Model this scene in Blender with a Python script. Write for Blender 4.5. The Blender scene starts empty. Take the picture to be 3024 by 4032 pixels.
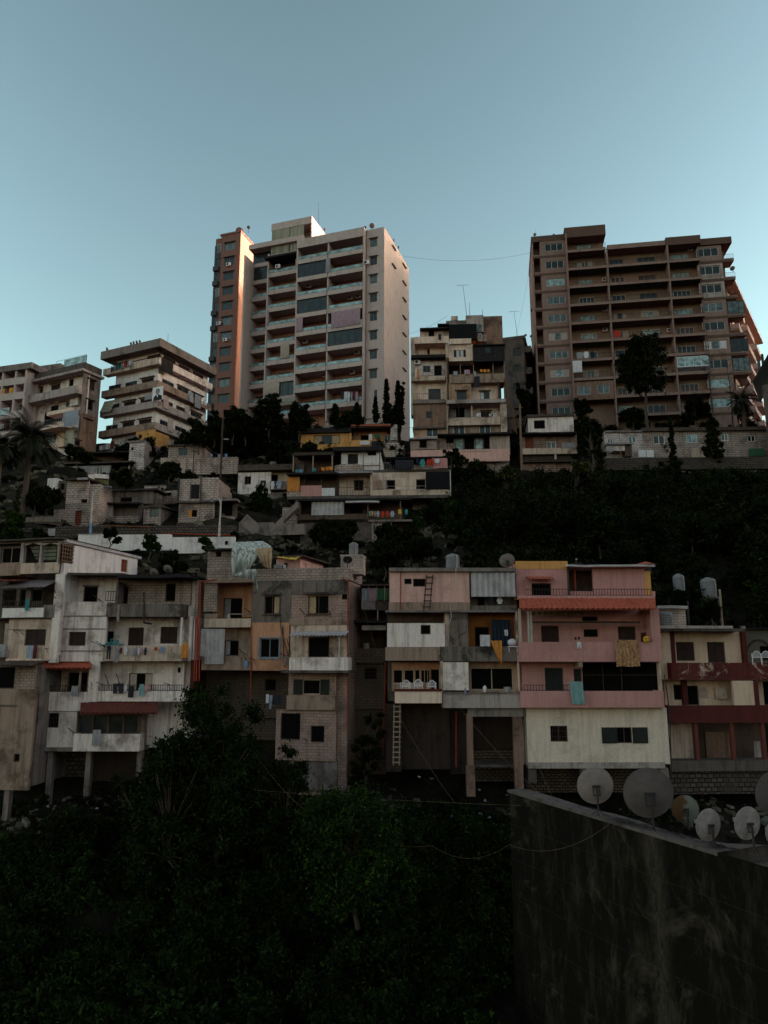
import bpy, math, random
import numpy as np
from mathutils import Vector
random.seed(7)
S = bpy.context.scene
COL = S.collection
# ------------------------------------------------------------ camera model
FPX = 2912.0; PITCH = math.radians(10.87); CX, CY = 1512.0, 2016.0
cP, sP = math.cos(PITCH), math.sin(PITCH)
def ray(px, py):
    dx = (px-CX)/FPX; dv = (CY-py)/FPX
    return (dx, cP-dv*sP, sP+dv*cP)
def at(px, py, Y):
    r = ray(px, py); t = Y/r[1]
    return Vector((r[0]*t, Y, r[2]*t))
def proj(x, y, z):
    w = y*cP+z*sP; u = z*cP-y*sP
    if w <= 0.1: return (-9e9, 9e9)
    return (CX+FPX*x/w, CY-FPX*u/w)
# ------------------------------------------------------------ terrain
PROF = [(-80,-14),(0,-17),(18,-17),(30,-14.5),(38,-11.8),(44,-9.8),(48,-8.8),(51,-4),(58,3),(65,8.3),(72,11.0),(80,14.6),(91,20.5),(98,26.5),(108,31.5),(130,35.5),(170,38),(300,36),(900,30)]
def lerp_tab(t, tab):
    if t <= tab[0][0]: return tab[0][1]
    for (a, b), (c, d) in zip(tab, tab[1:]):
        if t <= c: return b+(d-b)*(t-a)/(c-a)
    return tab[-1][1]
def tz(x, y):
    z = lerp_tab(y, PROF)
    z += 0.5*math.sin(x*0.31+y*0.17)+0.35*math.sin(x*0.73-y*0.41+2)
    if x > 90:                                   # unseen ridge added at right; heights and saddle shaped to screen the low sun
        t = min(1, (x-90)/170); t = t*t*(3-2*t); z = z*(1-t)+lerp_tab(y, [(-300,70),(60,94),(140,94),(144,54),(159,54),(163,94),(260,80),(600,60)])*t
    if x < -100:
        t = min(1, (-100-x)/300); z += 10*t
    return z
def hit(px, py, y0=30, y1=160):
    r = ray(px, py); y = y0
    while y < y1:
        t = y/r[1]
        if r[2]*t < tz(r[0]*t, y): return y
        y += 0.5
    return y1
# ------------------------------------------------------------ materials
MATS = {}
def newmat(name):
    m = bpy.data.materials.new(name); m.use_nodes = True
    nt = m.node_tree; b = nt.nodes['Principled BSDF']
    b.inputs['Specular IOR Level'].default_value = 0.06
    MATS[name] = m
    return m, nt, b
def N(nt, t, **k):
    n = nt.nodes.new(t)
    for a, v in k.items():
        if a in n.inputs: n.inputs[a].default_value = v
        else: setattr(n, a, v)
    return n
def L(nt, a, b): nt.links.new(a, b)
def coords(nt, scale=(1,1,1), per_object=True):
    tc = N(nt, 'ShaderNodeTexCoord'); mp = N(nt, 'ShaderNodeMapping')
    mp.inputs['Scale'].default_value = scale
    if per_object:
        oi = N(nt, 'ShaderNodeObjectInfo'); mu = N(nt, 'ShaderNodeMath', operation='MULTIPLY'); mu.inputs[1].default_value = 37.0
        ad = N(nt, 'ShaderNodeVectorMath', operation='ADD')
        L(nt, oi.outputs['Random'], mu.inputs[0]); L(nt, tc.outputs['Object'], ad.inputs[0]); L(nt, mu.outputs[0], ad.inputs[1])
        L(nt, ad.outputs[0], mp.inputs['Vector'])
    else: L(nt, tc.outputs['Object'], mp.inputs['Vector'])
    return mp.outputs['Vector']
def ramp(nt, fac, p0, p1, c0=(0,0,0,1), c1=(1,1,1,1)):
    r = N(nt, 'ShaderNodeValToRGB'); e = r.color_ramp.elements
    e[0].position = p0; e[1].position = p1; e[0].color = c0; e[1].color = c1
    L(nt, fac, r.inputs[0]); return r.outputs[0]
def mix(nt, fac, a, b, mode='MIX'):
    m = N(nt, 'ShaderNodeMix', data_type='RGBA', blend_type=mode)
    for i, v in ((0, fac), (6, a), (7, b)):
        if hasattr(v, 'is_linked'): L(nt, v, m.inputs[i])
        else: m.inputs[i].default_value = v if i == 0 else (v[0], v[1], v[2], 1)
    return m.outputs[2]
def weather(nt, col, stain, amt, patch=None, patch_col=None):
    """blotches, vertical rain streaks and fine speckle laid over a base colour"""
    v = coords(nt)
    n1 = N(nt, 'ShaderNodeTexNoise', Scale=0.55, Detail=9.0, Roughness=0.68); L(nt, v, n1.inputs['Vector'])
    c = mix(nt, ramp(nt, n1.outputs[0], 0.51, 0.62+0.12*(1-amt), (0,0,0,1), (min(1,amt*1.15),)*3+(1,)), col, stain)
    v2 = coords(nt, (2.6, 2.6, 0.22))
    n2 = N(nt, 'ShaderNodeTexNoise', Scale=1.0, Detail=7.0, Roughness=0.7); L(nt, v2, n2.inputs['Vector'])
    a2 = min(1, amt*0.9)
    c = mix(nt, ramp(nt, n2.outputs[0], 0.50, 0.66, (0,0,0,1), (a2,a2,a2,1)), c, stain)
    if patch:
        n4 = N(nt, 'ShaderNodeTexNoise', Scale=0.8, Detail=10.0, Roughness=0.75, Distortion=0.6); L(nt, v, n4.inputs['Vector'])
        c = mix(nt, ramp(nt, n4.outputs[0], patch, patch+0.06), c, patch_col)
    n3 = N(nt, 'ShaderNodeTexNoise', Scale=11.0, Detail=6.0, Roughness=0.8); L(nt, v, n3.inputs['Vector'])
    c = mix(nt, 1.0, c, ramp(nt, n3.outputs[0], 0.28, 0.60, (.76,.74,.72,1), (1,1,1,1)), 'MULTIPLY')
    v5 = coords(nt, (7, 7, .45)); n5 = N(nt, 'ShaderNodeTexNoise', Scale=1.0, Detail=5.0, Roughness=0.65); L(nt, v5, n5.inputs['Vector'])
    c = mix(nt, 1.0, c, ramp(nt, n5.outputs[0], 0.34, 0.52, (1-.22*amt,1-.25*amt,1-.28*amt,1), (1,1,1,1)), 'MULTIPLY')
    return c, n3.outputs[0], n1.outputs[0]
def bump(nt, b, h, s=0.3, d=0.03):
    bp = N(nt, 'ShaderNodeBump'); bp.inputs['Strength'].default_value = s; bp.inputs['Distance'].default_value = d
    L(nt, h, bp.inputs['Height']); L(nt, bp.outputs[0], b.inputs['Normal'])
def warm(c): return (min(.86,c[0]*1.13), c[1]*.92, c[2]*.99)
def plaster(name, col, stain=(.10,.075,.06), amt=0.5, rough=0.9, patch=None, pc=None):
    col = warm(col); stain = warm(stain); pc = warm(pc) if pc else None
    m, nt, b = newmat(name)
    c, f, g = weather(nt, col, stain, amt, patch, pc)
    L(nt, c, b.inputs['Base Color']); b.inputs['Roughness'].default_value = rough; bump(nt, b, f)
    return m
def blocks(name, col, col2, mortar, amt=0.5, bw=0.34, bh=0.17, ms=0.016, stain=(.07,.055,.045)):
    col = warm(col); col2 = warm(col2); mortar = warm(mortar); stain = warm(stain)
    m, nt, b = newmat(name)
    tc = N(nt, 'ShaderNodeTexCoord'); sx = N(nt, 'ShaderNodeSeparateXYZ'); L(nt, tc.outputs['Object'], sx.inputs[0])
    ad = N(nt, 'ShaderNodeMath', operation='ADD'); L(nt, sx.outputs[0], ad.inputs[0]); L(nt, sx.outputs[1], ad.inputs[1])
    nz = N(nt, 'ShaderNodeTexNoise', Scale=1.3, Detail=3.0); L(nt, tc.outputs['Object'], nz.inputs['Vector'])
    wb = N(nt, 'ShaderNodeMath', operation='MULTIPLY_ADD'); L(nt, nz.outputs[0], wb.inputs[0]); wb.inputs[1].default_value = 0.10; L(nt, sx.outputs[2], wb.inputs[2])
    cb = N(nt, 'ShaderNodeCombineXYZ'); L(nt, ad.outputs[0], cb.inputs[0]); L(nt, wb.outputs[0], cb.inputs[1])
    br = N(nt, 'ShaderNodeTexBrick'); L(nt, cb.outputs[0], br.inputs['Vector'])
    br.inputs['Scale'].default_value = 1.0; br.inputs['Brick Width'].default_value = bw; br.inputs['Row Height'].default_value = bh
    br.inputs['Mortar Size'].default_value = ms; br.inputs['Mortar Smooth'].default_value = 0.4
    br.inputs['Color1'].default_value = (*col,1); br.inputs['Color2'].default_value = (*col2,1); br.inputs['Mortar'].default_value = (*mortar,1)
    c, f, g = weather(nt, br.outputs[0], stain, amt)
    L(nt, c, b.inputs['Base Color']); b.inputs['Roughness'].default_value = 0.95
    ad2 = N(nt, 'ShaderNodeMath', operation='SUBTRACT'); L(nt, f, ad2.inputs[0]); L(nt, br.outputs['Fac'], ad2.inputs[1]); bump(nt, b, ad2.outputs[0], 0.6, 0.03)
    return m
def flat(name, col, rough=0.8, metal=0.0, var=0.35, sc=4.0, emit=None):
    col = warm(col)
    m, nt, b = newmat(name)
    v = coords(nt); n = N(nt, 'ShaderNodeTexNoise', Scale=sc, Detail=6.0, Roughness=0.7); L(nt, v, n.inputs['Vector'])
    lo = tuple(max(0, x*(1-var)) for x in col)
    L(nt, mix(nt, ramp(nt, n.outputs[0], 0.35, 0.65), lo, col), b.inputs['Base Color'])
    b.inputs['Roughness'].default_value = rough; b.inputs['Metallic'].default_value = metal
    return m
def glass(name, col, rough=0.12, spec=0.5):
    m, nt, b = newmat(name)
    v = coords(nt); n = N(nt, 'ShaderNodeTexNoise', Scale=1.6, Detail=4.0); L(nt, v, n.inputs['Vector'])
    L(nt, mix(nt, ramp(nt, n.outputs[0], 0.4, 0.6), tuple(x*.4 for x in col), col), b.inputs['Base Color'])
    b.inputs['Roughness'].default_value = rough; b.inputs['Specular IOR Level'].default_value = spec
    return m
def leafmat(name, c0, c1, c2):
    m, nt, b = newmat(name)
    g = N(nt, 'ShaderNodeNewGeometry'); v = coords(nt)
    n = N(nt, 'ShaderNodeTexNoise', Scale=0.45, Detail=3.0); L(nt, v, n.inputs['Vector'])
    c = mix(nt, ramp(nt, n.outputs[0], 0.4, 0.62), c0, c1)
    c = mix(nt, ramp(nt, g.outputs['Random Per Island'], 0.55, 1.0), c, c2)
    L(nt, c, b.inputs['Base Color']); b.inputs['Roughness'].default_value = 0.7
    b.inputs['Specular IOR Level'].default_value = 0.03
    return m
# ------------------------------------------------------------ meshes
def obj(name, verts, faces, m, parent=None, smooth=False, loc=None):
    me = bpy.data.meshes.new(name); me.from_pydata([tuple(v) for v in verts], [], faces)
    me.materials.append(MATS[m] if isinstance(m, str) else m)
    if smooth: me.polygons.foreach_set('use_smooth', [True]*len(me.polygons))
    me.update()
    o = bpy.data.objects.new(name, me); COL.objects.link(o)
    if parent is not None: o.parent = parent
    if loc is not None: o.location = loc
    return o
def tag(o, label=None, cat=None, group=None, kind=None):
    if label: o['label'] = label
    if cat: o['category'] = cat
    if group: o['group'] = group
    if kind: o['kind'] = kind
    return o
def thing(name, label, cat, loc=(0,0,0), rz=0, group=None):
    o = bpy.data.objects.new(name, None); COL.objects.link(o); o.location = loc; o.rotation_euler = (0,0,rz)
    return tag(o, label, cat, group, 'thing' if cat == 'wall' else None)
class MB:
    def __init__(s): s.v = []; s.f = []
    def add(s, vs, fs):
        n = len(s.v); s.v += [tuple(v) for v in vs]; s.f += [tuple(i+n for i in f) for f in fs]
    def box(s, x0, x1, y0, y1, z0, z1):
        s.add([(x0,y0,z0),(x1,y0,z0),(x1,y1,z0),(x0,y1,z0),(x0,y0,z1),(x1,y0,z1),(x1,y1,z1),(x0,y1,z1)],
              [(0,3,2,1),(4,5,6,7),(0,1,5,4),(1,2,6,5),(2,3,7,6),(3,0,4,7)])
    def quad(s, a, b, c, d): s.add([a,b,c,d], [(0,1,2,3)])
    def tube(s, p, q, r, n=6, r2=None):
        p, q = Vector(p), Vector(q); d = (q-p)
        if d.length < 1e-6: return
        d.normalize(); u = d.orthogonal().normalized(); w = d.cross(u); r2 = r if r2 is None else r2
        vs = [p+(u*math.cos(2*math.pi*i/n)+w*math.sin(2*math.pi*i/n))*r for i in range(n)]+[q+(u*math.cos(2*math.pi*i/n)+w*math.sin(2*math.pi*i/n))*r2 for i in range(n)]
        s.add(vs, [(i,(i+1)%n,n+(i+1)%n,n+i) for i in range(n)]+[tuple(range(n))[::-1], tuple(range(n,2*n))])
    def path(s, pts, r, n=5):
        for a, b in zip(pts, pts[1:]): s.tube(a, b, r, n)
    def lathe(s, prof, n=20, c=(0,0,0)):
        vs = [(c[0]+r*math.cos(2*math.pi*i/n), c[1]+r*math.sin(2*math.pi*i/n), c[2]+z) for r, z in prof for i in range(n)]
        fs = [(k*n+i, k*n+(i+1)%n, (k+1)*n+(i+1)%n, (k+1)*n+i) for k in range(len(prof)-1) for i in range(n)]
        s.add(vs, fs)
    def build(s, name, m, parent=None, smooth=False, loc=None): return obj(name, s.v, s.f, m, parent, smooth, loc)
_jit = [0]
def jit():
    _jit[0] = (_jit[0]+1) % 23
    return 0.0007*_jit[0]
# ------------------------------------------------------------ views: zoomed crops the pixel readings were made in
class View:
    def __init__(s, ox, oy, sc): s.ox, s.oy, s.s = ox, oy, sc
    def __call__(s, x, y): return s.ox+x/s.s, s.oy+y/s.s
VA = View(0,2050,2.07375); VB = View(700,2050,2.07375); VC = View(1400,2100,2.1071); VD = View(2000,2150,2.3286)
VE = View(2500,2150,2.458); VF = View(1980,2950,1.589); T1 = View(800,780,1.8433); T2 = View(2050,850,1.7033)
T3 = View(0,1300,1.8433); T4 = View(1550,1100,2.765); T5 = View(800,1600,1.5082); T6 = View(1800,1550,1.3554); T7 = View(0,2900,0.8295)
SRC = View(0,0,1.0)
# ------------------------------------------------------------ buildings
class Frame:
    """a vertical plane of a building; pixel rectangles are laid on it in metres. mode F: front, R / L: side planes at local x = U"""
    def __init__(s, B, mode='F', U=0.0): s.B, s.mode, s.U = B, mode, U; s.walls = []
    def loc(s, a, d, z):
        if s.mode == 'F': return (a, d, z)
        return (s.U-d, a, z) if s.mode == 'R' else (s.U+d, a, z)
    def pt(s, x, y, d=0.0):
        px, py = s.B.view(x, y); r = ray(px, py); B = s.B
        # into local frame
        ox, oy = -B.O[0], -B.O[1]
        lo = (ox*B.c+oy*B.s, -ox*B.s+oy*B.c); lr = (r[0]*B.c+r[1]*B.s, -r[0]*B.s+r[1]*B.c)
        if s.mode == 'F': t = (d-lo[1])/lr[1]; return lo[0]+lr[0]*t, r[2]*t-B.O[2]
        X = s.U-d if s.mode == 'R' else s.U+d
        t = (X-lo[0])/lr[0]; return lo[1]+lr[1]*t, r[2]*t-B.O[2]
    def rect(s, x0, y0, x1, y1, d=0.0):
        ym, xm = (y0+y1)/2, (x0+x1)/2
        a0, a1 = sorted((s.pt(x0, ym, d)[0], s.pt(x1, ym, d)[0])); z0, z1 = sorted((s.pt(xm, y0, d)[1], s.pt(xm, y1, d)[1]))
        return a0, a1, z0, z1
    def mb(s, m):                                     # map face coordinates to local ones
        o = MB(); o.f = m.f; o.v = [s.loc(*v) for v in m.v]; return o
    def put(s, m, name, mat, parent=None, smooth=False): return s.mb(m).build(name, mat, parent or s.B.e, smooth)
    # -- walls with holes
    def wall(s, x0, y0, x1, y1, m, d=0.0, th=0.22, name='wall'):
        return s.wallm(*s.rect(x0, y0, x1, y1, d), m, d, th, name)
    def wallm(s, a0, a1, z0, z1, m, d=0.0, th=0.22, name='wall'):
        w = dict(r=(a0, a1, z0, z1), d=d, th=th, m=m, h=[], name=name, j=jit()); s.walls.append(w); return w
    def finish(s):
        for w in s.walls:
            a0, a1, z0, z1 = w['r']; d = w['d']+w['j']; e = w['d']+w['th']; H = w['h']
            A = sorted({a0, a1, *[min(max(v, a0), a1) for h in H for v in h[:2]]}); Z = sorted({z0, z1, *[min(max(v, z0), z1) for h in H for v in h[2:]]})
            inh = lambda a, z: any(h[0] < a < h[1] and h[2] < z < h[3] for h in H) or not (a0 < a < a1 and z0 < z < z1)
            m = MB()
            for i in range(len(A)-1):
                for k in range(len(Z)-1):
                    p, q, r, t = A[i], A[i+1], Z[k], Z[k+1]; ca, cz = (p+q)/2, (r+t)/2
                    if q-p < 1e-5 or t-r < 1e-5 or inh(ca, cz): continue
                    m.quad((p,d,r),(q,d,r),(q,d,t),(p,d,t))
                    if inh(p-1e-4, cz): m.quad((p,d,r),(p,d,t),(p,e,t),(p,e,r))
                    if inh(q+1e-4, cz): m.quad((q,d,r),(q,e,r),(q,e,t),(q,d,t))
                    if inh(ca, r-1e-4): m.quad((p,d,r),(p,e,r),(q,e,r),(q,d,r))
                    if inh(ca, t+1e-4): m.quad((p,d,t),(q,d,t),(q,e,t),(p,e,t))
            if m.f: s.put(m, w['name'], w['m'])
    def find(s, a0, a1, z0, z1, d):
        ca, cz = (a0+a1)/2, (z0+z1)/2
        for w in reversed(s.walls):
            r = w['r']
            if abs(w['d']-d) < 0.02 and r[0] < ca < r[1] and r[2] < cz < r[3]: return w
    # -- windows
    def win(s, x0, y0, x1, y1, kind='g', d=0.0, **k): return s.winm(*s.rect(x0, y0, x1, y1, d), kind, d, **k)
    def winm(s, a0, a1, z0, z1, kind='g', d=0.0, fr=None, pane=None, cols=2, sill=None, hood=None, curtain=None, bars=False, name=None, leaves=None):
        w = s.find(a0, a1, z0, z1, d)
        if w: w['h'].append((a0, a1, z0, z1)); D = d+0.10
        else: D = d-0.05
        m = MB(); W, Hh = a1-a0, z1-z0; t = min(0.055 if s.B.Y < 60 else .085, W*.12); nm = name or ('door' if kind == 'd' else 'window')
        def bx(mm, p, q, e0, e1, r, u): mm.box(p, q, e0, e1, r, u)
        bx(m, a0, a0+t, D, D+.06, z0, z1); bx(m, a1-t, a1, D, D+.06, z0, z1); bx(m, a0+t, a1-t, D, D+.06, z1-t, z1); bx(m, a0+t, a1-t, D, D+.06, z0, z0+t)
        if kind == 'g':
            for i in range(1, cols): c = a0+W*i/cols; bx(m, c-t*.45, c+t*.45, D+.004, D+.055, z0+t, z1-t)
        if sill: bx(m, a0-.1, a1+.1, d-.10, d+.02, z0-.08, z0-.003)
        if hood: bx(m, a0-.18, a1+.18, d-.28, d+.02, z1+.06, z1+.15)
        if bars:
            nb = max(3, int(W/.14))
            for i in range(1, nb): c = a0+W*i/nb; bx(m, c-.008, c+.008, D-.05, D-.034, z0+t, z1-t)
            for i in (1, 2): c = z0+Hh*i/3; bx(m, a0+t, a1-t, D-.03, D-.014, c-.008, c+.008)
        o = s.put(m, nm, fr or ('frame_white' if kind == 'g' else 'frame_brown'))
        p = MB()
        if kind == 's':
            for (u0, u1) in ((a0+t, (a0+a1)/2-.008), ((a0+a1)/2+.008, a1-t)):
                p = MB(); bx(p, u0, u0+.05, D+.0, D+.03, z0+t, z1-t); bx(p, u1-.05, u1, D+.0, D+.03, z0+t, z1-t)
                n = max(5, int(Hh/.09))
                for i in range(n):
                    z = z0+t+(Hh-2*t)*i/n; h = (Hh-2*t)/n
                    p.quad((u0+.05,D+.004,z),(u1-.05,D+.004,z),(u1-.05,D+.03,z+h),(u0+.05,D+.03,z+h))
                s.put(p, 'shutter', pane or 'shutter_brown', o)
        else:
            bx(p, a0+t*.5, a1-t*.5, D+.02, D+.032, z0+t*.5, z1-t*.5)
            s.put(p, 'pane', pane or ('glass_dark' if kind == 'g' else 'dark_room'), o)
        if curtain:                                   # a drawn-back curtain inside
            side, cm = curtain
            spans = {'l': [(a0+t, a0+t+W*.32)], 'r': [(a1-t-W*.32, a1-t)], 'b': [(a0+t, a0+t+W*.28), (a1-t-W*.28, a1-t)], 'f': [(a0+t, a1-t)]}[side]
            for u0, u1 in spans: q = MB(); cloth_grid(q, u0, u1, D-.002, z0+t, z1-t, .008, max(3, int((u1-u0)/.12))); s.put(q, 'curtain', cm, o)
        if leaves:                                    # shutter leaves swung open against the wall
            lw = W*.42 if leaves is True else leaves
            for u0, u1 in ((a0-lw, a0-.01), (a1+.01, a1+lw)):
                q = MB(); bx(q, u0, u1, d-.06, d-.02, z0, z1)
                n = max(5, int(Hh/.1))
                for i in range(n): z = z0+.04+(Hh-.08)*i/n; bx(q, u0+.04, u1-.04, d-.075, d-.058, z, z+.03)
                s.put(q, 'shutter', pane if kind == 's' and pane else 'shutter_dark', o)
        return o
    # -- boxes and slabs
    def box(s, x0, y0, x1, y1, m, d0=0.0, d1=0.3, name='wall'):
        return s.boxm(*s.rect(x0, y0, x1, y1, d0), m, d0, d1, name)
    def boxm(s, a0, a1, z0, z1, m, d0=0.0, d1=0.3, name='wall', parent=None):
        j = jit(); q = MB(); q.box(a0+j, a1+j, d0+j, d1+j, z0+j, z1+j); return s.put(q, name, m, parent)
    def bal(s, x0, y0, x1, y1, m, d0=0.0, d1=1.2, name='balcony', th=.12):
        return s.balm(*s.rect(x0, y0, x1, y1, d0), m, d0, d1, name, th)
    def balm(s, a0, a1, z0, z1, m, d0=0.0, d1=1.2, name='balcony', th=.12, slab=.16):
        j = jit(); a0, a1, z0, z1, e = a0+j, a1+j, z0+j, z1+j, d0+j
        q = MB(); q.box(a0, a1, e, e+th, z0, z1); q.box(a0, a0+th, e+th, d1, z0+.001, z1-.001); q.box(a1-th, a1, e+th, d1, z0+.001, z1-.001)
        q.box(a0+th, a1-th, e+th, d1, z0, z0+slab)
        return s.put(q, name, m)
    def rail(s, x0, y0, x1, y1, m='rail_dark', d=0.0, sp=.13, parent=None): return s.railm(*s.rect(x0, y0, x1, y1, d), m, d, sp, parent)
    def railm(s, a0, a1, z0, z1, m='rail_dark', d=0.0, sp=.13, parent=None):
        q = MB(); t = .013
        q.box(a0, a1, d, d+.03, z1-.035, z1); q.box(a0, a1, d, d+.03, z0+.03, z0+.06); n = max(2, int((a1-a0)/sp))
        for i in range(n+1): c = a0+(a1-a0)*i/n; q.box(c-t, c+t, d+.004, d+.026, z0, z1-.035)
        return s.put(q, 'railing', m, parent)
    def glassrail(s, a0, a1, z0, z1, d, parent=None, m='glass_rail'):
        q = MB(); q.box(a0, a1, d, d+.03, z1, z1+.04)
        n = max(2, int((a1-a0)/1.6))
        for i in range(n+1): c = a0+(a1-a0-.04)*i/n; q.box(c, c+.04, d+.002, d+.028, z0, z1)
        r = s.put(q, 'railing', 'frame_grey', parent); p = MB(); p.box(a0+.04, a1-.04, d+.010, d+.018, z0+.02, z1-.01)
        if parent is None: s.put(p, 'glass_panel', m, r)
        else: s.put(p, 'glass_panel', m, parent)
    def corr(s, x0, y0, x1, y1, m, d=0.0, d1=None, name='awning', pitch=.18, amp=.03, vertical=True, sag=0, label=None):
        """corrugated sheet hanging (d1 None) or a sloping awning from depth d1 (top) out to d (bottom)"""
        a0, a1, z0, z1 = s.rect(x0, y0, x1, y1, d); dt = d if d1 is None else d1
        n = max(6, int((a1-a0)/pitch*6)); k = 5; q = MB(); vs = []
        for layer in (0, .012):
            for j2 in range(k):
                t = j2/(k-1)
                for i in range(n+1):
                    a = a0+(a1-a0)*i/n; w = amp*math.sin(2*math.pi*(a-a0)/pitch)
                    z = z1+(z0-z1)*t-sag*math.sin(math.pi*i/n)*t; dd = dt+(d-dt)*t
                    if d1 is None: vs.append((a, dd+w+layer, z))
                    else: vs.append((a, dd, z+w-layer))
        fs = []; R = n+1
        for lay in (0, 1):
            o0 = lay*k*R
            fs += [(o0+j2*R+i, o0+j2*R+i+1, o0+(j2+1)*R+i+1, o0+(j2+1)*R+i) for j2 in range(k-1) for i in range(n)]
        q.add(vs, fs)
        o = s.put(q, name, m)
        if label: o['label'] = label
        return o
    def tiles(s, x0, y0, x1, y1, m, d=-1.1, d1=0.0, name='tiled_awning', rows=5, pitch=.3):
        """pantile awning: rows of curved tiles stepping down from the wall (d1) to the eave (d)"""
        a0, a1, _, z1 = s.rect(x0, y0, x1, y1, d1); _, _, z0, _ = s.rect(x0, y0, x1, y1, d)
        b0, b1 = s.rect(x0, y1-4, x1, y1, d)[:2]; q = MB(); n = max(8, int((a1-a0)/pitch*6)); R = n+1
        for r in range(rows):
            t0, t1 = r/rows, (r+1)/rows+.03; vs = []
            for t, up in ((t0, 0.0), (t1, .035), (t1, 0.0)):
                for i in range(n+1):
                    f = i/n; a = (a0+(b0-a0)*t)+((a1+(b1-a1)*t)-(a0+(b0-a0)*t))*f
                    w = .075*abs(math.sin(math.pi*(a-a0)/pitch))
                    vs.append((a, d1+(d-d1)*t, z1+(z0-z1)*t+w+up))
            q.add(vs, [(j2*R+i, j2*R+i+1, (j2+1)*R+i+1, (j2+1)*R+i) for j2 in range(2) for i in range(n)])
        q.add([(a0,d1,z1-.05),(a1,d1,z1-.05),(b1,d,z0-.05),(b0,d,z0-.05)], [(0,1,2,3)])
        return s.put(q, name, m)
    def shed(s, x0, y0, x1, y1, m='rust_sheet', d0=-.3, d1=3.0, name='roof', drop=.12):
        """thin sheet roof with a slight fall toward the front, edge seen as a line"""
        a0, a1, z0, z1 = s.rect(x0, y0, x1, y1, d0); th = max(.05, min(.2, z1-z0)); q = MB(); j = jit(); zt = z1+j
        n = max(2, int((a1-a0)/.9)); vs = []
        for i in range(n+1):
            a = a0+(a1-a0)*i/n; w = random.uniform(-.03, .03)
            vs += [(a,d0,zt+w),(a,d0,zt-th+w),(a,d1,zt+drop),(a,d1,zt+drop-th)]
        fs = []
        for i in range(n):
            b, c = 4*i, 4*i+4; fs += [(b,c,c+1,b+1),(b,b+2,c+2,c),(b+1,c+1,c+3,b+3)]
        fs += [(0,1,3,2),(4*n,4*n+2,4*n+3,4*n+1)]
        q.add(vs, fs); return s.put(q, name, m)
    def pipe(s, pts, m='pipe_red', r=.05, d=-.06, name='pipe'):
        q = MB(); P = [(lambda t: (t[0], d, t[1]))(s.pt(x, y, d)) for x, y in pts]; q.path(P, r, 6); return s.put(q, name, m)
    def body(s, *a, **k): return s.B.body(*a, **k)
    def world(s, x, y, d=0.0):
        a, z = s.pt(x, y, d); p = s.loc(a, d, z); B = s.B
        return Vector((B.O[0]+p[0]*B.c-p[1]*B.s, B.O[1]+p[0]*B.s+p[1]*B.c, B.O[2]+p[2]))
def cloth_grid(q, a0, a1, d, z0, z1, amp, waves, thin=1.0, skew=0, nz=6, ph=0.0):
    n = max(6, waves*5); vs = []
    for k in range(nz+1):
        t = k/nz; sc = 1+(thin-1)*t
        for i in range(n+1):
            f = i/n; c = (a0+a1)/2+skew*t; a = c+(f-.5)*(a1-a0)*sc
            vs.append((a, d-amp*(.3+.7*t)*(1+math.sin(2*math.pi*f*waves+ph+t*.8)), z1+(z0-z1)*t+.012*math.sin(f*9+ph)*t))
    R = n+1; q.add(vs, [(k*R+i, k*R+i+1, (k+1)*R+i+1, (k+1)*R+i) for k in range(nz) for i in range(n)])
class Bld:
    def __init__(s, name, label, cat, view, x, y, Y, yaw, group=None, zdrop=0):
        s.view = view; s.yaw = math.radians(yaw); s.c, s.s = math.cos(s.yaw), math.sin(s.yaw)
        px, py = view(x, y)
        if Y is None: Y = hit(px, py)
        p = at(px, py, Y); s.O = (p.x, p.y, p.z-zdrop)
        s.e = thing(name, label, cat, s.O, s.yaw, group); s.F = Frame(s, 'F'); s.frames = [s.F]; s.Y = Y
    def side(s, mode, x, y, d=0.0):
        """side plane through the front-plane point seen at pixel x, y"""
        a, _ = s.F.pt(x, y, d); f = Frame(s, mode, a); s.frames.append(f); return f
    def body(s, x0, y0, x1, y1, m, d0=.2, d1=6.0, name='wall', down=0.0, dref=0.0):
        a0, a1, z0, z1 = s.F.rect(x0, y0, x1, y1, dref)
        for f in s.frames:
            if f.mode == 'R' and abs(a1-f.U) < 1.2: a1 = f.U-.05
        return s.F.boxm(a0+.03, a1-.03, z0-down, z1-.03, m, d0, d1, name)
    def done(s):
        for f in s.frames: f.finish()
# ------------------------------------------------------------ material library
plaster('white_plaster', (.78,.66,.585), (.17,.125,.10), .68)
plaster('white_bright', (.80,.71,.66), (.24,.18,.15), .5)
plaster('cream', (.74,.57,.44), (.20,.14,.105), .50)
plaster('cream_yellow', (.66,.49,.35), (.22,.15,.10), .40)
plaster('cream_dirty', (.56,.43,.33), (.12,.09,.07), .75)
plaster('cream_green', (.70,.585,.455), (.26,.22,.15), .45)
plaster('pink', (.52,.265,.235), (.33,.15,.13), .40)
plaster('pale_pink', (.66,.40,.33), (.33,.19,.15), .45)
plaster('orange', (.52,.27,.155), (.18,.10,.07), .60, patch=.66, pc=(.32,.25,.21))
plaster('orange_deep', (.40,.155,.045), (.10,.05,.03), .60)
plaster('ochre', (.60,.31,.10), (.25,.13,.06), .45)
plaster('concrete', (.23,.19,.165), (.06,.05,.043), .70)
plaster('concrete_light', (.40,.34,.30), (.13,.105,.09), .65)
plaster('concrete_dark', (.12,.10,.085), (.035,.03,.027), .70)
plaster('concrete_black', (.19,.155,.13), (.035,.03,.026), .9, patch=.57, pc=(.06,.05,.042))
plaster('rusty_concrete', (.33,.235,.175), (.10,.07,.05), .75, patch=.60, pc=(.17,.135,.115))
plaster('maroon', (.105,.028,.024), (.055,.018,.016), .5)
plaster('maroon_peel', (.12,.032,.027), (.06,.02,.018), .5, patch=.56, pc=(.46,.34,.25))
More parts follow.
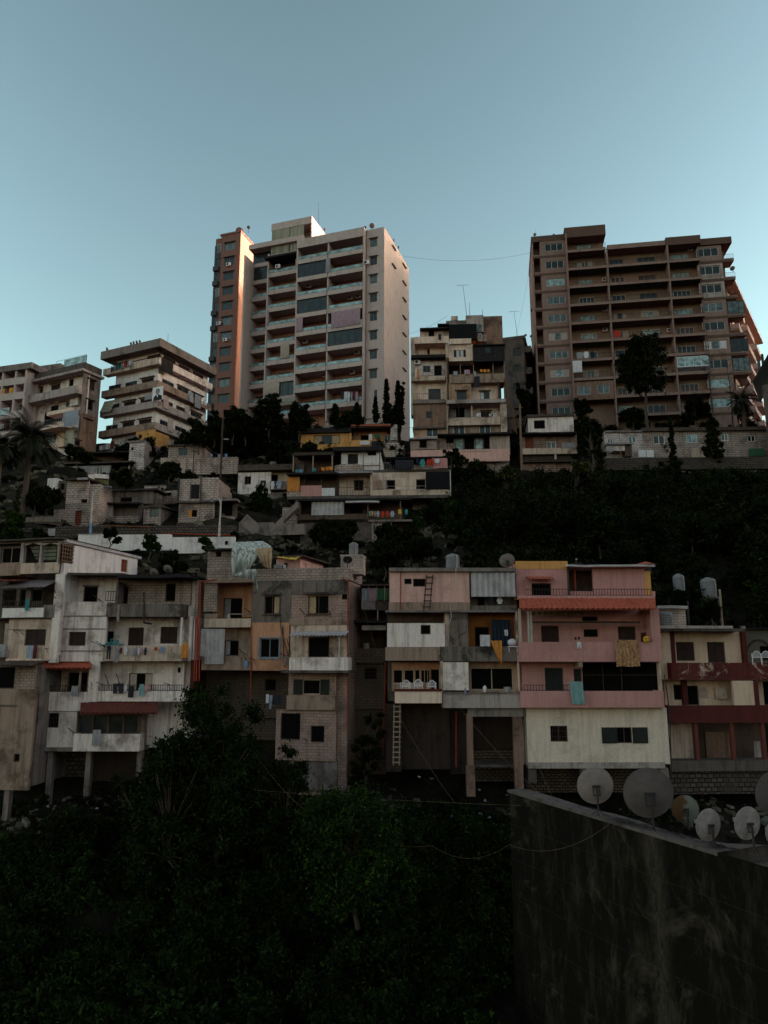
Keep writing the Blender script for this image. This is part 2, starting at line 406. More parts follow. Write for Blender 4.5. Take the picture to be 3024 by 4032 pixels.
plaster('tower_beige', (.50,.42,.375), (.27,.18,.145), .28)
plaster('tower_brown_lit', (.40,.22,.16), (.3,.17,.12), .3)  # sunlit side of the brown tower: the sun's brightening is put into the colour
plaster('wing', (.50,.36,.30), (.3,.20,.16), .3)  # brown lightened towards pink, sun glow painted into the colour
plaster('tower_peach', (.46,.26,.18), (.26,.13,.09), .3)
plaster('tower_slab', (.50,.42,.37), (.24,.175,.145), .4)
plaster('tower_brown', (.23,.125,.095), (.16,.075,.05), .35)
plaster('tower_grey', (.085,.085,.09), (.05,.048,.047), .3)
plaster('block_brown', (.26,.18,.145), (.15,.08,.057), .40)
plaster('block_band', (.125,.080,.062), (.08,.045,.035), .4)
plaster('block_loggia', (.29,.20,.145), (.17,.10,.07), .5)
plaster('green_soffit', (.05,.075,.06), (.03,.04,.03), .5)
plaster('brown_stain', (.25,.155,.11), (.09,.06,.045), .8, patch=.64, pc=(.46,.37,.30))
plaster('orange_stain', (.46,.30,.20), (.13,.085,.06), .8, patch=.58, pc=(.52,.22,.08))
plaster('undercroft_brown', (.050,.036,.029), (.02,.016,.013), .7)  # very dark brown for the undercroft back walls
plaster('dark_brown', (.11,.075,.055), (.05,.037,.03), .6)
blocks('block_grey', (.42,.33,.27), (.33,.26,.21), (.13,.10,.08), .55)
blocks('block_pale', (.55,.44,.36), (.45,.36,.29), (.22,.17,.14), .45)
blocks('block_pink', (.43,.29,.23), (.35,.235,.19), (.23,.16,.125), .5)
blocks('block_dark', (.15,.115,.09), (.115,.09,.07), (.05,.04,.033), .6)
blocks('block_white', (.72,.62,.54), (.60,.51,.45), (.30,.25,.22), .4)
blocks('brick_stone', (.15,.10,.07), (.09,.07,.05), (.02,.017,.014), .5, .33, .17, .03)
blocks('rubble', (.13,.105,.085), (.075,.062,.05), (.02,.017,.014), .7, .37, .26, .04)
for n_, a_, b_ in (('block_grey',(.50,.40,.33),(.38,.30,.25)),('block_pale',(.62,.50,.42),(.50,.40,.33)),('block_white',(.74,.65,.58),(.58,.50,.45)),('block_pink',(.44,.29,.22),(.34,.22,.17)),('block_dark',(.17,.13,.10),(.11,.085,.065))):
    blocks(n_+'_far', a_, b_, tuple(x*.42 for x in b_), .6, .52, .25, .035)
flat('dark_room', (.006,.005,.0045), 1.0); flat('black_net', (.014,.014,.015), .95)  # room material: unlit interiors painted as near-black opaque sheets
glass('glass_dark', (.020,.020,.022), .2, .35); glass('glass_grey', (.10,.105,.11), .22, .5); glass('glass_light', (.34,.40,.42), .3, .5)
glass('glass_rail', (.30,.355,.345), .25, .5); glass('glass_smoke', (.030,.028,.030), .2, .3)
flat('frame_white', (.55,.53,.51), .5); flat('frame_grey', (.16,.15,.145), .5); flat('frame_brown', (.09,.06,.045), .7); flat('frame_blue', (.22,.24,.26), .6)
flat('frame_cream', (.50,.40,.30), .7)
flat('shutter_brown', (.050,.030,.024), .7); flat('shutter_dark', (.030,.034,.030), .7); flat('shutter_red', (.22,.06,.035), .7)
flat('rail_dark', (.035,.028,.026), .6); flat('rail_light', (.35,.33,.31), .5); flat('rail_rust', (.18,.07,.04), .8)
flat('pipe_red', (.30,.055,.030), .6); flat('pipe_white', (.50,.46,.42), .6); flat('steel', (.30,.29,.28), .45, .5); flat('steel_dark', (.05,.045,.045), .5, .3)
flat('rust', (.22,.085,.035), .85, 0, .6); flat('rust_sheet', (.10,.075,.06), .8, 0, .55, 2.0); flat('sheet_grey', (.33,.31,.30), .6, .1, .45, 1.6)
flat('sheet_light', (.48,.45,.43), .6, 0, .4, 1.4); flat('sheet_dark', (.028,.025,.024), .8); flat('awning_grey', (.20,.17,.155), .7, 0, .5, 2)
plaster('tile_red', (.40,.105,.060), (.20,.05,.03), .35, .8); plaster('tile_brown', (.15,.048,.036), (.08,.033,.027), .5, .85)
flat('plastic_white', (.72,.70,.68), .45, 0, .12); flat('tank_grey', (.20,.20,.195), .55, 0, .25, 2); flat('tank_white', (.36,.35,.33), .55, 0, .25, 2)
flat('wood', (.20,.13,.085), .85); flat('wood_dark', (.07,.05,.038), .85, 0, .5); flat('wood_light', (.34,.25,.18), .85)
flat('dish_grey', (.27,.22,.195), .85, 0, .25, 2.5); flat('dish_dark', (.12,.10,.09), .85, 0, .3, 2); flat('dish_white', (.29,.26,.235), .85, 0, .4, 5)
m, nt, b = newmat('dish_rusty')
v = coords(nt, per_object=False); g_ = N(nt, 'ShaderNodeSeparateXYZ'); L(nt, v, g_.inputs[0])
nz = N(nt, 'ShaderNodeTexNoise', Scale=4.0, Detail=7.0); L(nt, v, nz.inputs['Vector'])
ad = N(nt, 'ShaderNodeMath', operation='SUBTRACT'); L(nt, nz.outputs[0], ad.inputs[0]); L(nt, g_.outputs[0], ad.inputs[1])
L(nt, mix(nt, ramp(nt, ad.outputs[0], .42, .62), (.18,.15,.13), (.10,.045,.022)), b.inputs['Base Color']); b.inputs['Roughness'].default_value = .8
for n_, c_ in dict(c_white=(.66,.64,.63), c_grey=(.30,.29,.29), c_dark=(.035,.035,.042), c_navy=(.022,.030,.045), c_teal=(.07,.26,.26), c_green=(.05,.14,.07), c_red=(.45,.05,.03),
                   c_orange=(.62,.25,.06), c_yellow=(.60,.38,.06), c_lilac=(.38,.27,.30), c_blue=(.18,.27,.42), c_bluegrey=(.32,.36,.40), c_tan=(.42,.30,.18), c_maroon=(.13,.03,.035),
                   c_pink=(.52,.26,.24), c_stripe=(.45,.38,.31), c_olive=(.16,.15,.06), c_mint=(.20,.34,.32), c_beige=(.48,.36,.30), c_bright=(.70,.28,.05)).items(): flat(n_, c_, .95, 0, .3, 3)
m, nt, b = newmat('c_paisley'); v = coords(nt)
w_ = N(nt, 'ShaderNodeTexNoise', Scale=3.2, Detail=5.0, Distortion=3.0); L(nt, v, w_.inputs['Vector'])
L(nt, mix(nt, ramp(nt, w_.outputs[0], .45, .55), (.50,.23,.12), (.24,.10,.06)), b.inputs['Base Color']); b.inputs['Roughness'].default_value = .95
def stripemat(name, c0, c1, sc, axis=0):
    m, nt, b = newmat(name); v = coords(nt, per_object=False); sx = N(nt, 'ShaderNodeSeparateXYZ'); L(nt, v, sx.inputs[0])
    mu = N(nt, 'ShaderNodeMath', operation='MULTIPLY'); L(nt, sx.outputs[axis], mu.inputs[0]); mu.inputs[1].default_value = sc
    sn = N(nt, 'ShaderNodeMath', operation='SINE'); L(nt, mu.outputs[0], sn.inputs[0])
    L(nt, mix(nt, ramp(nt, sn.outputs[0], .3, .7), c0, c1), b.inputs['Base Color']); b.inputs['Roughness'].default_value = .95
stripemat('c_tent', (.24,.21,.15), (.08,.07,.045), 26, 2); stripemat('c_awn', (.42,.35,.28), (.20,.155,.125), 30, 0)
stripemat('wood_panel', (.15,.11,.09), (.075,.055,.045), 60, 0)
m, nt, b = newmat('plastic_tarp'); v = coords(nt, (3,3,.5)); n_ = N(nt, 'ShaderNodeTexNoise', Scale=2.0, Detail=7.0); L(nt, v, n_.inputs['Vector'])
L(nt, mix(nt, ramp(nt, n_.outputs[0], .42, .6), (.20,.17,.155), (.50,.45,.42)), b.inputs['Base Color']); b.inputs['Roughness'].default_value = .9
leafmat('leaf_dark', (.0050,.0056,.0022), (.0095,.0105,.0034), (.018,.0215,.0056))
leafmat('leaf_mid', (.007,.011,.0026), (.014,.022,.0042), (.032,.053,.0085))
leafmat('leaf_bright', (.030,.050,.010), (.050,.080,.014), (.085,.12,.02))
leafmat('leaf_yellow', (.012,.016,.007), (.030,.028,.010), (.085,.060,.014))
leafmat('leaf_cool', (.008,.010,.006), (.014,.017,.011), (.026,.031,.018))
plaster('bark', (.085,.065,.05), (.04,.03,.025), .6)
m, nt, b = newmat('soil'); v = coords(nt, per_object=False)
n_ = N(nt, 'ShaderNodeTexNoise', Scale=.25, Detail=10.0, Roughness=.7); L(nt, v, n_.inputs['Vector'])
n2 = N(nt, 'ShaderNodeTexNoise', Scale=2.2, Detail=8.0, Roughness=.75); L(nt, v, n2.inputs['Vector'])
c_ = mix(nt, ramp(nt, n_.outputs[0], .42, .6), (.008,.006,.004), (.032,.022,.015))
c_ = mix(nt, ramp(nt, n2.outputs[0], .5, .68), c_, (.006,.0055,.0035)); L(nt, c_, b.inputs['Base Color']); b.inputs['Roughness'].default_value = 1; bump(nt, b, n2.outputs[0], 1, .15)
# old retaining wall: black weathering with lighter worn streaks
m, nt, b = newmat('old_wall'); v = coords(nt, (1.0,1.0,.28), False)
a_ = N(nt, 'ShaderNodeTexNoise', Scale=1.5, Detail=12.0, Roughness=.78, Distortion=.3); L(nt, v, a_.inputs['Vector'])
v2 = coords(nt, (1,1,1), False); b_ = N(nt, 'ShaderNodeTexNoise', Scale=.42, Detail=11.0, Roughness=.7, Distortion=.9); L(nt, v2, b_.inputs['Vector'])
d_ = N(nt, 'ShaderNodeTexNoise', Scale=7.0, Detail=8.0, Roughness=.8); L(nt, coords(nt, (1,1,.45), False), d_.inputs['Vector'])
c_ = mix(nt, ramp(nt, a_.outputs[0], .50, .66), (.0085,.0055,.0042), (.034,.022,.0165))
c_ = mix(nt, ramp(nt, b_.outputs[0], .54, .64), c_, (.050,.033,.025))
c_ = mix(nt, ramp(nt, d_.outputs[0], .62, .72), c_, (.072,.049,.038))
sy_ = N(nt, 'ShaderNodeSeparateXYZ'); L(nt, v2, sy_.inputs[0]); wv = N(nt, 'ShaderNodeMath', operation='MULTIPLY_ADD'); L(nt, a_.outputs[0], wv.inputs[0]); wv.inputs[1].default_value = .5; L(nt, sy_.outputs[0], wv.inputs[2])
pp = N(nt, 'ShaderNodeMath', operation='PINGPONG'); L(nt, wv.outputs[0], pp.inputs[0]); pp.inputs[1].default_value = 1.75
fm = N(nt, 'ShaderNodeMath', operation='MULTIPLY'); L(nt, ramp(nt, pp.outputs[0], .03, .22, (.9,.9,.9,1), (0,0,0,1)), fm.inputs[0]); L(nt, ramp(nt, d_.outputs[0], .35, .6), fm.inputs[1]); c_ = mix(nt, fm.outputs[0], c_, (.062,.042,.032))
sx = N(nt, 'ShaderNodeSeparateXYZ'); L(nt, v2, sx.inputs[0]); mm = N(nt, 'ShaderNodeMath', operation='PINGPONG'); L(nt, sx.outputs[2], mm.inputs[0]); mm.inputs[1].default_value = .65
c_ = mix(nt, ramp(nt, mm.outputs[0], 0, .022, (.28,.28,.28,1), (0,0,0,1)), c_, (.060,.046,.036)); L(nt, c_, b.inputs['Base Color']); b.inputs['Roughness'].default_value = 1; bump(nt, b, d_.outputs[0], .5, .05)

m, nt, b = newmat('rubble_stones'); g = N(nt, 'ShaderNodeNewGeometry'); r_ = N(nt, 'ShaderNodeValToRGB'); L(nt, g.outputs['Random Per Island'], r_.inputs[0])
e = r_.color_ramp.elements; e[0].color = (.035,.024,.017,1); e[1].color = (.17,.13,.105,1); e[1].position = 1; k_ = e.new(.55); k_.color = (.10,.07,.05,1); k_ = e.new(.9); k_.color = (.12,.09,.07,1)
L(nt, r_.outputs[0], b.inputs['Base Color']); b.inputs['Roughness'].default_value = 1

leafmat('leaf_valley', (.0050,.0070,.0022), (.0095,.0145,.0034), (.022,.033,.0068))
# ============================================================ THINGS used on many buildings
def ac_unit(w, label, n=None, group=None, s=1.0, rz=0):
    t = thing('air_conditioner', label, 'air conditioner', w, rz, group)
    q = MB(); q.box(-.42*s,.42*s,-.16*s,.16*s,0,.6*s); q.build('case', 'plastic_white', t)
    q = MB(); c = (-.1*s,-.165*s,.3*s); k = 14
    q.add([(c[0]+.22*s*math.cos(6.283*i/k), c[1], c[2]+.22*s*math.sin(6.283*i/k)) for i in range(k)], [tuple(range(k))]); q.build('fan_grille', 'steel_dark', t)
    return t
def dish_at(p, r, label, face=(0,.55,.6), m='dish_grey', drop=1.0, group=None, mast=True, arm=True):
    """parabolic dish: p = dish centre, face = the way its hollow side looks"""
    n = Vector(face).normalized(); t = thing('satellite_dish', label, 'satellite dish', (p[0],p[1],p[2]-drop), 0, group)
    u = n.cross(Vector((0,0,1))).normalized(); w = u.cross(n); c = Vector((0,0,drop)); q = MB(); k = 28; R = 5
    for side, off in ((0, 0), (1, -.018)):
        vs = [c+n*(off-.17*r)] if True else []
        for j in range(1, R+1):
            rr = r*j/R
            vs += [c+(u*math.cos(6.28318*i/k)+w*math.sin(6.28318*i/k))*rr+n*(.17*r*((j/R)**2-1)+off) for i in range(k)]
        fs = [(0,1+i,1+(i+1)%k) for i in range(k)]+[(1+(j-1)*k+i, 1+j*k+i, 1+j*k+(i+1)%k, 1+(j-1)*k+(i+1)%k) for j in range(1,R) for i in range(k)]
        q.add(vs, fs)
    for i in range(k):                                # rolled rim
        a0, a1 = 6.28318*i/k, 6.28318*(i+1)/k
        q.tube(c+(u*math.cos(a0)+w*math.sin(a0))*r-n*.01, c+(u*math.cos(a1)+w*math.sin(a1))*r-n*.01, .012+r*.012, 5)
    q.build('reflector', m, t)
    b = c-n*(.17*r+.03); q = MB()
    q.box(b.x-.22*r, b.x+.22*r, b.y-.05, b.y+.02, b.z-.02, b.z+.05*r+.02); q.tube(b+u*.18*r, b+u*.18*r-Vector((0,.04,.45*r)), .018, 5); q.tube(b-u*.18*r, b-u*.18*r-Vector((0,.04,.45*r)), .018, 5)
    q.tube(b-Vector((.2*r,.04,.45*r)), b-Vector((-.2*r,.04,.45*r)), .018, 5); q.tube(b, b-n*.16*r-Vector((0,0,.2*r)), .03, 6)
    q.build('mount', 'steel_dark', t)
    if mast:
        q = MB(); foot = Vector((b.x,b.y-.12,0)); q.tube(foot, Vector((b.x,b.y-.12,b.z-.1*r)), .028+.01*r, 7)
        for a in (.4, 2.5, 4.6): q.tube(foot+Vector((.38*r*math.cos(a),.38*r*math.sin(a),0)), foot+Vector((0,0,.38*r)), .014, 5)
        q.build('mast', 'steel_dark', t)
    if arm and r > .3:
        q = MB(); q.tube(c-w*r*.95, c+n*r*1.0-w*r*.1, .015, 5); q.box(*(lambda f: (f.x-.05,f.x+.05,f.y-.08,f.y+.05,f.z-.05,f.z+.05))(c+n*r*1.0-w*r*.1)); q.build('feed_arm', 'steel', t)
    return t
def dish_px(view, x, y, rpx, Y, label, **k):
    px, py = view(x, y); p = at(px, py, Y); w = Y*cP+p.z*sP
    return dish_at(p, rpx/view.s*w/FPX, label, **k)
def antenna(p, h, label, lean=.05, arms=True, group=None):
    t = thing('antenna', label, 'antenna', p, 0, group); q = MB(); top = Vector((-lean*h,0,h)); q.tube((0,0,-.3), top, .035, 6, .022); q.build('mast', 'steel_dark', t)
    if arms:
        q = MB(); q.tube(top+Vector((-.8,0,-.02)), top+Vector((.85,0,.08)), .018, 5)
        for i in range(7): a = -.75+i*.25; q.tube(top+Vector((a,-.3+.03*i,a*.05)), top+Vector((a,.3-.03*i,a*.05)), .010, 4)
        q.tube(top+Vector((-.75,0,-.2)), top+Vector((-.75,0,.2)), .014, 4); q.build('boom', 'steel_dark', t)
    return t
def water_tank(view, x0, y0, x1, y1, Y, label, m='tank_grey', stand=0, group=None):
    px, py = view((x0+x1)/2, y1); p = at(px, py, Y); w = (Y*cP+p.z*sP)/FPX/view.s; r = (x1-x0)/2*w; h = (y1-y0)*w*1.02
    t = thing('water_tank', label, 'water tank', (p.x,p.y+r,p.z-stand), 0, group)
    prof = [(0,0),(r,0)]
    for i in range(5): z0 = h*.78*i/5; prof += [(r, z0+.01), (r, z0+h*.10), (r*1.03, z0+h*.115), (r*1.03, z0+h*.14), (r, z0+h*.155)]
    prof += [(r, h*.80), (r*.93, h*.87), (r*.7, h*.93), (r*.35, h*.96), (r*.35,h*.965)]
    q = MB(); q.lathe(prof, 24, (0,0,stand)); q.build('tank_body', m, t, True)
    q = MB(); q.lathe([(r*.36,h*.94),(r*.36,h*.995),(r*.3,h),(0,h)], 16, (0,0,stand)); q.build('lid', m, t)
    q = MB(); q.path([(r*.5,-r*.9,stand+h*.85),(r*.55,-r*1.05,stand+h*.5),(r*.5,-r*1.05,stand),(r*.9,-r,stand-.1)], .02); q.build('hose', 'pipe_white' if m=='tank_grey' else 'steel_dark', t)
    if stand:
        q = MB(); q.box(-r*1.05,r*1.05,-r*1.05,r*1.05,stand-.14,stand-.01)
        for a in (-1,1):
            for b in (-1,1): q.box(a*r*.9-.07,a*r*.9+.07,b*r*.9-.07,b*r*.9+.07,-1.5,stand-.15)
        q.build('stand', 'concrete_dark', t)
    return t
_lk = {}
def uniq(label):
    return label
def hang(fr, x0, y0, x1, y1, m, label, kind='sheet', d=-.08, cat=None, group=None, waves=None, thin=1.0, skew=0.0, name=None):
    """a cloth or garment hanging on a face, as a thing of its own"""
    a0, a1, z0, z1 = fr.rect(x0, y0, x1, y1, d); q = MB(); W = a1-a0; H = z1-z0
    wv = waves or max(2, int(W/.22)); ph = random.random()*6
    if kind == 'sheet': cloth_grid(q, a0, a1, d, z0, z1, .05, wv, thin, skew, 8, ph)
    elif kind == 'shirt':
        cloth_grid(q, a0+W*.2, a1-W*.2, d, z0, z1, .02, 2, 1.05, 0, 5, ph); zs = z1-.02
        q.add([(a0,d-.03,zs-H*.55),(a0+W*.12,d-.04,zs-H*.62),(a0+W*.3,d-.02,zs-H*.28),(a0+W*.25,d-.01,zs)], [(0,1,2,3)])
        q.add([(a1,d-.03,zs-H*.55),(a1-W*.12,d-.04,zs-H*.62),(a1-W*.3,d-.02,zs-H*.28),(a1-W*.25,d-.01,zs)], [(0,1,2,3)])
    elif kind == 'trousers':
        cloth_grid(q, a0, a1, d, z1-H*.35, z1, .015, 2, 1, 0, 3, ph)
        cloth_grid(q, a0, a0+W*.44, d-.012, z0, z1-H*.35, .012, 1, .85, 0, 4, ph); cloth_grid(q, a1-W*.44, a1, d-.012, z0, z1-H*.33, .012, 1, .85, 0, 4, ph+1)
    elif kind == 'wedge':                               # caught at one corner
        vs = []; n = 12
        for k in range(9):
            t = k/8; l = a0+(a1-a0)*(.86*t**1.1); r_ = a1-(a1-a0)*.02*t
            for i in range(n+1): f = i/n; vs.append((l+(r_-l)*f, d-.05*math.sin(f*14+t*2)-.03, z1+(z0-z1)*t))
        q.add(vs, [(k*(n+1)+i,k*(n+1)+i+1,(k+1)*(n+1)+i+1,(k+1)*(n+1)+i) for k in range(8) for i in range(n)])
    o = fr.mb(q)
    B = fr.B; cx = sum(v[0] for v in o.v)/len(o.v); cy = sum(v[1] for v in o.v)/len(o.v); cz = max(v[2] for v in o.v)
    W0 = (B.O[0]+cx*B.c-cy*B.s, B.O[1]+cx*B.s+cy*B.c, B.O[2]+cz)
    ob = obj(name or {'sheet':'cloth','shirt':'shirt','trousers':'trousers','wedge':'cloth'}[kind], [(v[0]-cx,v[1]-cy,v[2]-cz) for v in o.v], o.f, m, None, True, W0)
    ob.rotation_euler = (0,0,B.yaw); tag(ob, label, cat or {'sheet':'cloth','shirt':'shirt','trousers':'trousers','wedge':'cloth'}[kind], group)
    return ob
# ============================================================ MAIN TOWER
def main_tower():
    B = Bld('apartment_tower', 'tall beige tower with glass balcony rails, in the middle of the skyline', 'apartment tower', T1, 1314, 800, 108, -18.7)
    F = B.F; R = B.side('R', 1314, 800); X = lambda x, d=0: F.pt(x, 800, d)[0]
    ys = [325,458,592,728,860,997,1138,1277,1412]
    zf = [F.pt(1235, y, 0)[1]-1.55 for y in ys]; st = (zf[0]-zf[7])/7; zf = [zf[0]-st*i for i in range(9)]
    top = F.pt(1240, 222, 0)[1]; bot = zf[8]-st*.75; U = R.U
    colL, colA, colB, colC, colD = X(297,0), X(330,2.2), X(452,1.0), X(690,0), X(915,0)
    colE = X(1160,-.9)
    # right flat wall, left pillar
    F.wallm(colE+.22, U, bot, top, 'tower_beige', 0, .25)
    for z in zf[:8]: F.winm(X(1210), X(1262), z+.85, z+2.25, 'g', 0, fr='frame_grey', hood=True, cols=2, pane=random.choice(['glass_dark','glass_grey','glass_dark']))
    F.winm(X(1242), X(1264), zf[8]+.7, zf[8]+2.1, 'g', 0, fr='frame_grey', cols=1)
    F.boxm(colL-.1, colA, bot-2.5, top-.3, 'tower_beige', .05, 5)
    # core behind the loggias
    dA, dB, dC = 2.9, 1.5, -.9
    F.boxm(colL+.1, colB-.1, bot-3, top-.35, 'tower_peach', dA+2.0, 14, 'core')
    F.boxm(colB, colC-.05, bot-3, top-.4, 'tower_peach', dB+2.2, 13.9, 'core')
    F.boxm(colC, colE, bot-3, top-.1, 'tower_peach', dC+2.6, 13.8, 'core')
    F.boxm(colE+.2, U-.02, bot-3, top-.02, 'tower_beige', .26, 13.7, 'core')
    # top fascia over C-D, roof slab
    F.boxm(colC-.1, colE+.1, zf[0]+2.55, top+.1, 'tower_slab', dC, 3, 'parapet')
    F.boxm(colA, colC-.2, zf[0]+st+2.4, zf[0]+st+3.3, 'tower_beige', dB-.02, 8, 'parapet')
    # fins between bays
    for a, d, t in ((colB, dB-.1, 13), (colC, dC+.05, 13), (colD, dC+.12, 6), (colE, dC+.06, 6)):
        F.boxm(a-.11, a+.11, bot if a > colB else bot-2, top-.02-(.3 if a == colD else 0), 'tower_slab', d, 2.8 if a > colC-.5 else dB+2.3, 'fin_wall')
    bays = [(colA+.02, colB-.12, dA, 'A'), (colB+.12, colC-.12, dB, 'B'), (colC+.12, colD-.12, dC, 'C'), (colD+.12, colE-.12, dC, 'D')]
    encl = {('A',-1),('A',0),('B',7),('C',1),('C',3),('D',5)}
    rnd = random.Random(5)
    for a0, a1, d, nm in bays:
        lv = list(range(-1, 9)) if nm == 'A' else list(range(0, 9))
        back = d+2.2 if nm != 'A' else d+2.0
        if nm in 'CD': back = d+2.6
        for k in lv:
            z = zf[k] if k >= 0 else zf[0]+st
            j = jit()
            q = MB(); q.box(a0+j, a1-j, d+.0, back, z-.22, z-.02); q.box(a0+j, a1-j, d+.003, d+.14, z-.35, z+.38)
            F.put(q, 'balcony', 'tower_slab')
            if (nm, k) in encl:
                F.winm(a0+.05, a1-.05, z+.42, z+st-.45, 'g', d+.2, fr='steel_dark', pane='glass_smoke', cols=max(3, int((a1-a0)/1.0)), name='glazing')
            else:
                F.glassrail(a0, a1, z+.42, z+.98, d+.02, m='glass_light' if rnd.random() < .35 else 'glass_rail')
                # back of the loggia: sliding door and window
                W = a1-a0; u = a0+W*rnd.uniform(.08, .25)
                F.winm(u, u+W*.34, z+.02, z+2.2, 'g', back, fr='frame_grey', cols=2, pane=rnd.choice(['glass_dark','glass_smoke','glass_grey']), name='door')
                if nm != 'A': u = a0+W*.62; F.winm(u, u+W*.28, z+.9, z+2.2, 'g', back, fr='frame_grey', cols=2, pane='glass_dark')
        # base under each bay
    F.boxm(colB-.1, U-.6, bot-5, bot-.8, 'concrete_light', 1.8, 12, 'base_wall'); F.boxm(colB+2, U-.1, bot-1.6, bot-.9, 'concrete_light', -1.4, 2.0, 'base_wall')
    for a in (colB, colC, colD, colE, U-.4): F.boxm(a-.2, a+.2, bot-3, bot-.02, 'tower_slab', -.3, .5, 'column')
    # dark canopy over level 0 of bay B, terrace box and penthouse with sheet curtain
    q = MB(); q.box(colB-.3, colC-.15, dB-.9, dB+2, zf[0]+st-.45, zf[0]+st-.1); F.put(q, 'canopy', 'sheet_dark')
    F.balm(colB+.1, colC, zf[0]+st-.05, zf[0]+st+.75, 'tower_beige', dB+.3, 4, 'balcony')
    pa0, pa1, pz0, pz1 = F.rect(505, 150, 787, 300, 2.0)
    zt = F.pt(640, 160, 2.0)[1]
    F.boxm(colB+.1, F.pt(787,200,2)[0], zt-1.3, zt, 'tower_beige', 2.0, 9, 'penthouse')
    F.boxm(colB+.4, F.pt(787,200,2)[0]-.05, zf[0]+st, zt-1.29, 'tower_beige', 4.2, 9.1, 'penthouse')
    F.boxm(F.pt(780,200,2)[0], F.pt(787,200,2)[0], zf[0]+st, zt-1.29, 'tower_beige', 2.05, 4.2, 'penthouse')
    q = MB(); a_, b_ = colB+.2, F.pt(770,200,2)[0]
    cloth_grid(q, a_, a_+(b_-a_)*.48, 2.1, zf[0]+st+.3, zt-1.25, .1, 14); cloth_grid(q, a_+(b_-a_)*.5, b_-1.0, 2.14, zf[0]+st+.6, zt-1.25, .1, 9, 1, 0, 6, 2); F.put(q, 'curtain', 'c_awn')
    # curtains hung in the loggias
    for (x0,y0,x1,y1,d,m,lb) in ((930,812,1140,930,dC-.05,'c_lilac','wide mauve curtain drawn across a tower balcony'),(562,1055,625,1160,dB-.05,'c_stripe','narrow striped curtain hanging over a tower balcony rail'),
                           (437,1332,552,1425,dB-.06,'c_stripe','striped curtain on the lowest tower balcony, above the dark trees'),(678,865,722,968,dC-.05,'c_lilac','narrow mauve curtain gathered beside a tower fin wall'),
                           (560,1450,680,1500,dB-.06,'c_awn','low striped curtain just above the dark trees before the tower'),(890,435,922,540,dC-.05,'c_grey','grey sheer curtain at the end of a glazed tower balcony'),
                           (455,815,476,915,dB-.05,'c_lilac','slim curtain at the left end of a tower balcony')):
        hang(F, x0, y0, x1, y1, m, lb, d=d, cat='curtain', name='curtain')
    hang(F, 670,440,700,495,'c_beige','beige cloth bundled over the top balcony rail of the tower',d=dB-.1)
    for i,(x0,x1,m,kd,lb) in enumerate(((995,1022,'c_dark','shirt','dark shirt'),(1024,1046,'c_white','trousers','white trousers'),(1047,1066,'c_white','shirt','white shirt'),(1067,1086,'c_grey','shirt','light grey shirt'),(1087,1100,'c_maroon','sheet','dark red towel'),(1102,1126,'c_lilac','shirt','purple shirt'))):
        hang(F, x0,1405,x1,1455+(i%3)*12,m,lb+' drying on the lowest balcony of the beige tower',kd,d=dC-.25,group='washing on the tower balcony')
    # right side
    endy = F.B; a_end = R.pt(1480, 800)[0]
    R.wallm(.25, a_end, bot-3, top+.05, 'tower_beige', 0, .24)
    for y in (400, 533): a0,a1,z0,z1 = R.rect(1369, y-30, 1391, y+30); R.winm(a0,a1,z0,z0+1.6,'g',0,hood=True,fr='frame_grey')
    for y in (527,655,775,905,1030,1160,1285): a0,a1,z0,z1 = R.rect(1447, y-30, 1467, y+30); R.winm(a0,a1,z0,z0+1.6,'g',0,hood=True,fr='frame_grey')
    for y in (452,577,705,835,965,1097,1228): a0,a1,z0,z1 = R.rect(1406, y-9, 1414, y+9); R.winm(a0,a0+.55,z0,z0+.5,'g',0,fr='frame_grey',cols=1)
    for y in (665,797,930,1060,1195,1330): a0,a1,z0,z1 = R.rect(1379, y-9, 1387, y+9); R.winm(a0,a0+.55,z0,z0+.5,'g',0,fr='frame_grey',cols=1)
    # bulging balconies at the far left side of the tower
    Lf = B.side('L', 297, 800)
    for k in range(9):
        z = zf[k]-.3; q = MB(); n = 10; c0 = 5.5
        vs = []
        for zz in (z-.2, z+.9):
            for i in range(n+1): a = math.pi*i/n; vs.append((Lf.U+.0-1.1*math.sin(a), c0+3.2*math.cos(a), zz))
        q.add(vs, [(i,i+1,n+2+i,n+1+i) for i in range(n)]+[tuple(range(n+1)), tuple(range(n+1,2*n+2))]); q.build('balcony', 'tower_slab', B.e)
    # grey repaired band near the bottom of the front and side
    F.boxm(colE+.25, U+.004, zf[7]-.9, zf[7]+2.6, 'concrete_light', -.012, .3, 'repaired_wall') if False else None
    B.done()
    for (x,y,d,lb) in ((770,635,dC+2.2,'third balcony down'),(850,375,dC+2.3,'top balcony, inner'),(905,358,dC+2.3,'top balcony, outer'),(1068,720,dC+2.3,'right bay, third floor down'),(1128,710,dC+2.3,'right bay beside the fin, third floor down'),
                     (742,1040,dC+2.3,'middle bay, left wall'),(1085,1262,dC+2.3,'right bay near the bottom'),(882,1285,dC+2.3,'middle bay near the bottom'),(1118,1118,dC+2.3,'right bay, sixth floor'),(1185,466,-.2,'outer wall beside the top windows')):
        ac_unit(F.world(x, y+14, d-.3), 'white air conditioner on the beige tower, '+lb, group='air conditioners on the beige tower', rz=B.yaw)
    ac_unit(F.world(542,508,dB-.3), 'white air conditioner standing on the second balcony rail of the tower', rz=B.yaw, group='air conditioners on the beige tower')
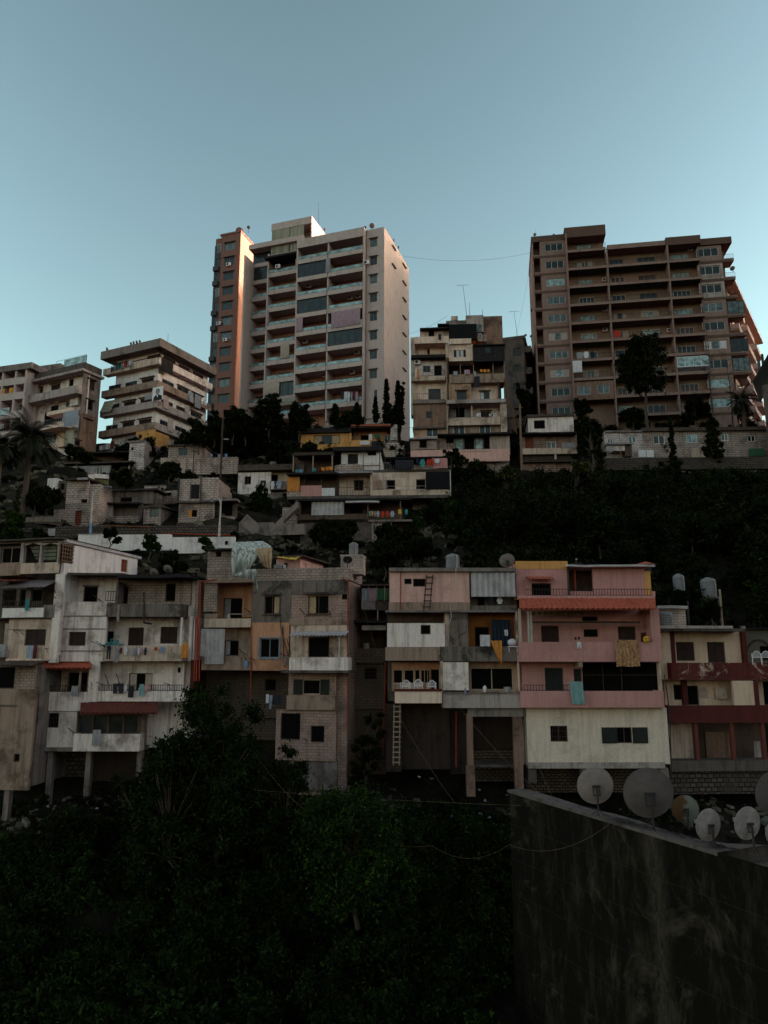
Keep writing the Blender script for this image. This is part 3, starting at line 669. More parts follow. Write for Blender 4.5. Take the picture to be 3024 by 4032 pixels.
    for (x,y,r,lb,d) in ((1225,200,19,'large dish on the right roof corner of the beige tower',1.5),(1175,212,10,'small dish beside the large one on the beige tower roof',1.5),(330,212,12,'dish at the left roof corner of the beige tower',1.5),
                   (881,226,9,'dish behind the penthouse of the beige tower',6)):
        p = F.world(x, y, d); w = r/T1.s*(p.y*cP+p.z*sP)/FPX; dish_at(p, w, lb, drop=1.2, group='dishes on the beige tower roof', arm=False)
    for (x,y,r,lb) in ((1384,305,9,'small dish on the side parapet of the beige tower, nearest the front'),(1418,355,9,'small dish on the side parapet of the beige tower, farther back'),(1482,702,11,'dish on the far edge of the beige tower side, against the sky')):
        p = R.world(x, y, .3); w = r/T1.s*(p.y*cP+p.z*sP)/FPX; dish_at(p, w, lb, drop=.6, face=(.8,.4,.4), group='dishes on the beige tower roof', arm=False)
    p = F.world(838, 185, 8); antenna(p, 4.2, 'thin tall whip antenna on the roof of the beige tower', .02, False)
    return B
MT = main_tower()
# ============================================================ BROWN TOWER behind, left
def brown_tower():
    B = Bld('apartment_tower', 'narrow reddish brown tower with a dark grey strip, left of the beige tower', 'apartment tower', T1, 255, 700, 128, -18.7)
    F = B.F; R = B.side('R', 255, 700); X = lambda x: F.pt(x, 700, 0)[0]
    ys = [350,455,562,670,783,893,1005,1115,1228,1345,1457]; x0 = [193,188,182,177,170,163,157,152,145,140,135]
    zc = [F.pt(a, y, 0)[1] for a, y in zip(x0, ys)]; st = (zc[0]-zc[-1])/10; top = F.pt(200, 262, 0)[1]; bot = zc[-1]-12
    aL, aM = X(62), X(117); xc = F.pt(193,350,0)[0]
    F.wallm(aM, R.U, bot, top, 'tower_brown'); F.wallm(aL, aM-.005, bot, top-1.6, 'tower_grey', .35, .2)
    for i, z in enumerate([zc[0]-st*k for k in range(11)]):
        F.winm(xc-1.1, xc+1.1, z-.8, z+.8, 'g', 0, fr='frame_grey', hood=True, pane=random.choice(['glass_dark','glass_grey']))
        F.winm((aL+aM)/2-.4, (aL+aM)/2+1.2, z-.9+.3, z+.9+.3, 'g', .35, fr='frame_white' if i in (0,3,6) else 'frame_grey', pane='glass_grey' if i in (0,3,6,8) else 'glass_dark', cols=2)
        if i not in (0,3,6): F.balm(aL, (aL+aM)/2+.3, z-1.5, z-.6, 'tower_grey', -.1, .35, 'balcony')
    F.boxm(aM-.3, R.U+.12, top-.02, top+.35, 'tower_brown', -.12, 12, 'parapet')
    e = 12.0; R.wallm(.23, e, bot, top-.02, 'tower_brown_lit', 0, .2); F.boxm(aL+.02, R.U-.22, bot, top-.05, 'tower_brown', .56, e, 'core')
    B.done()
    for (x,y,lb) in ((183,480,'under the second window'),(113,908,'beside the sixth window'),(160,1027,'under the seventh window')):
        ac_unit(F.world(x, y+12, -.25), 'white air conditioner on the brown tower, '+lb, group='air conditioners on the brown tower', rz=B.yaw)
    p = F.world(265, 240, 2); dish_at(p, .75, 'dish on the roof of the narrow brown tower', drop=1.2, arm=False)
    antenna(F.world(115, 300, 1), 1.3, 'short antenna at the left roof edge of the brown tower', .05, False)
brown_tower()
# ============================================================ RIGHT TOWER
def right_tower():
    B = Bld('apartment_block', 'wide brown apartment block with long balconies, right of the skyline', 'apartment block', T2, 1235, 700, 111, -9)
    F = B.F; X = lambda x, d=0: F.pt(x, 700, d)[0]
    ys = [207,326,445,561,681,801,926,1048,1180,1308]
    z0 = F.pt(228, 207, 0)[1]; z8 = F.pt(255, 1180, 0)[1]; st = (z0-z8)/8; zc = [z0-st*k for k in range(10)]; zf = [z-1.55 for z in zc]
    bot = zf[9]-2.5
    a0, a1, a2, a3, a4, a5, a6, a7 = X(100), X(152), X(328), X(606,-1), X(1022,-1), X(1232), X(1390), X(1452)
    # left flat strip with windows and the dark recess at its left edge
    F.wallm(a1, a2, bot, F.pt(240,140,0)[1], 'block_brown'); zt1 = F.pt(240,132,0)[1]
    F.boxm(a0-.2, a2+.02, zt1-.9, zt1+.15, 'block_band', -.06, 12, 'parapet')
    F.wallm(a5, a6, bot+.0, zf[1]+2.6, 'block_brown')
    F.boxm(a5-.1, a7+.3, zf[0]+.15-.55, zf[0]+.75, 'block_band', -.1, 12, 'parapet')
    rnd = random.Random(3)
    for k in range(10):
        z = zf[k]
        xw = F.pt(245,640,0)[0]
        F.winm(xw-1.55, xw+1.45, z+.85, z+2.2, 'g', 0, cols=3, pane=rnd.choice(['glass_grey','glass_dark','glass_light','glass_grey']), fr='frame_white', curtain=('b','c_stripe') if k in (5,7) else None)
        F.boxm(a0, a2, z-.35, z+.02, 'block_band', -.05, .3, 'floor_band')
        # recess loggia on the far left
        F.balm(a0, a1-.01, z-.3, z+.35, 'block_brown', .1, 2, 'balcony')
        if k >= 1:
            xr = F.pt(1290,640,0)[0]
            F.winm(xr-1.75, xr+1.65, z+.85, z+2.3, 'g', 0, cols=3, pane=['glass_dark','glass_dark','glass_dark','glass_dark','glass_grey','glass_dark','glass_grey','glass_dark','glass_light','glass_light'][k], fr='frame_white', curtain=('b','c_white') if k == 6 else None)
            if k in (2, 3):
                for (u, v, w_, x_) in ((a5+.02, xr-1.8, z, z+2.6), (xr+1.7, a6-.02, z, z+2.6), (xr-1.79, xr+1.69, z, z+.8), (xr-1.79, xr+1.69, z+2.35, z+2.6)): F.boxm(u, v, w_, x_, 'concrete_light', -.03, .05, 'repainted_panel')
            F.boxm(a5, a7+(.0 if k < 4 else .9), z-.45, z-.02, 'block_band', -.05, .3, 'floor_band')
    F.boxm(a0+.05, a2-.05, bot, zt1-.95, 'block_loggia', 2.0, 13, 'core'); F.boxm(a0-.12, a0+.1, bot, zt1-.9, 'block_brown', .05, 13, 'core')
    F.boxm(a2+.02, a5+1, bot, zf[0]+.1, 'block_loggia', 1.2, 12.9, 'core')
    F.boxm(a5+.02, a6-.02, bot, zf[0]+.15, 'block_brown', .23, 12.8, 'core')
    F.boxm(a1-.1, a1+.001, bot, zt1-.9, 'block_brown', 0.05, 2, 'core')
    # balconies
    for (b0, b1, nm, lv) in ((a2+.12, a3-.12, 'L', range(0,9)), (a3+.12, a4-.12, 'M', range(1,10)), (a4+.12, a5-.02, 'R', range(1,10))):
        W = b1-b0
        for k in lv:
            z = zf[k]; j = jit()
            if nm == 'L' and k == 8:
                w = F.wallm(b0, b1, z-.4, z+2.7, 'brown_stain', -.9, .25)
                F.winm(b0+W*.08, b0+W*.40, z+.5, z+2.0, 'g', -.9, cols=2, pane='glass_grey'); F.winm(b0+W*.58, b0+W*.88, z+.6, z+2.1, 'g', -.9, cols=2, pane='glass_grey'); continue
            q = MB(); q.box(b0+j, b1-j, -1.0, 1.2, z-.2, z); q.box(b0+j, b1-j, -1.03, -.9, z-.32, z+.14); F.put(q, 'balcony', 'block_brown')
            if nm == 'R' and k == 7:                     # glazed-in balcony with a white frame
                F.winm(b0, b1, z+1.0, z+2.7, 'g', -.95, fr='plastic_white', cols=4, pane='glass_light', name='glazing'); F.railm(b0, b1, z+.14, z+.98, 'rail_light', -1.0, .2); continue
            q = MB(); q.box(b0+.1, b1-.1, -.95, 1.1, z-.212, z-.204); F.put(q, 'soffit', 'green_soffit' if k in (1,2) or (nm == 'L' and k in (1,5)) else 'block_band')
            F.railm(b0, b1, z+.14, z+1.0, 'rail_rust' if (k+len(nm)) % 3 == 0 else 'rail_dark', -1.0, .16)
            wn = [(.28,.68)] if nm == 'L' else ([(.06,.30),(.54,.84)] if nm == 'M' else [(.15,.72)])
            for (u, v) in wn: F.winm(b0+W*u, b0+W*v, z+.05, z+2.15, 'g', 1.2, cols=4 if nm != 'M' else 3, fr='frame_white' if rnd.random() < .7 else 'frame_grey', pane=rnd.choice(['glass_dark','glass_grey','glass_dark','glass_light']), curtain=('b','c_stripe') if rnd.random() < .3 else None, name='door')
            if rnd.random() < .4: F.railm(b0+.1, b1-.1, z+2.3, z+2.36, 'rail_dark', -.7, 1.5)
    for a in (a2, a3, a4):
        F.boxm(a-.12, a+.12, bot, zf[0]-.4 if a > a2 else zf[0]+3.2, 'block_brown', -1.02, 1.3, 'fin_wall')
    F.boxm(a5-.14, a5+.0, bot, zf[0]-.4, 'block_brown', -.1, 1.3, 'fin_wall')
    # upper parapets
    F.boxm(a3+.13, a4-.2, zf[0]-.25, zf[0]+.55, 'block_brown', -.9, 8, 'parapet'); F.boxm(a4-.19, a5+.2, zf[0]-.45, zf[0]+.95, 'block_band', -1.05, 8.1, 'parapet')
    F.boxm(a2-.25, a3+.0, zf[0]+2.45, zf[0]+4.3, 'block_band', -1.0, 9, 'parapet'); F.boxm(a2+.1, a3-.15, zf[0]+.05, zf[0]+2.45, 'block_loggia', 1.4, 9.1, 'core')
    F.boxm(a3+.2, a3+4.2, zf[0]+.56, zf[0]+1.4, 'block_brown', 3, 7, 'stair_room')
    # right end: open corner balconies that catch the sun, glazed ones lower down
    F.boxm(a6-.5, a7-.4, bot, zf[0]+.1, 'block_loggia', 2.2, 12.7, 'core')
    for k in range(1, 10):
        z = zf[k]; ex = .4 if k < 4 else 1.3
        q = MB(); q.box(a6+.003, a7+ex, -.02, 2.3, z-.3, z-.05); q.box(a6+.003, a7+ex, -.03, .1, z-.3, z+.15); F.put(q, 'balcony', 'block_brown')
        if k in (4, 6, 7): F.winm(a6+.1, a7+ex, z+.2, z+2.4, 'g', 0.05, fr='steel_dark', cols=3, pane='glass_grey' if k != 6 else 'glass_dark', name='glazing')
        else: F.railm(a6+.1, a7+ex, z+.15, z+.95, 'rail_dark', .0, .16)
    B.done()
    for (x,y,lb) in ((1138,235,'top right balcony'),(565,440,'third left balcony'),(568,640,'fifth left balcony'),(568,775,'sixth left balcony'),(1000,780,'sixth middle balcony')):
        ac_unit(F.world(x, y, 1.0), 'air conditioner on the brown block, '+lb, group='air conditioners on the brown block', rz=B.yaw)
    for (x,y,m,kd,lb) in ((398,935,'c_grey','sheet','grey sheet'),(440,930,'c_white','shirt','white shirt'),(480,930,'c_navy','shirt','navy shirt'),(648,790,'c_red','sheet','striped red blanket')):
        hang(F, x-22, y-20, x+22, y+24, m, lb+' over the balcony rail of the brown block', kd, d=-1.1)
    hang(F, 350, 972, 412, 1050, 'c_white', 'long white curtain at the left end of a balcony of the brown block', d=-1.05, cat='curtain', name='curtain')
    for (x,y,r,lb) in ((95,125,10,'left roof corner'),(222,128,8,'roof behind the left windows'),(1007,150,9,'roof above the right balconies'),(1362,150,9,'right end of the roof')):
        p = F.world(x, y, 2); dish_at(p, r/T2.s*(p.y*cP+p.z*sP)/FPX, 'satellite dish on the brown block, '+lb, drop=1, arm=False, group='dishes on the brown block')
    p = F.world(1420, 352, 0); dish_at(p, 16/T2.s*(p.y*cP+p.z*sP)/FPX, 'dish fixed to the right end balcony of the brown block, against the sky', drop=.7, arm=False)
    p = F.world(72, 633, 0); dish_at(p, 11/T2.s*(p.y*cP+p.z*sP)/FPX, 'dark dish sticking out of the left edge of the brown block', m='dish_dark', drop=.3, arm=False, mast=False, face=(-.7,.5,.4))
    # the wing behind, turned to the sun
    C = Bld('apartment_block', 'sunlit pink block seen edge on behind the right end of the brown block', 'apartment block', T2, 1462, 800, 122, 55.4)
    G = C.F; top = G.pt(1465, 545, 0)[1]; e = 30; n = 7; hst = (top-G.pt(1465,1150,0)[1])/5.2
    b = top-hst*8; G.wallm(-1, e, b, top, 'wing', 1.2, .3); G.boxm(-.9, e, b, top-.05, 'wing', 1.52, 10, 'core')
    G.boxm(-1.5, e+.5, top-.1, top+.35, 'wing', -.5, 4, 'parapet')
    for k in range(8):
        z = top-hst*(k+1)
        for (u, v) in ((0, 8), (11, 19), (22, 29)):
            G.balm(u, v, z-.3, z+.8, 'tower_beige', -.2, 1.2, 'balcony')
            G.winm(u+1, u+3.2, z+.4, z+2.3, 'g', 1.2, fr='frame_grey'); G.winm(u+5, u+7, z+.4, z+2.3, 'g', 1.2, fr='frame_grey')
    C.done()
right_tower()
# ============================================================ WHITE CORNER BLOCK, left
def corner_block():
    B = Bld('apartment_block', 'stained white corner block with wraparound balconies and a large portrait banner', 'apartment block', T3, 1143, 400, 98, -25.5)
    F = B.F; R = B.side('R', 1143, 400); U = R.U; aL = F.pt(733, 500)[0]; e = R.pt(1535, 560)[0]
    zr = F.pt(1165,62,-.3)[1]
    pts = [195,360,505,660]; zt = [F.pt(1150,y)[1] for y in pts]; st = (zt[0]-zt[3])/3; zt.append(zt[3]-st)
    w = 1.0; bot = zt[4]-4
    F.wallm(aL+w+.6, U-w, bot, zr-1.15, 'white_bright', w); R.wallm(w+.22, e, bot, zr-1.15, 'white_bright', w)
    F.boxm(aL+w+.7, U-w-.24, bot, zr-1.25, 'white_bright', w+.23, e-.02, 'core')
    F.boxm(aL-.2, U+.5, zr-1.2, zr, 'concrete', -.5, e+.3, 'roof')
    q = MB(); q.box(aL+w+.5, U-w+.03, w-.04, w+.02, zr-1.9, zr-1.75); F.put(q, 'trim', 'maroon')
    q = MB(); q.box(w-.03, e-w, w-.04, w+.02, zr-1.9, zr-1.75); R.put(q, 'trim', 'maroon')
    mats = ['cream_dirty','rusty_concrete','concrete_light','rusty_concrete']
    for k in range(4):
        z = zt[k]; m = mats[k]; m2 = 'white_plaster' if k == 0 else ('rusty_concrete' if k == 1 else 'concrete_light'); h = 1.0
        j = jit()
        q = MB(); q.box(aL+j, U+j, 0+j, .13, z-h, z); q.box(aL, aL+.13, .13, w, z-h+.02, z-.01); q.box(aL+.1, U-w, .13, w+.02, z-h+.01, z-h+.18); F.put(q, 'balcony', m)
        q = MB(); q.box(.135+j, e, 0+j, .13, z-h, z-.003); q.box(.13, e-w, .13, w+.01, z-h+.012, z-h+.19); R.put(q, 'balcony', m2)
    rnd = random.Random(11)
    for k in range(4):
        z = zt[k]
        for x in ((835,950,1070) if k else (880,1100)):
            a = F.pt(x, 400, w)[0]; F.winm(a-1.15, a+1.15, z-.5, z+1.05, 'g' if rnd.random()<.5 else 's', w, fr='frame_white' if rnd.random()<.4 else 'frame_brown', hood=rnd.random()<.5)
        for x in (1215,1325,1430):
            a = R.pt(x, 500, w)[0]; R.winm(a-1.25, a+1.25, z-.6, z+1.1, 'g' if rnd.random()<.6 else 's', w, fr='frame_grey', hood=rnd.random()<.3)
    # lowest floor, partly closed in with orange plaster
    F.wall(985, 700, 1118, 835, 'ochre', .05, .3); F.win(1005,758,1030,785,'o',.05); F.win(1030,708,1050,725,'o',.05); q = MB()
    R.wallm(.3, R.pt(1215,770)[0], zt[4]-1.2, zt[3]-1.3, 'ochre', .05, .3); a_,b_,c_,d_ = R.rect(1140,775,1212,840,.05); R.winm(a_,b_,c_,d_,'o',.05)
    F.boxm(F.pt(990,760)[0], U-.1, zt[4]-1.3, zt[3]-1.3, 'ochre', .36, 3, 'core')
    F.balm(aL+1.0, F.pt(985,760)[0], zt[4]-.9, zt[4]+.0, 'concrete_light', 0, w, 'balcony'); F.win(890,805,935,850,'g',w,fr='plastic_white',pane='glass_light')
    F.corr(885,725,990,805,'awning_grey',-.5,.9,'awning',.5,.02)
    # dark storage on the roof end
    B.done()
    cl = ['c_dark','c_navy','c_teal','c_dark','c_green','c_navy','c_teal','c_pink','c_red','c_maroon','c_lilac','c_white','c_bluegrey']
    for i, m in enumerate(cl):
        x = 806+i*12; y = 262-i*3.6
        hang(F, x, y, x+10, y+44-(i%3)*6, m, '%s garment on the line along the top balcony of the white corner block'%m[2:], 'shirt' if i%2 else 'sheet', d=-.15, group='washing on the top balcony of the corner block')
    for i, (m, x0, x1, y0, y1) in enumerate((('c_white',722,742,838,872),('c_lilac',745,768,832,868),('c_white',770,785,828,866),('c_stripe',787,800,825,864),('c_maroon',803,830,805,862))):
        hang(F, x0, y0, x1, y1, m, '%s cloth drying on the lowest left balcony of the white corner block'%m[2:], d=-.15, group='washing on the lowest balcony of the corner block')
    for (x0,y0,x1,y1,m,lb) in ((1185,480,1225,570,'c_beige','beige'),(1372,450,1400,520,'c_bluegrey','pale blue'),(1412,470,1455,565,'c_grey','grey'),(1215,640,1258,735,'c_stripe','torn striped'),(1340,545,1375,600,'c_stripe','tan'),(1460,490,1475,540,'c_white','white'),(1480,500,1497,545,'c_white','small white')):
        hang(R, x0, y0, x1, y1, m, lb+' cloth hanging down the right side of the white corner block', d=-.1, cat='cloth')
    hang(F, 1050,462,1108,505,'c_grey','grey awning cloth beside the portrait banner',d=-.15,cat='awning'); hang(F,755,512,835,590,'c_awn','slanting striped awning on the left end of the corner block',d=-.4,cat='awning',skew=-.8)
    R.corr(1170,218,1258,300,'sheet_dark',-.08,None,'screen',.4,.02)
    # banner: flat board with a grey bust of a man in a suit
    a0,a1,z0,z1 = F.rect(1107, 412, 1183, 510, -.25); q = MB(); q.box(a0,a1,-.29,-.25,z0,z1); W=a1-a0;H=z1-z0
    t = thing('portrait_banner','large white banner with a black and white portrait of a man in a suit','banner',(B.O[0]+(a0*B.c+.25*B.s),B.O[1]+(a0*B.s-.25*B.c),B.O[2]+z0),B.yaw)
    q = MB(); q.box(0,W,-.03,0,0,H); q.build('board','plastic_white',t)
    def disc(cx, cz, rx, rz, m, nm, e, top=1):
        q = MB(); k = 20; q.add([(cx+rx*math.cos(6.283*i/k), -.032-e, cz+rz*math.sin(6.283*i/k)) for i in range(k)], [tuple(range(k))]); return q.build(nm, m, t)
    q = MB(); q.add([(W*.12,-.034,0.02),(W*.95,-.034,.02),(W*.92,-.034,H*.30),(W*.66,-.034,H*.42),(W*.36,-.034,H*.42),(W*.15,-.034,H*.28)],[(0,1,2,3,4,5)]); q.build('suit','c_dark',t)
    disc(W*.5,H*.66,W*.20,H*.20,'c_dark','hair',.004); disc(W*.5,H*.60,W*.17,H*.19,'c_grey','face',.008)
    q = MB(); q.add([(W*.42,-.046,H*.42),(W*.58,-.046,H*.42),(W*.5,-.046,H*.18)],[(0,1,2)]); q.build('shirt_front','c_white',t)
    for (x,z,rx,rz) in ((.43,.62,.035,.012),(.57,.62,.035,.012),(.5,.50,.05,.010)): disc(W*x,H*z,W*rx,H*rz,'c_dark','feature',.014)
    for i,(x,y,r) in enumerate(((778,138,13),(951,97,11),(970,90,11),(993,87,12),(1015,82,11))):
        p = F.world(x, y, 1.0); dish_at(p, r/T3.s*(p.y*cP+p.z*sP)/FPX, ['round dish alone on the left roof corner of the white corner block','first of four dishes in a row on the corner block roof, from the left','second of four dishes in a row on the corner block roof, from the left','third of four dishes in a row on the corner block roof, from the left','last of four dishes in a row on the corner block roof, from the left'][i], drop=.9, arm=False, face=(.5,.6,.4), group='dishes on the corner block roof' if i else None)
    antenna(F.world(1218,85,6), 1.4, 'short whip antenna on the corner block roof', .01, False)
corner_block()
# ============================================================ GREY-SIDED BLOCK left of it (view T8)
T8 = View(0,1350,2.7644)
def grey_block():
    B = Bld('apartment_block', 'white fronted block with a bare grey side wall, behind the palm', 'apartment block', T8, 905, 600, 98, -26)
    F = B.F; R = B.side('R', 905, 500); U = R.U; aL = F.pt(270,500)[0]; e = R.pt(1085, 600)[0]
    z1 = F.pt(905,315)[1]; bot = z1-17
    F.wallm(aL, U, bot, z1, 'white_plaster', .8); R.wallm(.0, e, bot, z1, 'concrete', 0, .24)
    R.boxm(.01, e+.001, F.pt(840,1180)[1]-2, F.pt(850,760)[1], 'brown_stain', -.02, .1, 'plaster_patch')
    F.boxm(aL+.05, U-.26, bot, z1-.02, 'white_plaster', 1.03, e-.02, 'core')
    F.boxm(aL-.6, U+.3, z1-.1, z1+.25, 'concrete_light', -.6, e+.3, 'cornice'); F.boxm(aL-.4, U+.05, z1+.26, z1+1.35, 'concrete_dark', -.1, e, 'parapet')
    F.railm(F.pt(600,290)[0], U, z1+1.36, z1+2.6, 'rail_dark', .1, 1.8); F.glassrail(F.pt(680,290)[0], U, z1+1.4, z1+2.5, .2, m='glass_light')
    F.bal(245,545,885,620,'concrete_light',-.9,.8) if False else None
    zb = F.pt(870, 455,-.9)[1]; F.balm(aL-1, U-.1, zb-1.1, zb, 'concrete_light', -.9, .8)
    zb = F.pt(830, 665,-.7)[1]; F.balm(F.pt(560,700)[0], U-1.0, zb-.9, zb-.35, 'cream', -.7, .8); F.railm(F.pt(490,700)[0], U-1.0, zb-.35, zb+.35, 'rail_dark', -.7, .3)
    zb = F.pt(700, 870,-1.5)[1]; F.balm(aL+1, F.pt(690,900,-1.5)[0], zb-.45, zb, 'cream', -1.5, .8); F.railm(aL+1, F.pt(690,900,-1.5)[0], zb, zb+.9, 'rail_light', -1.5, .35)
    F.win(405,500,465,550,'s',.8,hood=True); F.win(555,450,655,510,'s',.8,hood=True); F.win(752,395,800,470,'o',.8)
    F.win(550,680,635,740,'o',.8); F.win(715,635,755,700,'g',.8,hood=True)
    F.wall(760,590,845,680,'white_bright',.3,.4)
    F.win(480,745,680,870,'o',.8); F.box(620,925,700,1130,'cream_yellow',.3,.8,'pier'); F.win(450,980,610,1100,'g',.8,pane='glass_grey',cols=4)
    for (x0,y0,x1,y1) in ((952,405,1035,515),(935,625,1012,730),(908,835,990,955),(812,1060,868,1120)): a,b,c,d = R.rect(x0,y0,x1,y1); R.winm(a,b,c,d,'s' if y0 < 500 else 'o',0,hood=True)
    B.done()
    hang(F,685,740,850,905,'c_bluegrey','large pale sheet closing the end of a balcony on the grey sided block',d=-1.4,cat='sheet'); hang(F,712,930,805,1110,'c_awn','long striped curtain below the pale sheet on the grey sided block',d=-.4,cat='curtain')
    for (x,y,lb) in ((522,668,'left'),(612,650,'right')): ac_unit(F.world(x,y,.5), 'air conditioner above the white middle balcony of the grey sided block, the %s one'%lb, rz=B.yaw, group='air conditioners on the grey sided block')
    # far left block with loggias
    B = Bld('apartment_block', 'tan block at the left edge of the photo with open loggias and orange curtains', 'apartment block', T8, 270, 500, 101, -17)
    F = B.F; a0 = F.pt(-160,500)[0]; a1 = F.pt(345,350)[0]; zt = F.pt(350,215)[1]; R = B.side('R', 345, 350)
    F.boxm(a0, a1, zt-.9, zt, 'concrete', -.2, 10, 'parapet'); F.boxm(a0, a1-.5, zt-17, zt-.92, 'tower_beige', 1.8, 9.9, 'core')
    for y in (440, 600, 800, 1010):
        z = F.pt(140,y)[1]; F.boxm(a0, a1-1, z-.25, z+.8, 'tower_beige', 0, 1.8, 'balcony')
    for x in (-70,15,155,265): a = F.pt(x,500)[0]; F.boxm(a-.15,a+.15,zt-17,zt-.91,'tower_beige',.02,1.8,'fin_wall')
    F.win(20,370,70,420,'g',1.8,cols=2); F.win(200,470,250,560,'o',1.8); F.win(0,710,100,790,'g',0,cols=4,pane='glass_light'); F.win(0,890,40,940,'g',0,cols=2)
    F.boxm(F.pt(30,700)[0], F.pt(240,700)[0], F.pt(100,1000)[1], F.pt(100,640)[1], 'block_pink', .05, 1.9, 'infill_wall') if False else None
    B.done()
    hang(F,0,505,50,585,'c_bright','orange curtain on the far left loggia, left half',d=.1,cat='curtain'); hang(F,98,490,142,570,'c_bright','orange curtain on the far left loggia, right half',d=.1,cat='curtain'); hang(F,262,470,300,555,'c_grey','grey curtain in a loggia of the tan left block',d=.1,cat='curtain')
    B = Bld('roof_house', 'low concrete house top with a sunlit edge, between the tan and the grey sided blocks', 'house', T8, 650, 300, 112, -17)
    F = B.F; F.body(430,235,655,330,'concrete',0,8,down=12); F.body(340,255,440,330,'concrete_dark',1.5,8,down=12); dish_px(T8,573,250,17,110,'dish on the low concrete house top at left',drop=1,arm=False); B.done()
grey_block()
# ============================================================ MIDDLE BUILDING between the towers
def middle_block():
    B = Bld('apartment_block', 'patched middle block of stacked flats with a black net at the top, between the towers', 'apartment block', T4, 700, 1300, 96, -4)
    F = B.F
    F.body(205,640,575,1720,'tower_peach',2.2,10,down=2); F.body(600,700,1190,1700,'dark_brown',2.25,10.1,down=2)
    # left half
    F.box(285,545,600,632,'cream_dirty',1.8,7,'roof_room'); F.win(378,548,443,622,'o',1.8); F.shed(285,522,600,548,'sheet_dark',1.0,7)
    F.bal(225,622,600,695,'cream',0,2.2); F.box(185,632,235,1480,'cream_dirty',.7,2.3,'pier')
    F.bal(190,820,565,850,'sheet_dark',-.1,2.2); F.wall(225,697,562,822,'cream',1.5); F.win(365,755,395,815,'o',1.5); F.rail(215,760,560,822,'rail_rust',.0,.5)
    F.wall(208,860,572,1060,'white_plaster',1.0,1.2); F.win(318,940,400,1012,'g',1.0,fr='frame_grey'); F.win(440,935,525,1048,'d',1.0)
    F.bal(195,1052,560,1100,'cream_dirty',-.1,1.0); F.rail(213,978,555,1052,'rail_dark',-.05,.2)
    F.wall(210,1100,575,1335,'cream',.9,1.3); F.win(378,1192,512,1312,'g',.9,fr='frame_brown',pane='glass_smoke',name='door')
    F.bal(205,1310,568,1348,'concrete',-.1,.9); F.rail(210,1240,562,1310,'rail_rust',-.05,.28)
    F.wall(212,1348,575,1612,'brown_stain',.2,2.0); F.win(355,1438,415,1510,'g',.2,fr='frame_brown',cols=1,bars=True)
    F.box(205,1608,600,1622,'concrete_dark',-.1,2,'slab'); F.wall(215,1622,575,1735,'orange_stain',.3,1.9); F.win(355,1615,487,1712,'g',.3,cols=2,pane='glass_dark')
    F.box(575,850,602,1700,'dark_brown',.1,2.4,'pier'); F.box(562,690,602,860,'cream_dirty',.1,2.4,'pier')
    # right half
    F.box(787,390,978,572,'concrete_light',3.0,9,'stair_room'); F.box(978,400,1186,760,'brown_stain',3.6,9.2,'stair_room'); F.box(570,448,790,500,'concrete',2.6,8,'roof_room')
    F.box(625,400,698,445,'cream_dirty',4,5.5,'chimney'); F.shed(478,480,605,500,'sheet_dark',1.0,5)
    q = MB(); a0,a1,z0,z1 = F.rect(607,487,905,655,.6); q.box(a0,a1,.6,3,z0,z1); F.put(q,'net_screen','black_net'); F.box(905,492,955,560,'glass_grey',2.9,3.0,'window')
    F.bal(608,645,845,700,'cream',0,2.4); F.box(850,590,925,668,'orange_deep',1.0,3,'roof_room'); F.win(920,588,960,665,'g',1.0,pane='glass_grey'); F.box(925,600,1010,675,'cream_dirty',1.6,3,'roof_room')
    F.wall(602,705,862,890,'cream',.3,2.0); F.win(680,768,760,845,'g',.3,leaves=.3,curtain=('b','c_white'))
    q = MB(); a0,a1,z0,z1 = F.rect(862,712,1208,882,0); q.box(a0,a1,0,2.3,z0,z1-.2); q.box(a0,a1+.1,-.3,2.3,z1-.16,z1-.02); F.put(q,'glazed_veranda','sheet_dark'); F.win(992,742,1058,805,'g',0,fr='steel_dark',cols=1,pane='glass_dark')
    for x in (865,930,1105,1150): F.box(x,715,x+5,870,'steel_dark',-.03,.02,'mullion')
    F.corr(605,862,870,890,'sheet_dark',-.6,.3,'awning',.25,.04); F.corr(870,855,1205,890,'sheet_dark',-.7,0,'awning',.25,.04)
    F.bal(605,1030,1210,1125,'rusty_concrete',-.2,2.3); F.wall(620,888,1200,1035,'dark_brown',2.0)
    for x in (722,866,1078,1200): F.box(x,890,x+7,1032,'wood_light',-.1,-.02,'post')
    F.wall(602,1125,846,1340,'orange_stain',.0,2.2); F.win(685,1218,793,1318,'g',0,fr='frame_brown',hood=True,pane='glass_smoke')
    F.wall(846,1125,1142,1312,'cream',.9,1.3); F.win(940,1222,1045,1315,'g',.9,fr='frame_grey',curtain=('l','c_white'),pane='glass_dark',hood=True)
    F.box(1142,1125,1152,1310,'dark_brown',0,2.2,'pier'); F.bal(580,1305,1222,1345,'concrete_light',-.3,2)
    F.wall(605,1370,1165,1510,'white_plaster',1.6); F.win(605,1375,845,1505,'o',1.6,curtain=('b','c_grey')); F.win(950,1440,1060,1500,'s',1.6,hood=True); F.box(843,1370,858,1510,'cream_dirty',.4,1.8,'pier')
    F.bal(580,1503,1160,1585,'cream_dirty',-.2,2); F.box(1165,1340,1232,1660,'cream_dirty',0,2.3,'pier')
    for x in (705,988): F.box(x,1372,x+5,1505,'steel_dark',-.15,-.1,'post')
    F.wall(585,1585,1165,1700,'rusty_concrete',.4,2.0); F.win(650,1600,775,1688,'g',.4,cols=2,fr='plastic_white',pane='glass_smoke'); F.win(932,1583,1058,1678,'g',.4,cols=2,fr='plastic_white',pane='glass_smoke')
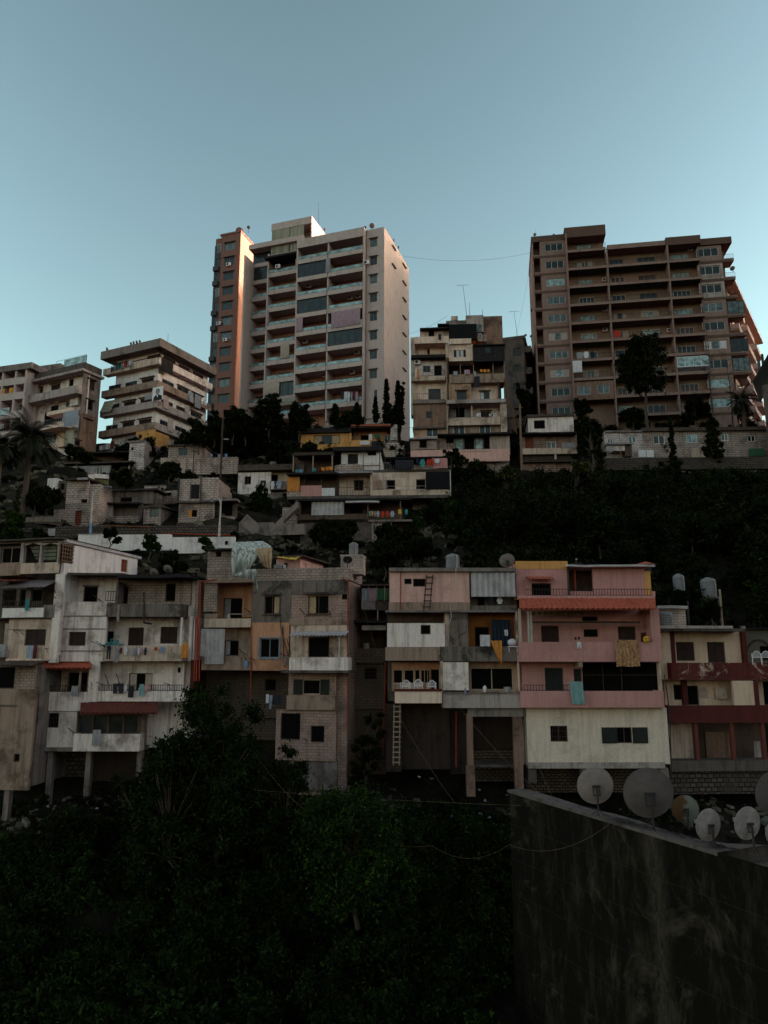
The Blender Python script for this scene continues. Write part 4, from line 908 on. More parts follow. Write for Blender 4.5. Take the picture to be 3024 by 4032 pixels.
    F.pipe([(575,900),(580,1680)],'wood_light',.06,-.3); F.pipe([(1205,1080),(1245,1300),(1290,1420),(1340,1680)],'rust',.07,-.25); F.pipe([(590,1380),(585,1690)],'pipe_white',.05,-.25)
    B.done()
    ac_unit(F.world(257,925,.7),'white air conditioner on the left wall of the patched middle block')
    for (x0,y0,x1,y1,m,kd,lb) in ((232,982,252,1075,'c_white','sheet','long white towel'),(254,982,280,1075,'c_orange','sheet','orange striped towel'),(770,985,830,1035,'c_lilac','sheet','lilac patterned blanket'),(870,1000,902,1060,'c_bluegrey','shirt','pale blue shirt'),
                         (875,1055,938,1175,'c_dark','sheet','long dark blanket'),(938,978,972,1010,'c_bright','shirt','bright orange shirt'),(974,978,1012,1012,'c_bright','shirt','second bright orange shirt'),(1014,978,1048,1010,'c_orange','shirt','third orange shirt'),
                         (902,1462,950,1492,'c_white','sheet','white towel'),(1035,1462,1060,1492,'c_white','shirt','white undershirt'),(1066,1462,1082,1492,'c_dark','shirt','small dark shirt'),(1086,1462,1105,1490,'c_white','shirt','white child shirt'),(487,595,518,660,'c_dark','sheet','dark towel'),(652,1002,695,1045,'c_bluegrey','sheet','grey bedspread')):
        hang(F,x0,y0,x1,y1,m,lb+' hanging on the patched middle block',kd,d=-.35)
    antenna(F.world(797,392,4),4.7,'tall yagi antenna on the middle block, against the sky',.10); antenna(F.world(828,388,5),2.0,'thin pole beside the tall antenna on the middle block',.01,False)
    antenna(at(*T4(1352,640),112),4.6,'yagi antenna between the middle block and the brown block',.1); antenna(F.world(968,382,5),.8,'short stick on the roof corner of the middle block',.02,False)
    # base house
    B = Bld('house', 'low block house with two pale glass doors below the patched middle block', 'house', T4, 700, 1800, 93, -4)
    F = B.F; F.shed(478,1672,1272,1712,'sheet_dark',-.8,4); F.shed(165,1720,470,1742,'sheet_grey',-.5,4)
    F.body(185,1740,1262,1980,'block_grey',.85,5,down=3); F.wall(182,1742,475,1850,'block_grey',0); F.win(280,1748,362,1835,'o',0)
    F.wall(475,1712,1050,1900,'block_grey',.6,.3); F.win(570,1712,658,1785,'o',.6); F.win(668,1722,760,1872,'g',.6,fr='frame_brown',cols=1,pane='glass_light',name='door'); F.win(766,1715,880,1880,'o',.6); F.win(885,1715,975,1868,'g',.6,fr='frame_brown',cols=1,pane='glass_light',name='door'); F.win(978,1712,1045,1880,'o',.6)
    F.wall(1050,1700,1265,1905,'block_pale',.05); F.wall(185,1852,1262,1985,'pale_pink',.0,.25,name='base_wall'); F.rail(668,1845,1040,1880,'rail_dark',.0,.4); B.done()
    # brown neighbour between middle and right tower
    B = Bld('apartment_block', 'dim brown block with stacked balconies, squeezed in front of the brown block', 'apartment block', T4, 1425, 900, 116, -17)
    F = B.F; R = B.side('R',1425,900); F.wall(1195,650,1425,1500,'concrete_dark'); e = 14
    for y0,y1 in ((750,835),(930,1005),(1130,1200)): F.win(1298,y0,1383,y1,'g',0,fr='frame_brown',bars=True)
    zt = F.pt(1425,640)[1]; zb = F.pt(1425,1500)[1]; R.wallm(.23,e,zb,zt,'brown_stain',0,.2); F.boxm(F.pt(1196,900)[0],R.U-.25,zb-6,zt-.02,'concrete_dark',.25,e,'core'); F.boxm(F.pt(1192,900)[0],R.U+.2,zt,zt+.5,'concrete_dark',-.1,e,'parapet')
    for y in (870,1070,1260): a = R.pt(1490,y)[0]; z = R.pt(1450,y)[1]; R.balm(.6,e-1,z-.2,z+.9,'concrete_dark',-1.1,0)
    R.winm(1.5,3.5,zt-5,zt-3,'g',0); B.done()
    for i,(x,y) in enumerate(((1436,607),(1495,618))): dish_px(T4,x,y,13,118,'round dish on the dim brown block roof, %s of the pair'%('left','right')[i],drop=1,arm=False,group='pair of dishes on the dim brown block')
    # dark tiled eave at the far right edge
    B = Bld('house', 'dark house with a steep pointed roof at the right edge of the skyline', 'house', T2, 1620, 1200, 92, -32)
    F = B.F; F.body(1628,1110,1900,1400,'concrete_dark',0,7,down=4)
    a0,z0 = F.pt(1562,1125); a1,z1 = F.pt(1800,700); q = MB(); q.add([(a0,-1,z0),(a1,-1,z1),(a1,8,z1),(a0,8,z0),(a0,-1,z0-.3),(a1,-1,z1-.6),(a1,8,z1-.6),(a0,8,z0-.3)],[(0,1,2,3),(4,5,6,7),(0,1,5,4),(0,3,7,4)]); F.put(q,'roof','sheet_dark')
    a2 = 2*a1-a0; q = MB(); q.add([(a2,-1,z0),(a1+.02,-1,z1),(a1+.02,8,z1),(a2,8,z0),(a2,-1,z0-.3),(a1,-1,z1-.6),(a1,8,z1-.6),(a2,8,z0-.3)],[(0,1,2,3),(4,5,6,7),(0,1,5,4),(0,3,7,4)]); F.put(q,'roof','sheet_dark')
    F.box(1590,965,1608,1060,'concrete_dark',4,4.6,'chimney'); F.box(1615,925,1632,1040,'concrete_dark',4,4.6,'chimney'); B.done()
middle_block()
# ============================================================ NEAR ROW
def plastic_chair(w, label, rz=0, group=None):
    t = thing('plastic_chair', label, 'chair', w, rz, group)
    q = MB(); q.box(-.24,.24,-.22,.24,.42,.45); q.build('seat','plastic_white',t)
    q = MB(); n = 9; arc = [(-.25+.5*i/n, .24, .45+.36*math.sin(math.pi*i/n)**.5) for i in range(n+1)]
    q.path(arc, .02, 5)
    for i in range(1, n): q.tube((arc[i][0]*.9,.235,.45), arc[i], .013, 4)
    q.build('backrest','plastic_white',t)
    for a in (-1,1):
        q = MB(); q.path([(a*.25,.24,.62),(a*.27,0,.66),(a*.26,-.2,.64),(a*.25,-.22,.44)], .018, 5); q.build('armrest','plastic_white',t)
        for b in (-1,1): q = MB(); q.tube((a*.23,b*.21,.43),(a*.26,b*.25,0),.02,5); q.build('leg','plastic_white',t)
    return t
def ladder(fr, xb, yb, xt, yt, d0, d1, wpx, n, label, m='wood'):
    a0, z0 = fr.pt(xb, yb, d0); a1, z1 = fr.pt(xt, yt, d1); B = fr.B; w = (fr.pt(xb+wpx,yb,d0)[0]-a0)/2
    o = Vector((B.O[0]+a0*B.c-d0*B.s, B.O[1]+a0*B.s+d0*B.c, B.O[2]+z0)); t = thing('ladder', label, 'ladder', o, B.yaw)
    top = Vector((a1-a0, d1-d0, z1-z0))
    for sgn in (-1,1):
        q = MB(); q.tube(Vector((sgn*w,0,0)), top+Vector((sgn*w,0,0)), .035, 5); q.build('rail', m, t)
    for i in range(n):
        c = top*((i+.6)/n); q = MB(); q.box(c.x-w*1.35,c.x+w*1.35,c.y-.05,c.y-.02,c.z-.035,c.z+.035); q.build('rung', m, t)
    return t
def stilt(fr, x0, y0, x1, y1, m='concrete', d=.3, th=.4, down=.9):
    a0,a1,z0,z1 = fr.rect(x0,y0,x1,y1,d); return fr.boxm(a0,a1,z0-down,z1,m,d,d+th,'pillar')
# ---- upper left white house with arches and long white side
B = Bld('house','white house with arched loggia openings and a long white side wall, upper left','house',VA,487,600,45.5,-13)
NB0 = B; F = B.F; R = B.side('R',487,600); e = R.pt(1122,360)[0]
F.body(-130,175,487,1150,'concrete',2.2,6,down=1)
zt = F.pt(480,160)[1]
F.wall(-120,210,170,350,'concrete_dark',.4); F.win(8,217,165,348,'g',.4,fr='wood_light',cols=2,pane='dark_room'); F.box(-120,350,165,450,'rusty_concrete',.2,2.2,'parapet')
F.box(165,345,470,432,'cream_dirty',-.1,.05,'parapet'); F.wall(165,180,487,345,'concrete_dark',2.0,.15)
q = MB()
for x0,x1 in ((192,320),(335,466)):                       # pointed arch openings: three pillars under a lintel with sloped haunches
    a,z = F.pt(x0,345); b,_ = F.pt(x1,345); _,zh = F.pt(x0,185); c = (a+b)/2; z2 = F.pt(x0,205)[1]
    q.add([(a,0,zh),(c,0,zh),(a,0,z2),(a,.15,zh),(c,.15,zh),(a,.15,z2)],[(0,2,1),(3,4,5),(1,2,5,4)]); q.add([(b,0,zh),(c,0,zh),(b,0,z2),(b,.15,zh),(c,.15,zh),(b,.15,z2)],[(0,1,2),(3,5,4),(1,4,5,2)])
F.put(q,'arch','concrete_light')
for x0,x1 in ((165,192),(320,336),(466,490)): F.box(x0,165,x1,346,'concrete_light',0,.25,'pillar')
F.box(-120,160,490,184,'concrete',-.02,2.3,'lintel'); F.shed(-130,148,500,160,'rust_sheet',-.35,6,drop=.05)
F.wall(-110,440,455,800,'concrete_dark',1.6); F.box(345,690,440,795,'concrete',-.05,.1,'parapet'); F.bal(15,715,348,792,'white_bright',-.15,1.6); F.box(-120,780,460,800,'concrete_dark',0,1.6,'slab')
F.win(20,560,130,700,'o',1.6,bars=True); F.win(160,560,205,700,'o',1.6); F.win(255,560,340,660,'o',1.6,fr='frame_brown'); F.box(350,460,450,690,'wood_dark',1.1,1.5,'screen'); F.rail(20,655,345,712,'rail_dark',-.1,.16)
F.box(210,540,248,700,'concrete',.1,.3,'pillar'); F.corr(-20,470,372,545,'awning_grey',-1.0,.4,'awning',.3,.02); F.corr(-120,470,130,490,'tile_red',-1.0,.2,'awning')
F.wall(60,800,425,1150,'cream_dirty',.25); F.win(202,886,372,1020,'s',.25,pane='shutter_brown'); F.box(45,1128,400,1142,'cream',-.1,.25,'ledge'); F.box(-120,810,60,1150,'dark_brown',.9,1.2,'wall'); F.box(-120,1060,48,1115,'concrete_light',.0,.3,'parapet')
F.wall(425,435,487,1160,'white_plaster',-.02); q = MB()
R.wallm(.23,e,F.pt(487,1100)[1],zt-.1,'white_bright',0,.25)
a0,a1,z0,z1 = R.rect(500,190,600,348); R.winm(a0,a1,z0,z1,'o',0,fr='wood',name='window'); 
for i in range(5):
    q2 = MB() if i == 0 else q2
    c = a0+(a1-a0)*(i+.5)/5; q2.box(c-.03,c+.03,-.03,-.005,z0,z1); zz = z0+(z1-z0)*(i+.5)/5; q2.box(a0,a1,-.05,-.031,zz-.03,zz+.03)
R.put(q2,'trellis','wood')
a0,a1,z0,z1 = R.rect(990,318,1043,420); R.winm(a0,a1,z0,z1,'s',0,pane='shutter_red',fr='shutter_red')
q = MB(); q.box(.1,e+.3,-.12,.2,zt-.12,zt+.06); R.put(q,'roof_edge','sheet_light')
F.boxm(F.pt(-130,600)[0],R.U-.3,zt-.1,zt+.02,'concrete_dark',2.0,e,'roof')
F.boxm(R.U-5,R.U-.26,zt-8,zt-.15,'white_bright',2.22,e-.02,'wall')
B.done()
hang(F,232,183,322,320,'c_tent','striped cloth sagging in the left arch of the upper white house',d=.5,kind='wedge'); hang(F,338,178,462,325,'c_tent','striped cloth filling the right arch of the upper white house',d=.5)
hang(F,32,840,72,1080,'c_stripe','beige curtain tied at the left edge, below the upper white house',d=.5,cat='curtain',thin=.5); hang(F,212,1020,270,1138,'c_bluegrey','pale blue towel hanging under the brown shutters',d=.1); hang(F,272,1020,300,1135,'c_maroon','dark red towel beside the pale blue one',d=.1); hang(F,208,640,240,735,'c_teal','teal cloth over the short white balcony at left',d=-.25)
hang(F,-5,1010,48,1115,'c_grey','grey cloth at the very left edge of the near row',d=-.05)
# ---- lowest concrete block at the left edge
B = Bld('house','streaked bare concrete house on stilts at the lower left edge','house',VA,260,1500,44.5,-6)
F = B.F; F.wall(-140,1185,285,1375,'block_grey',.3); F.win(-140,1195,118,1372,'o',.3); F.wall(-140,1375,262,2200,'rusty_concrete',0); F.win(110,1905,158,1970,'o',0); F.box(-140,1505,130,1517,'concrete_dark',-.06,.02,'ledge')
F.body(-140,1190,262,2180,'concrete',.53,5); F.corr(-140,1150,270,1182,'rust_sheet',-1.2,.3,'awning',.3,.03)
stilt(F,20,2190,62,2500,'concrete',.2); stilt(F,-110,2190,-70,2500,'concrete',.2); B.done()
# ---- big white house
B = Bld('house','large white stucco house of four floors with red tiled awnings, left of the near row','house',VA,860,1100,46,-1.5)
NB1 = B; F = B.F; R = B.side('R',1562,900)
F.body(300,455,1560,1150,'white_plaster',1.45,8); F.body(300,1150,1500,1880,'white_plaster',1.46,7.9)
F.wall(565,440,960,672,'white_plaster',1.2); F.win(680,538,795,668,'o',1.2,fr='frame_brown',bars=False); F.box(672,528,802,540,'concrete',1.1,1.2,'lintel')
F.wall(455,425,570,680,'white_plaster',.3,.9); F.bal(450,665,866,780,'white_plaster',0,1.2); F.wall(430,780,862,1150,'white_plaster',0); F.win(560,908,698,1022,'s',0,fr='frame_brown')
for y in (775,880,1060): F.box(430,y,858,y+7,'concrete',-.05,0,'ledge')
F.shed(548,428,1005,446,'rust_sheet',-.35,8,drop=.2); F.shed(955,440,1560,468,'sheet_dark',-.45,8.1,drop=.25)
F.wall(955,455,1560,690,'block_grey',1.25); F.win(992,538,1045,680,'d',1.25); F.win(1350,512,1433,660,'o',1.25,fr='frame_brown')
F.bal(868,680,1487,785,'concrete_black',-.05,1.25); F.rail(862,575,944,658,'rail_dark',.1,.14); F.box(945,500,962,690,'concrete',.2,1.2,'pier')
F.wall(862,780,1542,1150,'white_plaster',1.22); F.win(872,903,926,1012,'o',1.22); F.win(1045,872,1172,1020,'s',1.22); F.win(1308,866,1448,1005,'s',1.22)
F.bal(838,1022,1485,1148,'cream_dirty',-.1,1.2); F.box(1468,790,1485,1022,'white_bright',-.05,.12,'post'); F.pipe([(1175,585),(1175,835),(1240,842)],'steel_dark',.06,-.12); F.box(955,690,972,825,'concrete_light',-.14,-.05,'post')
F.wall(800,1148,1502,1400,'white_plaster',1.18); F.win(1050,1245,1242,1396,'o',1.18,curtain=('b','c_stripe')); F.win(1448,1198,1476,1242,'o',1.18)
F.bal(798,1392,1500,1478,'white_plaster',-.05,1.18); F.rail(815,1340,1500,1392,'rail_dark',-.02,.14)
F.wall(290,1205,735,1410,'cream_dirty',1.2); F.win(555,1240,712,1400,'o',1.2,name='door'); F.bal(268,1400,722,1556,'white_plaster',0,1.2); F.rail(300,1345,722,1400,'rail_dark',.03,.14); F.wall(722,1148,805,1480,'white_plaster',.02)
F.tiles(345,1150,748,1207,'tile_red',-.7,.5); F.box(640,1225,655,1400,'wood_light',-.05,.05,'post'); F.box(298,1205,312,1400,'cream_dirty',.02,.2,'pier')
F.wall(242,1558,620,1862,'white_plaster',.1); F.win(368,1570,478,1692,'o',.1,bars=True)
F.wall(600,1476,1240,1580,'white_plaster',.3); F.wall(600,1570,1150,1760,'dark_brown',.28)
for x in (640,762,890,1012): F.win(x,1590,x+112,1738,'g',.28,cols=1,fr='frame_brown',pane='glass_smoke')
F.bal(598,1742,1142,1884,'white_plaster',-.45,.3); F.box(242,1855,1142,1885,'concrete',-.1,2,'slab'); F.tiles(655,1462,1282,1572,'tile_brown',-.9,.4,rows=6)
R2 = B.side('R',1150,1700,.3); e2 = 3.2; z1 = F.pt(1150,1545,.3)[1]; z0 = F.pt(1150,1880,.3)[1]; R2.wallm(.35,e2,z0,z1,'block_grey',0,.2); F.boxm(R2.U-5,R2.U-.2,z0,z1-.05,'white_plaster',.55,e2,'wall')
for i,x in enumerate((375,695,1105)): stilt(F,x,1888,x+42,2320 if i != 1 else 2120,'concrete',.2)
F.box(240,1885,1150,2250,'rubble',2.6,3.2,'back_wall'); F.boxm(F.pt(600,1900)[0],F.pt(1100,1900)[0],F.pt(600,2200)[1],F.pt(600,1890)[1],'undercroft_brown',2.4,2.7,'back_wall')
e = 5; z1 = F.pt(1562,470)[1]; zm = F.pt(1562,785)[1]; zl = F.pt(1562,1140)[1]; zb = F.pt(1562,1650)[1]
R.wallm(1.2,e,zm,z1,'block_grey',0,.2); R.wallm(1.1,e,zl,zm,'white_bright',-.03,.2); R.wallm(.9,e,zb,zl,'maroon',-.01,.2)
F.box(1540,780,1562,1150,'white_bright',.9,1.2,'pier')
B.done()
for (x0,y0,x1,y1,m,kd,lb) in ((872,1022,905,1130,'c_navy','trousers','navy trousers'),(932,1030,965,1160,'c_grey','sheet','long grey cloth'),(975,1035,1002,1085,'c_maroon','shirt','purple shirt'),(1004,1030,1044,1095,'c_white','shirt','white shirt'),(1068,1035,1088,1105,'c_bluegrey','trousers','pale trousers'),
                    (1092,1040,1118,1095,'c_grey','shirt','grey shirt'),(1122,1040,1142,1098,'c_white','shirt','small white shirt'),(1146,1035,1172,1090,'c_lilac','shirt','lilac shirt'),(1175,1035,1202,1098,'c_dark','shirt','black shirt'),(1258,1032,1290,1062,'c_red','shirt','small red garment'),(1308,1030,1340,1080,'c_blue','trousers','blue shorts')):
    hang(F,x0,y0,x1,y1,m,lb+' on the rail of the long stained balcony of the white house',kd,d=-.22,group='washing on the long stained balcony')
hang(F,1482,1005,1540,1122,'c_orange','orange blanket over the right end of the stained balcony',d=-.2,waves=2)
for (x0,y0,x1,y1,m,kd,lb) in ((922,1330,1008,1412,'c_dark','trousers','black trousers'),(1016,1338,1036,1400,'c_white','sheet','white rag'),(1050,1350,1095,1445,'c_dark','sheet','black skirt'),(1125,1335,1190,1430,'c_mint','shirt','mint green dress'),(1178,1330,1222,1395,'c_pink','shirt','pale pink blouse')):
    hang(F,x0,y0,x1,y1,m,lb+' on the iron railing above the brown tiled awning',kd,d=-.2,group='washing above the brown tiled awning')
hang(F,755,1708,822,1838,'c_grey','light grey towel over the bulging white balcony',d=-.55); hang(F,585,1350,640,1430,'c_grey','bundle of grey cloth tied to the wooden post',d=-.15)
for (x,y,r,lb) in ((1257,420,36,'left'),(1370,392,36,'right')): dish_px(VA,x,y,r,49,'grey dish on the dark sheet roof of the white house, the %s one'%lb,drop=.9,group='two dishes on the white house roof',face=(.1,.7,.6))
t = thing('net_bundle','teal fishing net heaped on the balcony corner','net',F.world(925,1022,-.1)); q = MB()
for i in range(90):
    a,b = random.uniform(0,6.28),random.uniform(0,1); r = .62*b**.5; p = Vector((r*math.cos(a),.15*math.sin(a),.42*(1-b)*random.uniform(.3,1)+.02)); q.tube(p,p+Vector((random.uniform(-.2,.2),random.uniform(-.05,.05),random.uniform(-.1,.08))),.02,4)
q.build('net','c_teal',t)
# red standpipes between the white and the brick house
t = thing('drain_pipes','bundle of red drain pipes running down between the white house and the orange brick house','pipe',at(*VB(160,1300),45.2))
for i,(x,yt) in enumerate(((148,790),(160,780),(183,500))):
    o = t.location; q = MB(); a = at(*VB(x,yt),45.2)-o; b = at(*VB(x-(8 if i else 14),1310),45.2)-o; q.tube(a,b,.05,6)
    if i == 2: q.tube(a, at(*VB(320,482),45.2)-o, .045, 6)
    q.build('pipe','pipe_red',t)
# ---- orange brick house
B = Bld('house','crumbling orange and block built house with a torn plastic tarp on its roof','house',VB,1392,800,45.5,-9.5)
NB2 = B; F = B.F; R = B.side('R',1392,800); U = R.U; e = R.pt(1502,600)[0]; zt = F.pt(1392,385)[1]
F.body(240,400,600,1220,'orange',1.75,6); F.body(600,480,922,1220,'orange',.25,6.1); F.body(922,480,1390,1230,'block_pink',.26,6.2); F.body(905,1225,1290,1960,'block_pink',.27,6,down=2); F.body(215,1225,905,1700,'block_dark',3.0,6.3,down=1)
F.wall(238,392,1395,490,'block_grey',-.03,.3,'parapet'); F.wall(242,238,452,400,'block_grey',.3,.25); F.win(312,252,356,297,'o',.3); F.body(242,242,452,400,'block_grey',.56,3); F.shed(228,228,455,240,'sheet_dark',-.1,3.2)
F.boxm(F.pt(240,480)[0],U-.05,zt-.6,zt-.5,'concrete_dark',.3,e,'roof')
# loggias of the left column
F.wall(215,488,320,742,'block_grey',.1); F.wall(318,490,612,790,'orange',1.5); F.win(372,632,526,800,'o',1.5,curtain=('l','c_grey'),name='door'); F.box(355,612,560,622,'orange',1.42,1.5,'lintel')
F.box(215,482,612,506,'rusty_concrete',-.05,1.6,'slab'); F.bal(213,800,595,872,'cream_dirty',-.1,1.5); F.box(213,760,322,800,'rusty_concrete',-.1,.05,'parapet'); F.box(402,762,422,802,'cream_dirty',-.1,.05,'post'); F.box(425,758,600,768,'concrete',-.1,0,'rail')
F.wall(195,880,600,1120,'cream_dirty',1.3); F.win(380,978,496,1102,'o',1.3,curtain=('l','c_white')); F.bal(193,1112,597,1222,'rusty_concrete',-.1,1.3); F.corr(222,885,380,1172,'sheet_light',-.22,None,'screen',.28,.05); F.box(185,885,235,1110,'sheet_light',.0,.1,'screen')
# middle column
F.wall(606,480,926,832,'concrete_black',0); F.win(708,615,833,762,'g',0,fr='frame_brown',pane='dark_room',curtain=('r','c_tan'),sill=True); F.box(690,586,835,604,'concrete_dark',-.25,.02,'lintel')
F.wall(597,832,906,1225,'orange',-.01); F.win(670,962,826,1120,'g',-.01,fr='frame_blue',pane='dark_room',cols=2); F.pipe([(835,620),(838,870),(900,1105)],'steel_dark',.025,-.06); F.pipe([(855,860),(870,1200)],'steel_dark',.03,-.06); F.pipe([(598,860),(596,1480)],'pipe_red',.035,-.08)
q = MB(); a0,a1,z0,z1 = F.rect(658,950,838,1132,-.03)
for (u,v,w,x_) in ((a0,a1,z1-.09,z1),(a0,a1,z0,z0+.09),(a0,a0+.09,z0+.09,z1-.09),(a1-.09,a1,z0+.09,z1-.09)): q.box(u,v,-.06,-.012,w,x_)
F.put(q,'window_surround','frame_blue')
# right column
F.wall(926,480,1392,602,'concrete_black',-.02); F.wall(918,600,1391,805,'block_pink',0); F.win(1065,612,1231,762,'g',0,fr='frame_brown',pane='dark_room',curtain=('l','c_tan'),sill=True,cols=2); F.win(1340,600,1384,643,'o',0); F.box(1018,584,1282,600,'concrete_dark',-.3,.02,'lintel')
F.box(912,803,1392,852,'rusty_concrete',-.04,.2,'floor_band'); F.wall(918,850,1388,1235,'cream_dirty',.02); F.win(1065,952,1236,1116,'o',.02,name='door'); F.corr(903,898,1362,938,'sheet_light',-1.3,-.1,'awning',.22,.03)
F.bal(906,1118,1384,1225,'white_plaster',-1.1,.05); F.box(840,1224,1392,1246,'concrete_dark',-1.2,.3,'slab'); F.box(1310,935,1318,1200,'pipe_white',-1.16,-1.1,'post'); F.pipe([(1345,470),(1392,500),(1388,830),(1386,1740)],'pipe_red',.04,-.06)
F.wall(902,1245,1292,1545,'block_pink',.0); F.win(1018,1297,1163,1420,'o',.0,fr='frame_cream',leaves=.55); F.bal(888,1430,1285,1545,'rusty_concrete',-.25,.1)
F.wall(800,1545,1292,1960,'block_pink',.0); F.win(1085,1675,1197,1812,'o',0); F.win(840,1572,1000,1790,'o',0); F.win(862,1690,925,1790,'g',-.02,pane='glass_light',cols=1) if False else None
R3 = B.side('R',1292,1600,0); R3.wallm(.23,3.2,F.pt(1292,2080)[1],F.pt(1292,1246)[1],'rusty_concrete',0,.2)
F.wall(215,1222,905,1610,'block_dark',2.7); F.win(710,1290,802,1390,'o',2.7); F.box(960,1955,1300,2200,'concrete',.1,3.4,'base_wall')
zz = F.pt(1392,1240)[1]; R.wallm(.2,e,zz,F.pt(1392,490)[1],'block_pink',0,.22); R.wallm(-.02,e,F.pt(1392,480)[1],zt,'block_grey',-.03,.25); F.boxm(U-4,U-.23,zz,zt-.7,'block_pink',.26,e-.02,'wall')
F.box(1330,285,1505,440,'block_pale',1.2,2.3,'chimney'); F.box(1325,278,1508,290,'concrete_light',1.15,2.35,'chimney')
B.done(); BR = F
water_tank(VB,1397,172,1472,279,47.2,'pale grey water tank on a block pillar, above the brick house','tank_grey')
dish_px(VB,1387,318,36,46.2,'dark mesh dish in front of the block pillar on the brick house roof',m='steel_dark',drop=1.1)
hang(F,800,1055,800+1,1056,'c_dark','x') if False else None
for (x0,y0,x1,y1,m,lb,kd) in ((720,1418,745,1490,'c_white','white towel on the dark line below the orange wall','sheet'),(750,1425,772,1540,'c_bluegrey','long pale towel on the dark line below the orange wall','sheet'),(775,1425,860,1500,'c_dark','dark blanket on the line below the orange wall','sheet'),(535,1145,575,1205,'c_blue','small blue shirt on the brown parapet under the sheet screen','shirt'),(868,1098,888,1180,'c_grey','narrow grey rag beside the blue framed window','sheet')): hang(F,x0,y0,x1,y1,m,lb,kd,d=-.2)
# tarps thrown over the roof hut
def drape(label, cat, outline, Y0, m, sag=.2, name='tarp', seed=1, rows=14, cols=16):
    """cloth hung between a top and a bottom polyline given as (x, y, depth) readings"""
    rnd = random.Random(seed); (V, topl, botl) = outline; o = at(*V(*topl[0][:2]), Y0+topl[0][2]); q = MB(); vs = []
    def samp(pl, f):
        g = f*(len(pl)-1); i = min(int(g), len(pl)-2); h = g-i; a, b = pl[i], pl[i+1]; x, y, d = [a[k]+(b[k]-a[k])*h for k in range(3)]; return at(*V(x, y), Y0+d)
    for k in range(rows+1):
        t = k/rows
        for i in range(cols+1):
            f = i/cols; p = samp(topl, f)*(1-t)+samp(botl, f)*t-o; p.y += -sag*math.sin(math.pi*t)+.10*math.sin(f*23+t*3+seed)*(.3+t)+rnd.uniform(-.02,.02); vs.append(p)
    R_ = cols+1; ob = obj(name, vs, [(k*R_+i,k*R_+i+1,(k+1)*R_+i+1,(k+1)*R_+i) for k in range(rows) for i in range(cols)], m, None, True, o); return tag(ob, label, cat)
drape('torn grey white plastic tarp hanging off the brick house roof','tarp',(VB,[(442,232,-.4),(520,205,0),(635,225,.2),(690,232,.3)],[(455,470,-.7),(530,410,-.6),(575,400,-.6),(600,390,-.4)]),45.6,'plastic_tarp',.3,seed=3)
drape('long twisted end of the plastic tarp hanging down the brick house wall','tarp',(VB,[(450,440,-.5),(560,400,-.7),(640,395,-.7)],[(470,462,-.5),(610,470,-.8),(660,590,-.8)]),45.4,'plastic_tarp',.1,seed=5,name='tarp')
drape('crumpled white plastic sheet over the ridge of the brick house hut','tarp',(VB,[(450,175,1.5),(560,172,1.4),(690,166,1.2),(760,205,1)],[(448,235,-.3),(560,232,-.2),(640,228,-.1),(765,222,.1)]),46,'plastic_tarp',.05,seed=7)
drape('ochre patterned blanket hanging beside the plastic tarp','blanket',(VB,[(630,232,.1),(700,226,0),(772,220,.1)],[(700,375,-.2),(735,388,-.2),(768,392,0)]),45.4,'c_tan',.1,'blanket',seed=9)
B = Bld('roof_hut','small salmon coloured hut with a yellow tarp on top, behind the brick house parapet','hut',VB,998,330,51,-14)
F = B.F; R = B.side('R',998,330); F.body(800,300,996,400,'pale_pink',.0,4,down=1); F.win(868,345,895,385,'o',-.02); R.wallm(.02,5,F.pt(998,420)[1],F.pt(998,292)[1],'pale_pink',-.01,.2); a0,a1,z0,z1 = R.rect(1025,352,1052,386); R.winm(a0,a1,z0,z1,'o',-.01); F.shed(760,285,1030,297,'rust_sheet',-.3,5.4); B.done()
drape('yellow tarp lying over the edge of the salmon hut','tarp',(VB,[(810,292,.8),(900,285,.8),(1035,290,.9)],[(815,300,-.3),(960,322,-.4),(1010,285,-.3)]),50.6,'c_yellow',.0,seed=4)
water_tank(VB,775,352,878,388,47.5,'low white tank behind the brick house parapet','tank_white')
# ---- shack in the gap
B = Bld('shack','narrow shack of curtains and rusty sheets in the gap right of the brick house','shack',VC,150,700,47.5,0)
F = B.F; F.box(45,560,290,640,'rust_sheet',0,.1,'screen'); F.corr(48,560,165,632,'sheet_grey',-.05,None,'screen',.08,.015); F.body(45,430,290,640,'dark_brown',2,4); F.shed(40,422,300,436,'rust_sheet',-.3,4)
for x in (100,168,235): F.box(x,432,x+10,560,'wood_light',-.05,.05,'post')
F.box(178,640,186,725,'pipe_white',0,.1,'post'); F.wall(-10,640,250,770,'dark_brown',2.2); F.box(50,765,250,805,'concrete_light',-.1,.2,'slab'); F.wall(-20,805,250,960,'dark_brown',2.4); F.box(-20,955,245,1075,'block_dark',.2,.5,'parapet'); F.box(70,912,112,960,'block_grey',.15,.5,'parapet')
F.shed(-20,722,250,742,'sheet_dark',-.4,3); F.wall(-30,1075,250,1460,'block_dark',.6,.3); F.win(70,1115,180,1215,'o',.6,bars=True); F.wall(-30,1460,250,2000,'dark_brown',.8,.3,); F.body(-30,740,250,1980,'dark_brown',2.9,6,down=2); F.pipe([(248,1070),(240,1400),(232,1835)],'pipe_red',.06,-.1); B.done()
hang(F,52,455,100,560,'c_bluegrey','pale blue flowered curtain in the gap shack',d=-.03,cat='curtain'); hang(F,108,455,168,560,'c_lilac','mauve draped curtain in the gap shack',d=-.03,cat='curtain'); hang(F,178,455,278,552,'c_green','dark green curtain in the gap shack',d=-.02,cat='curtain')
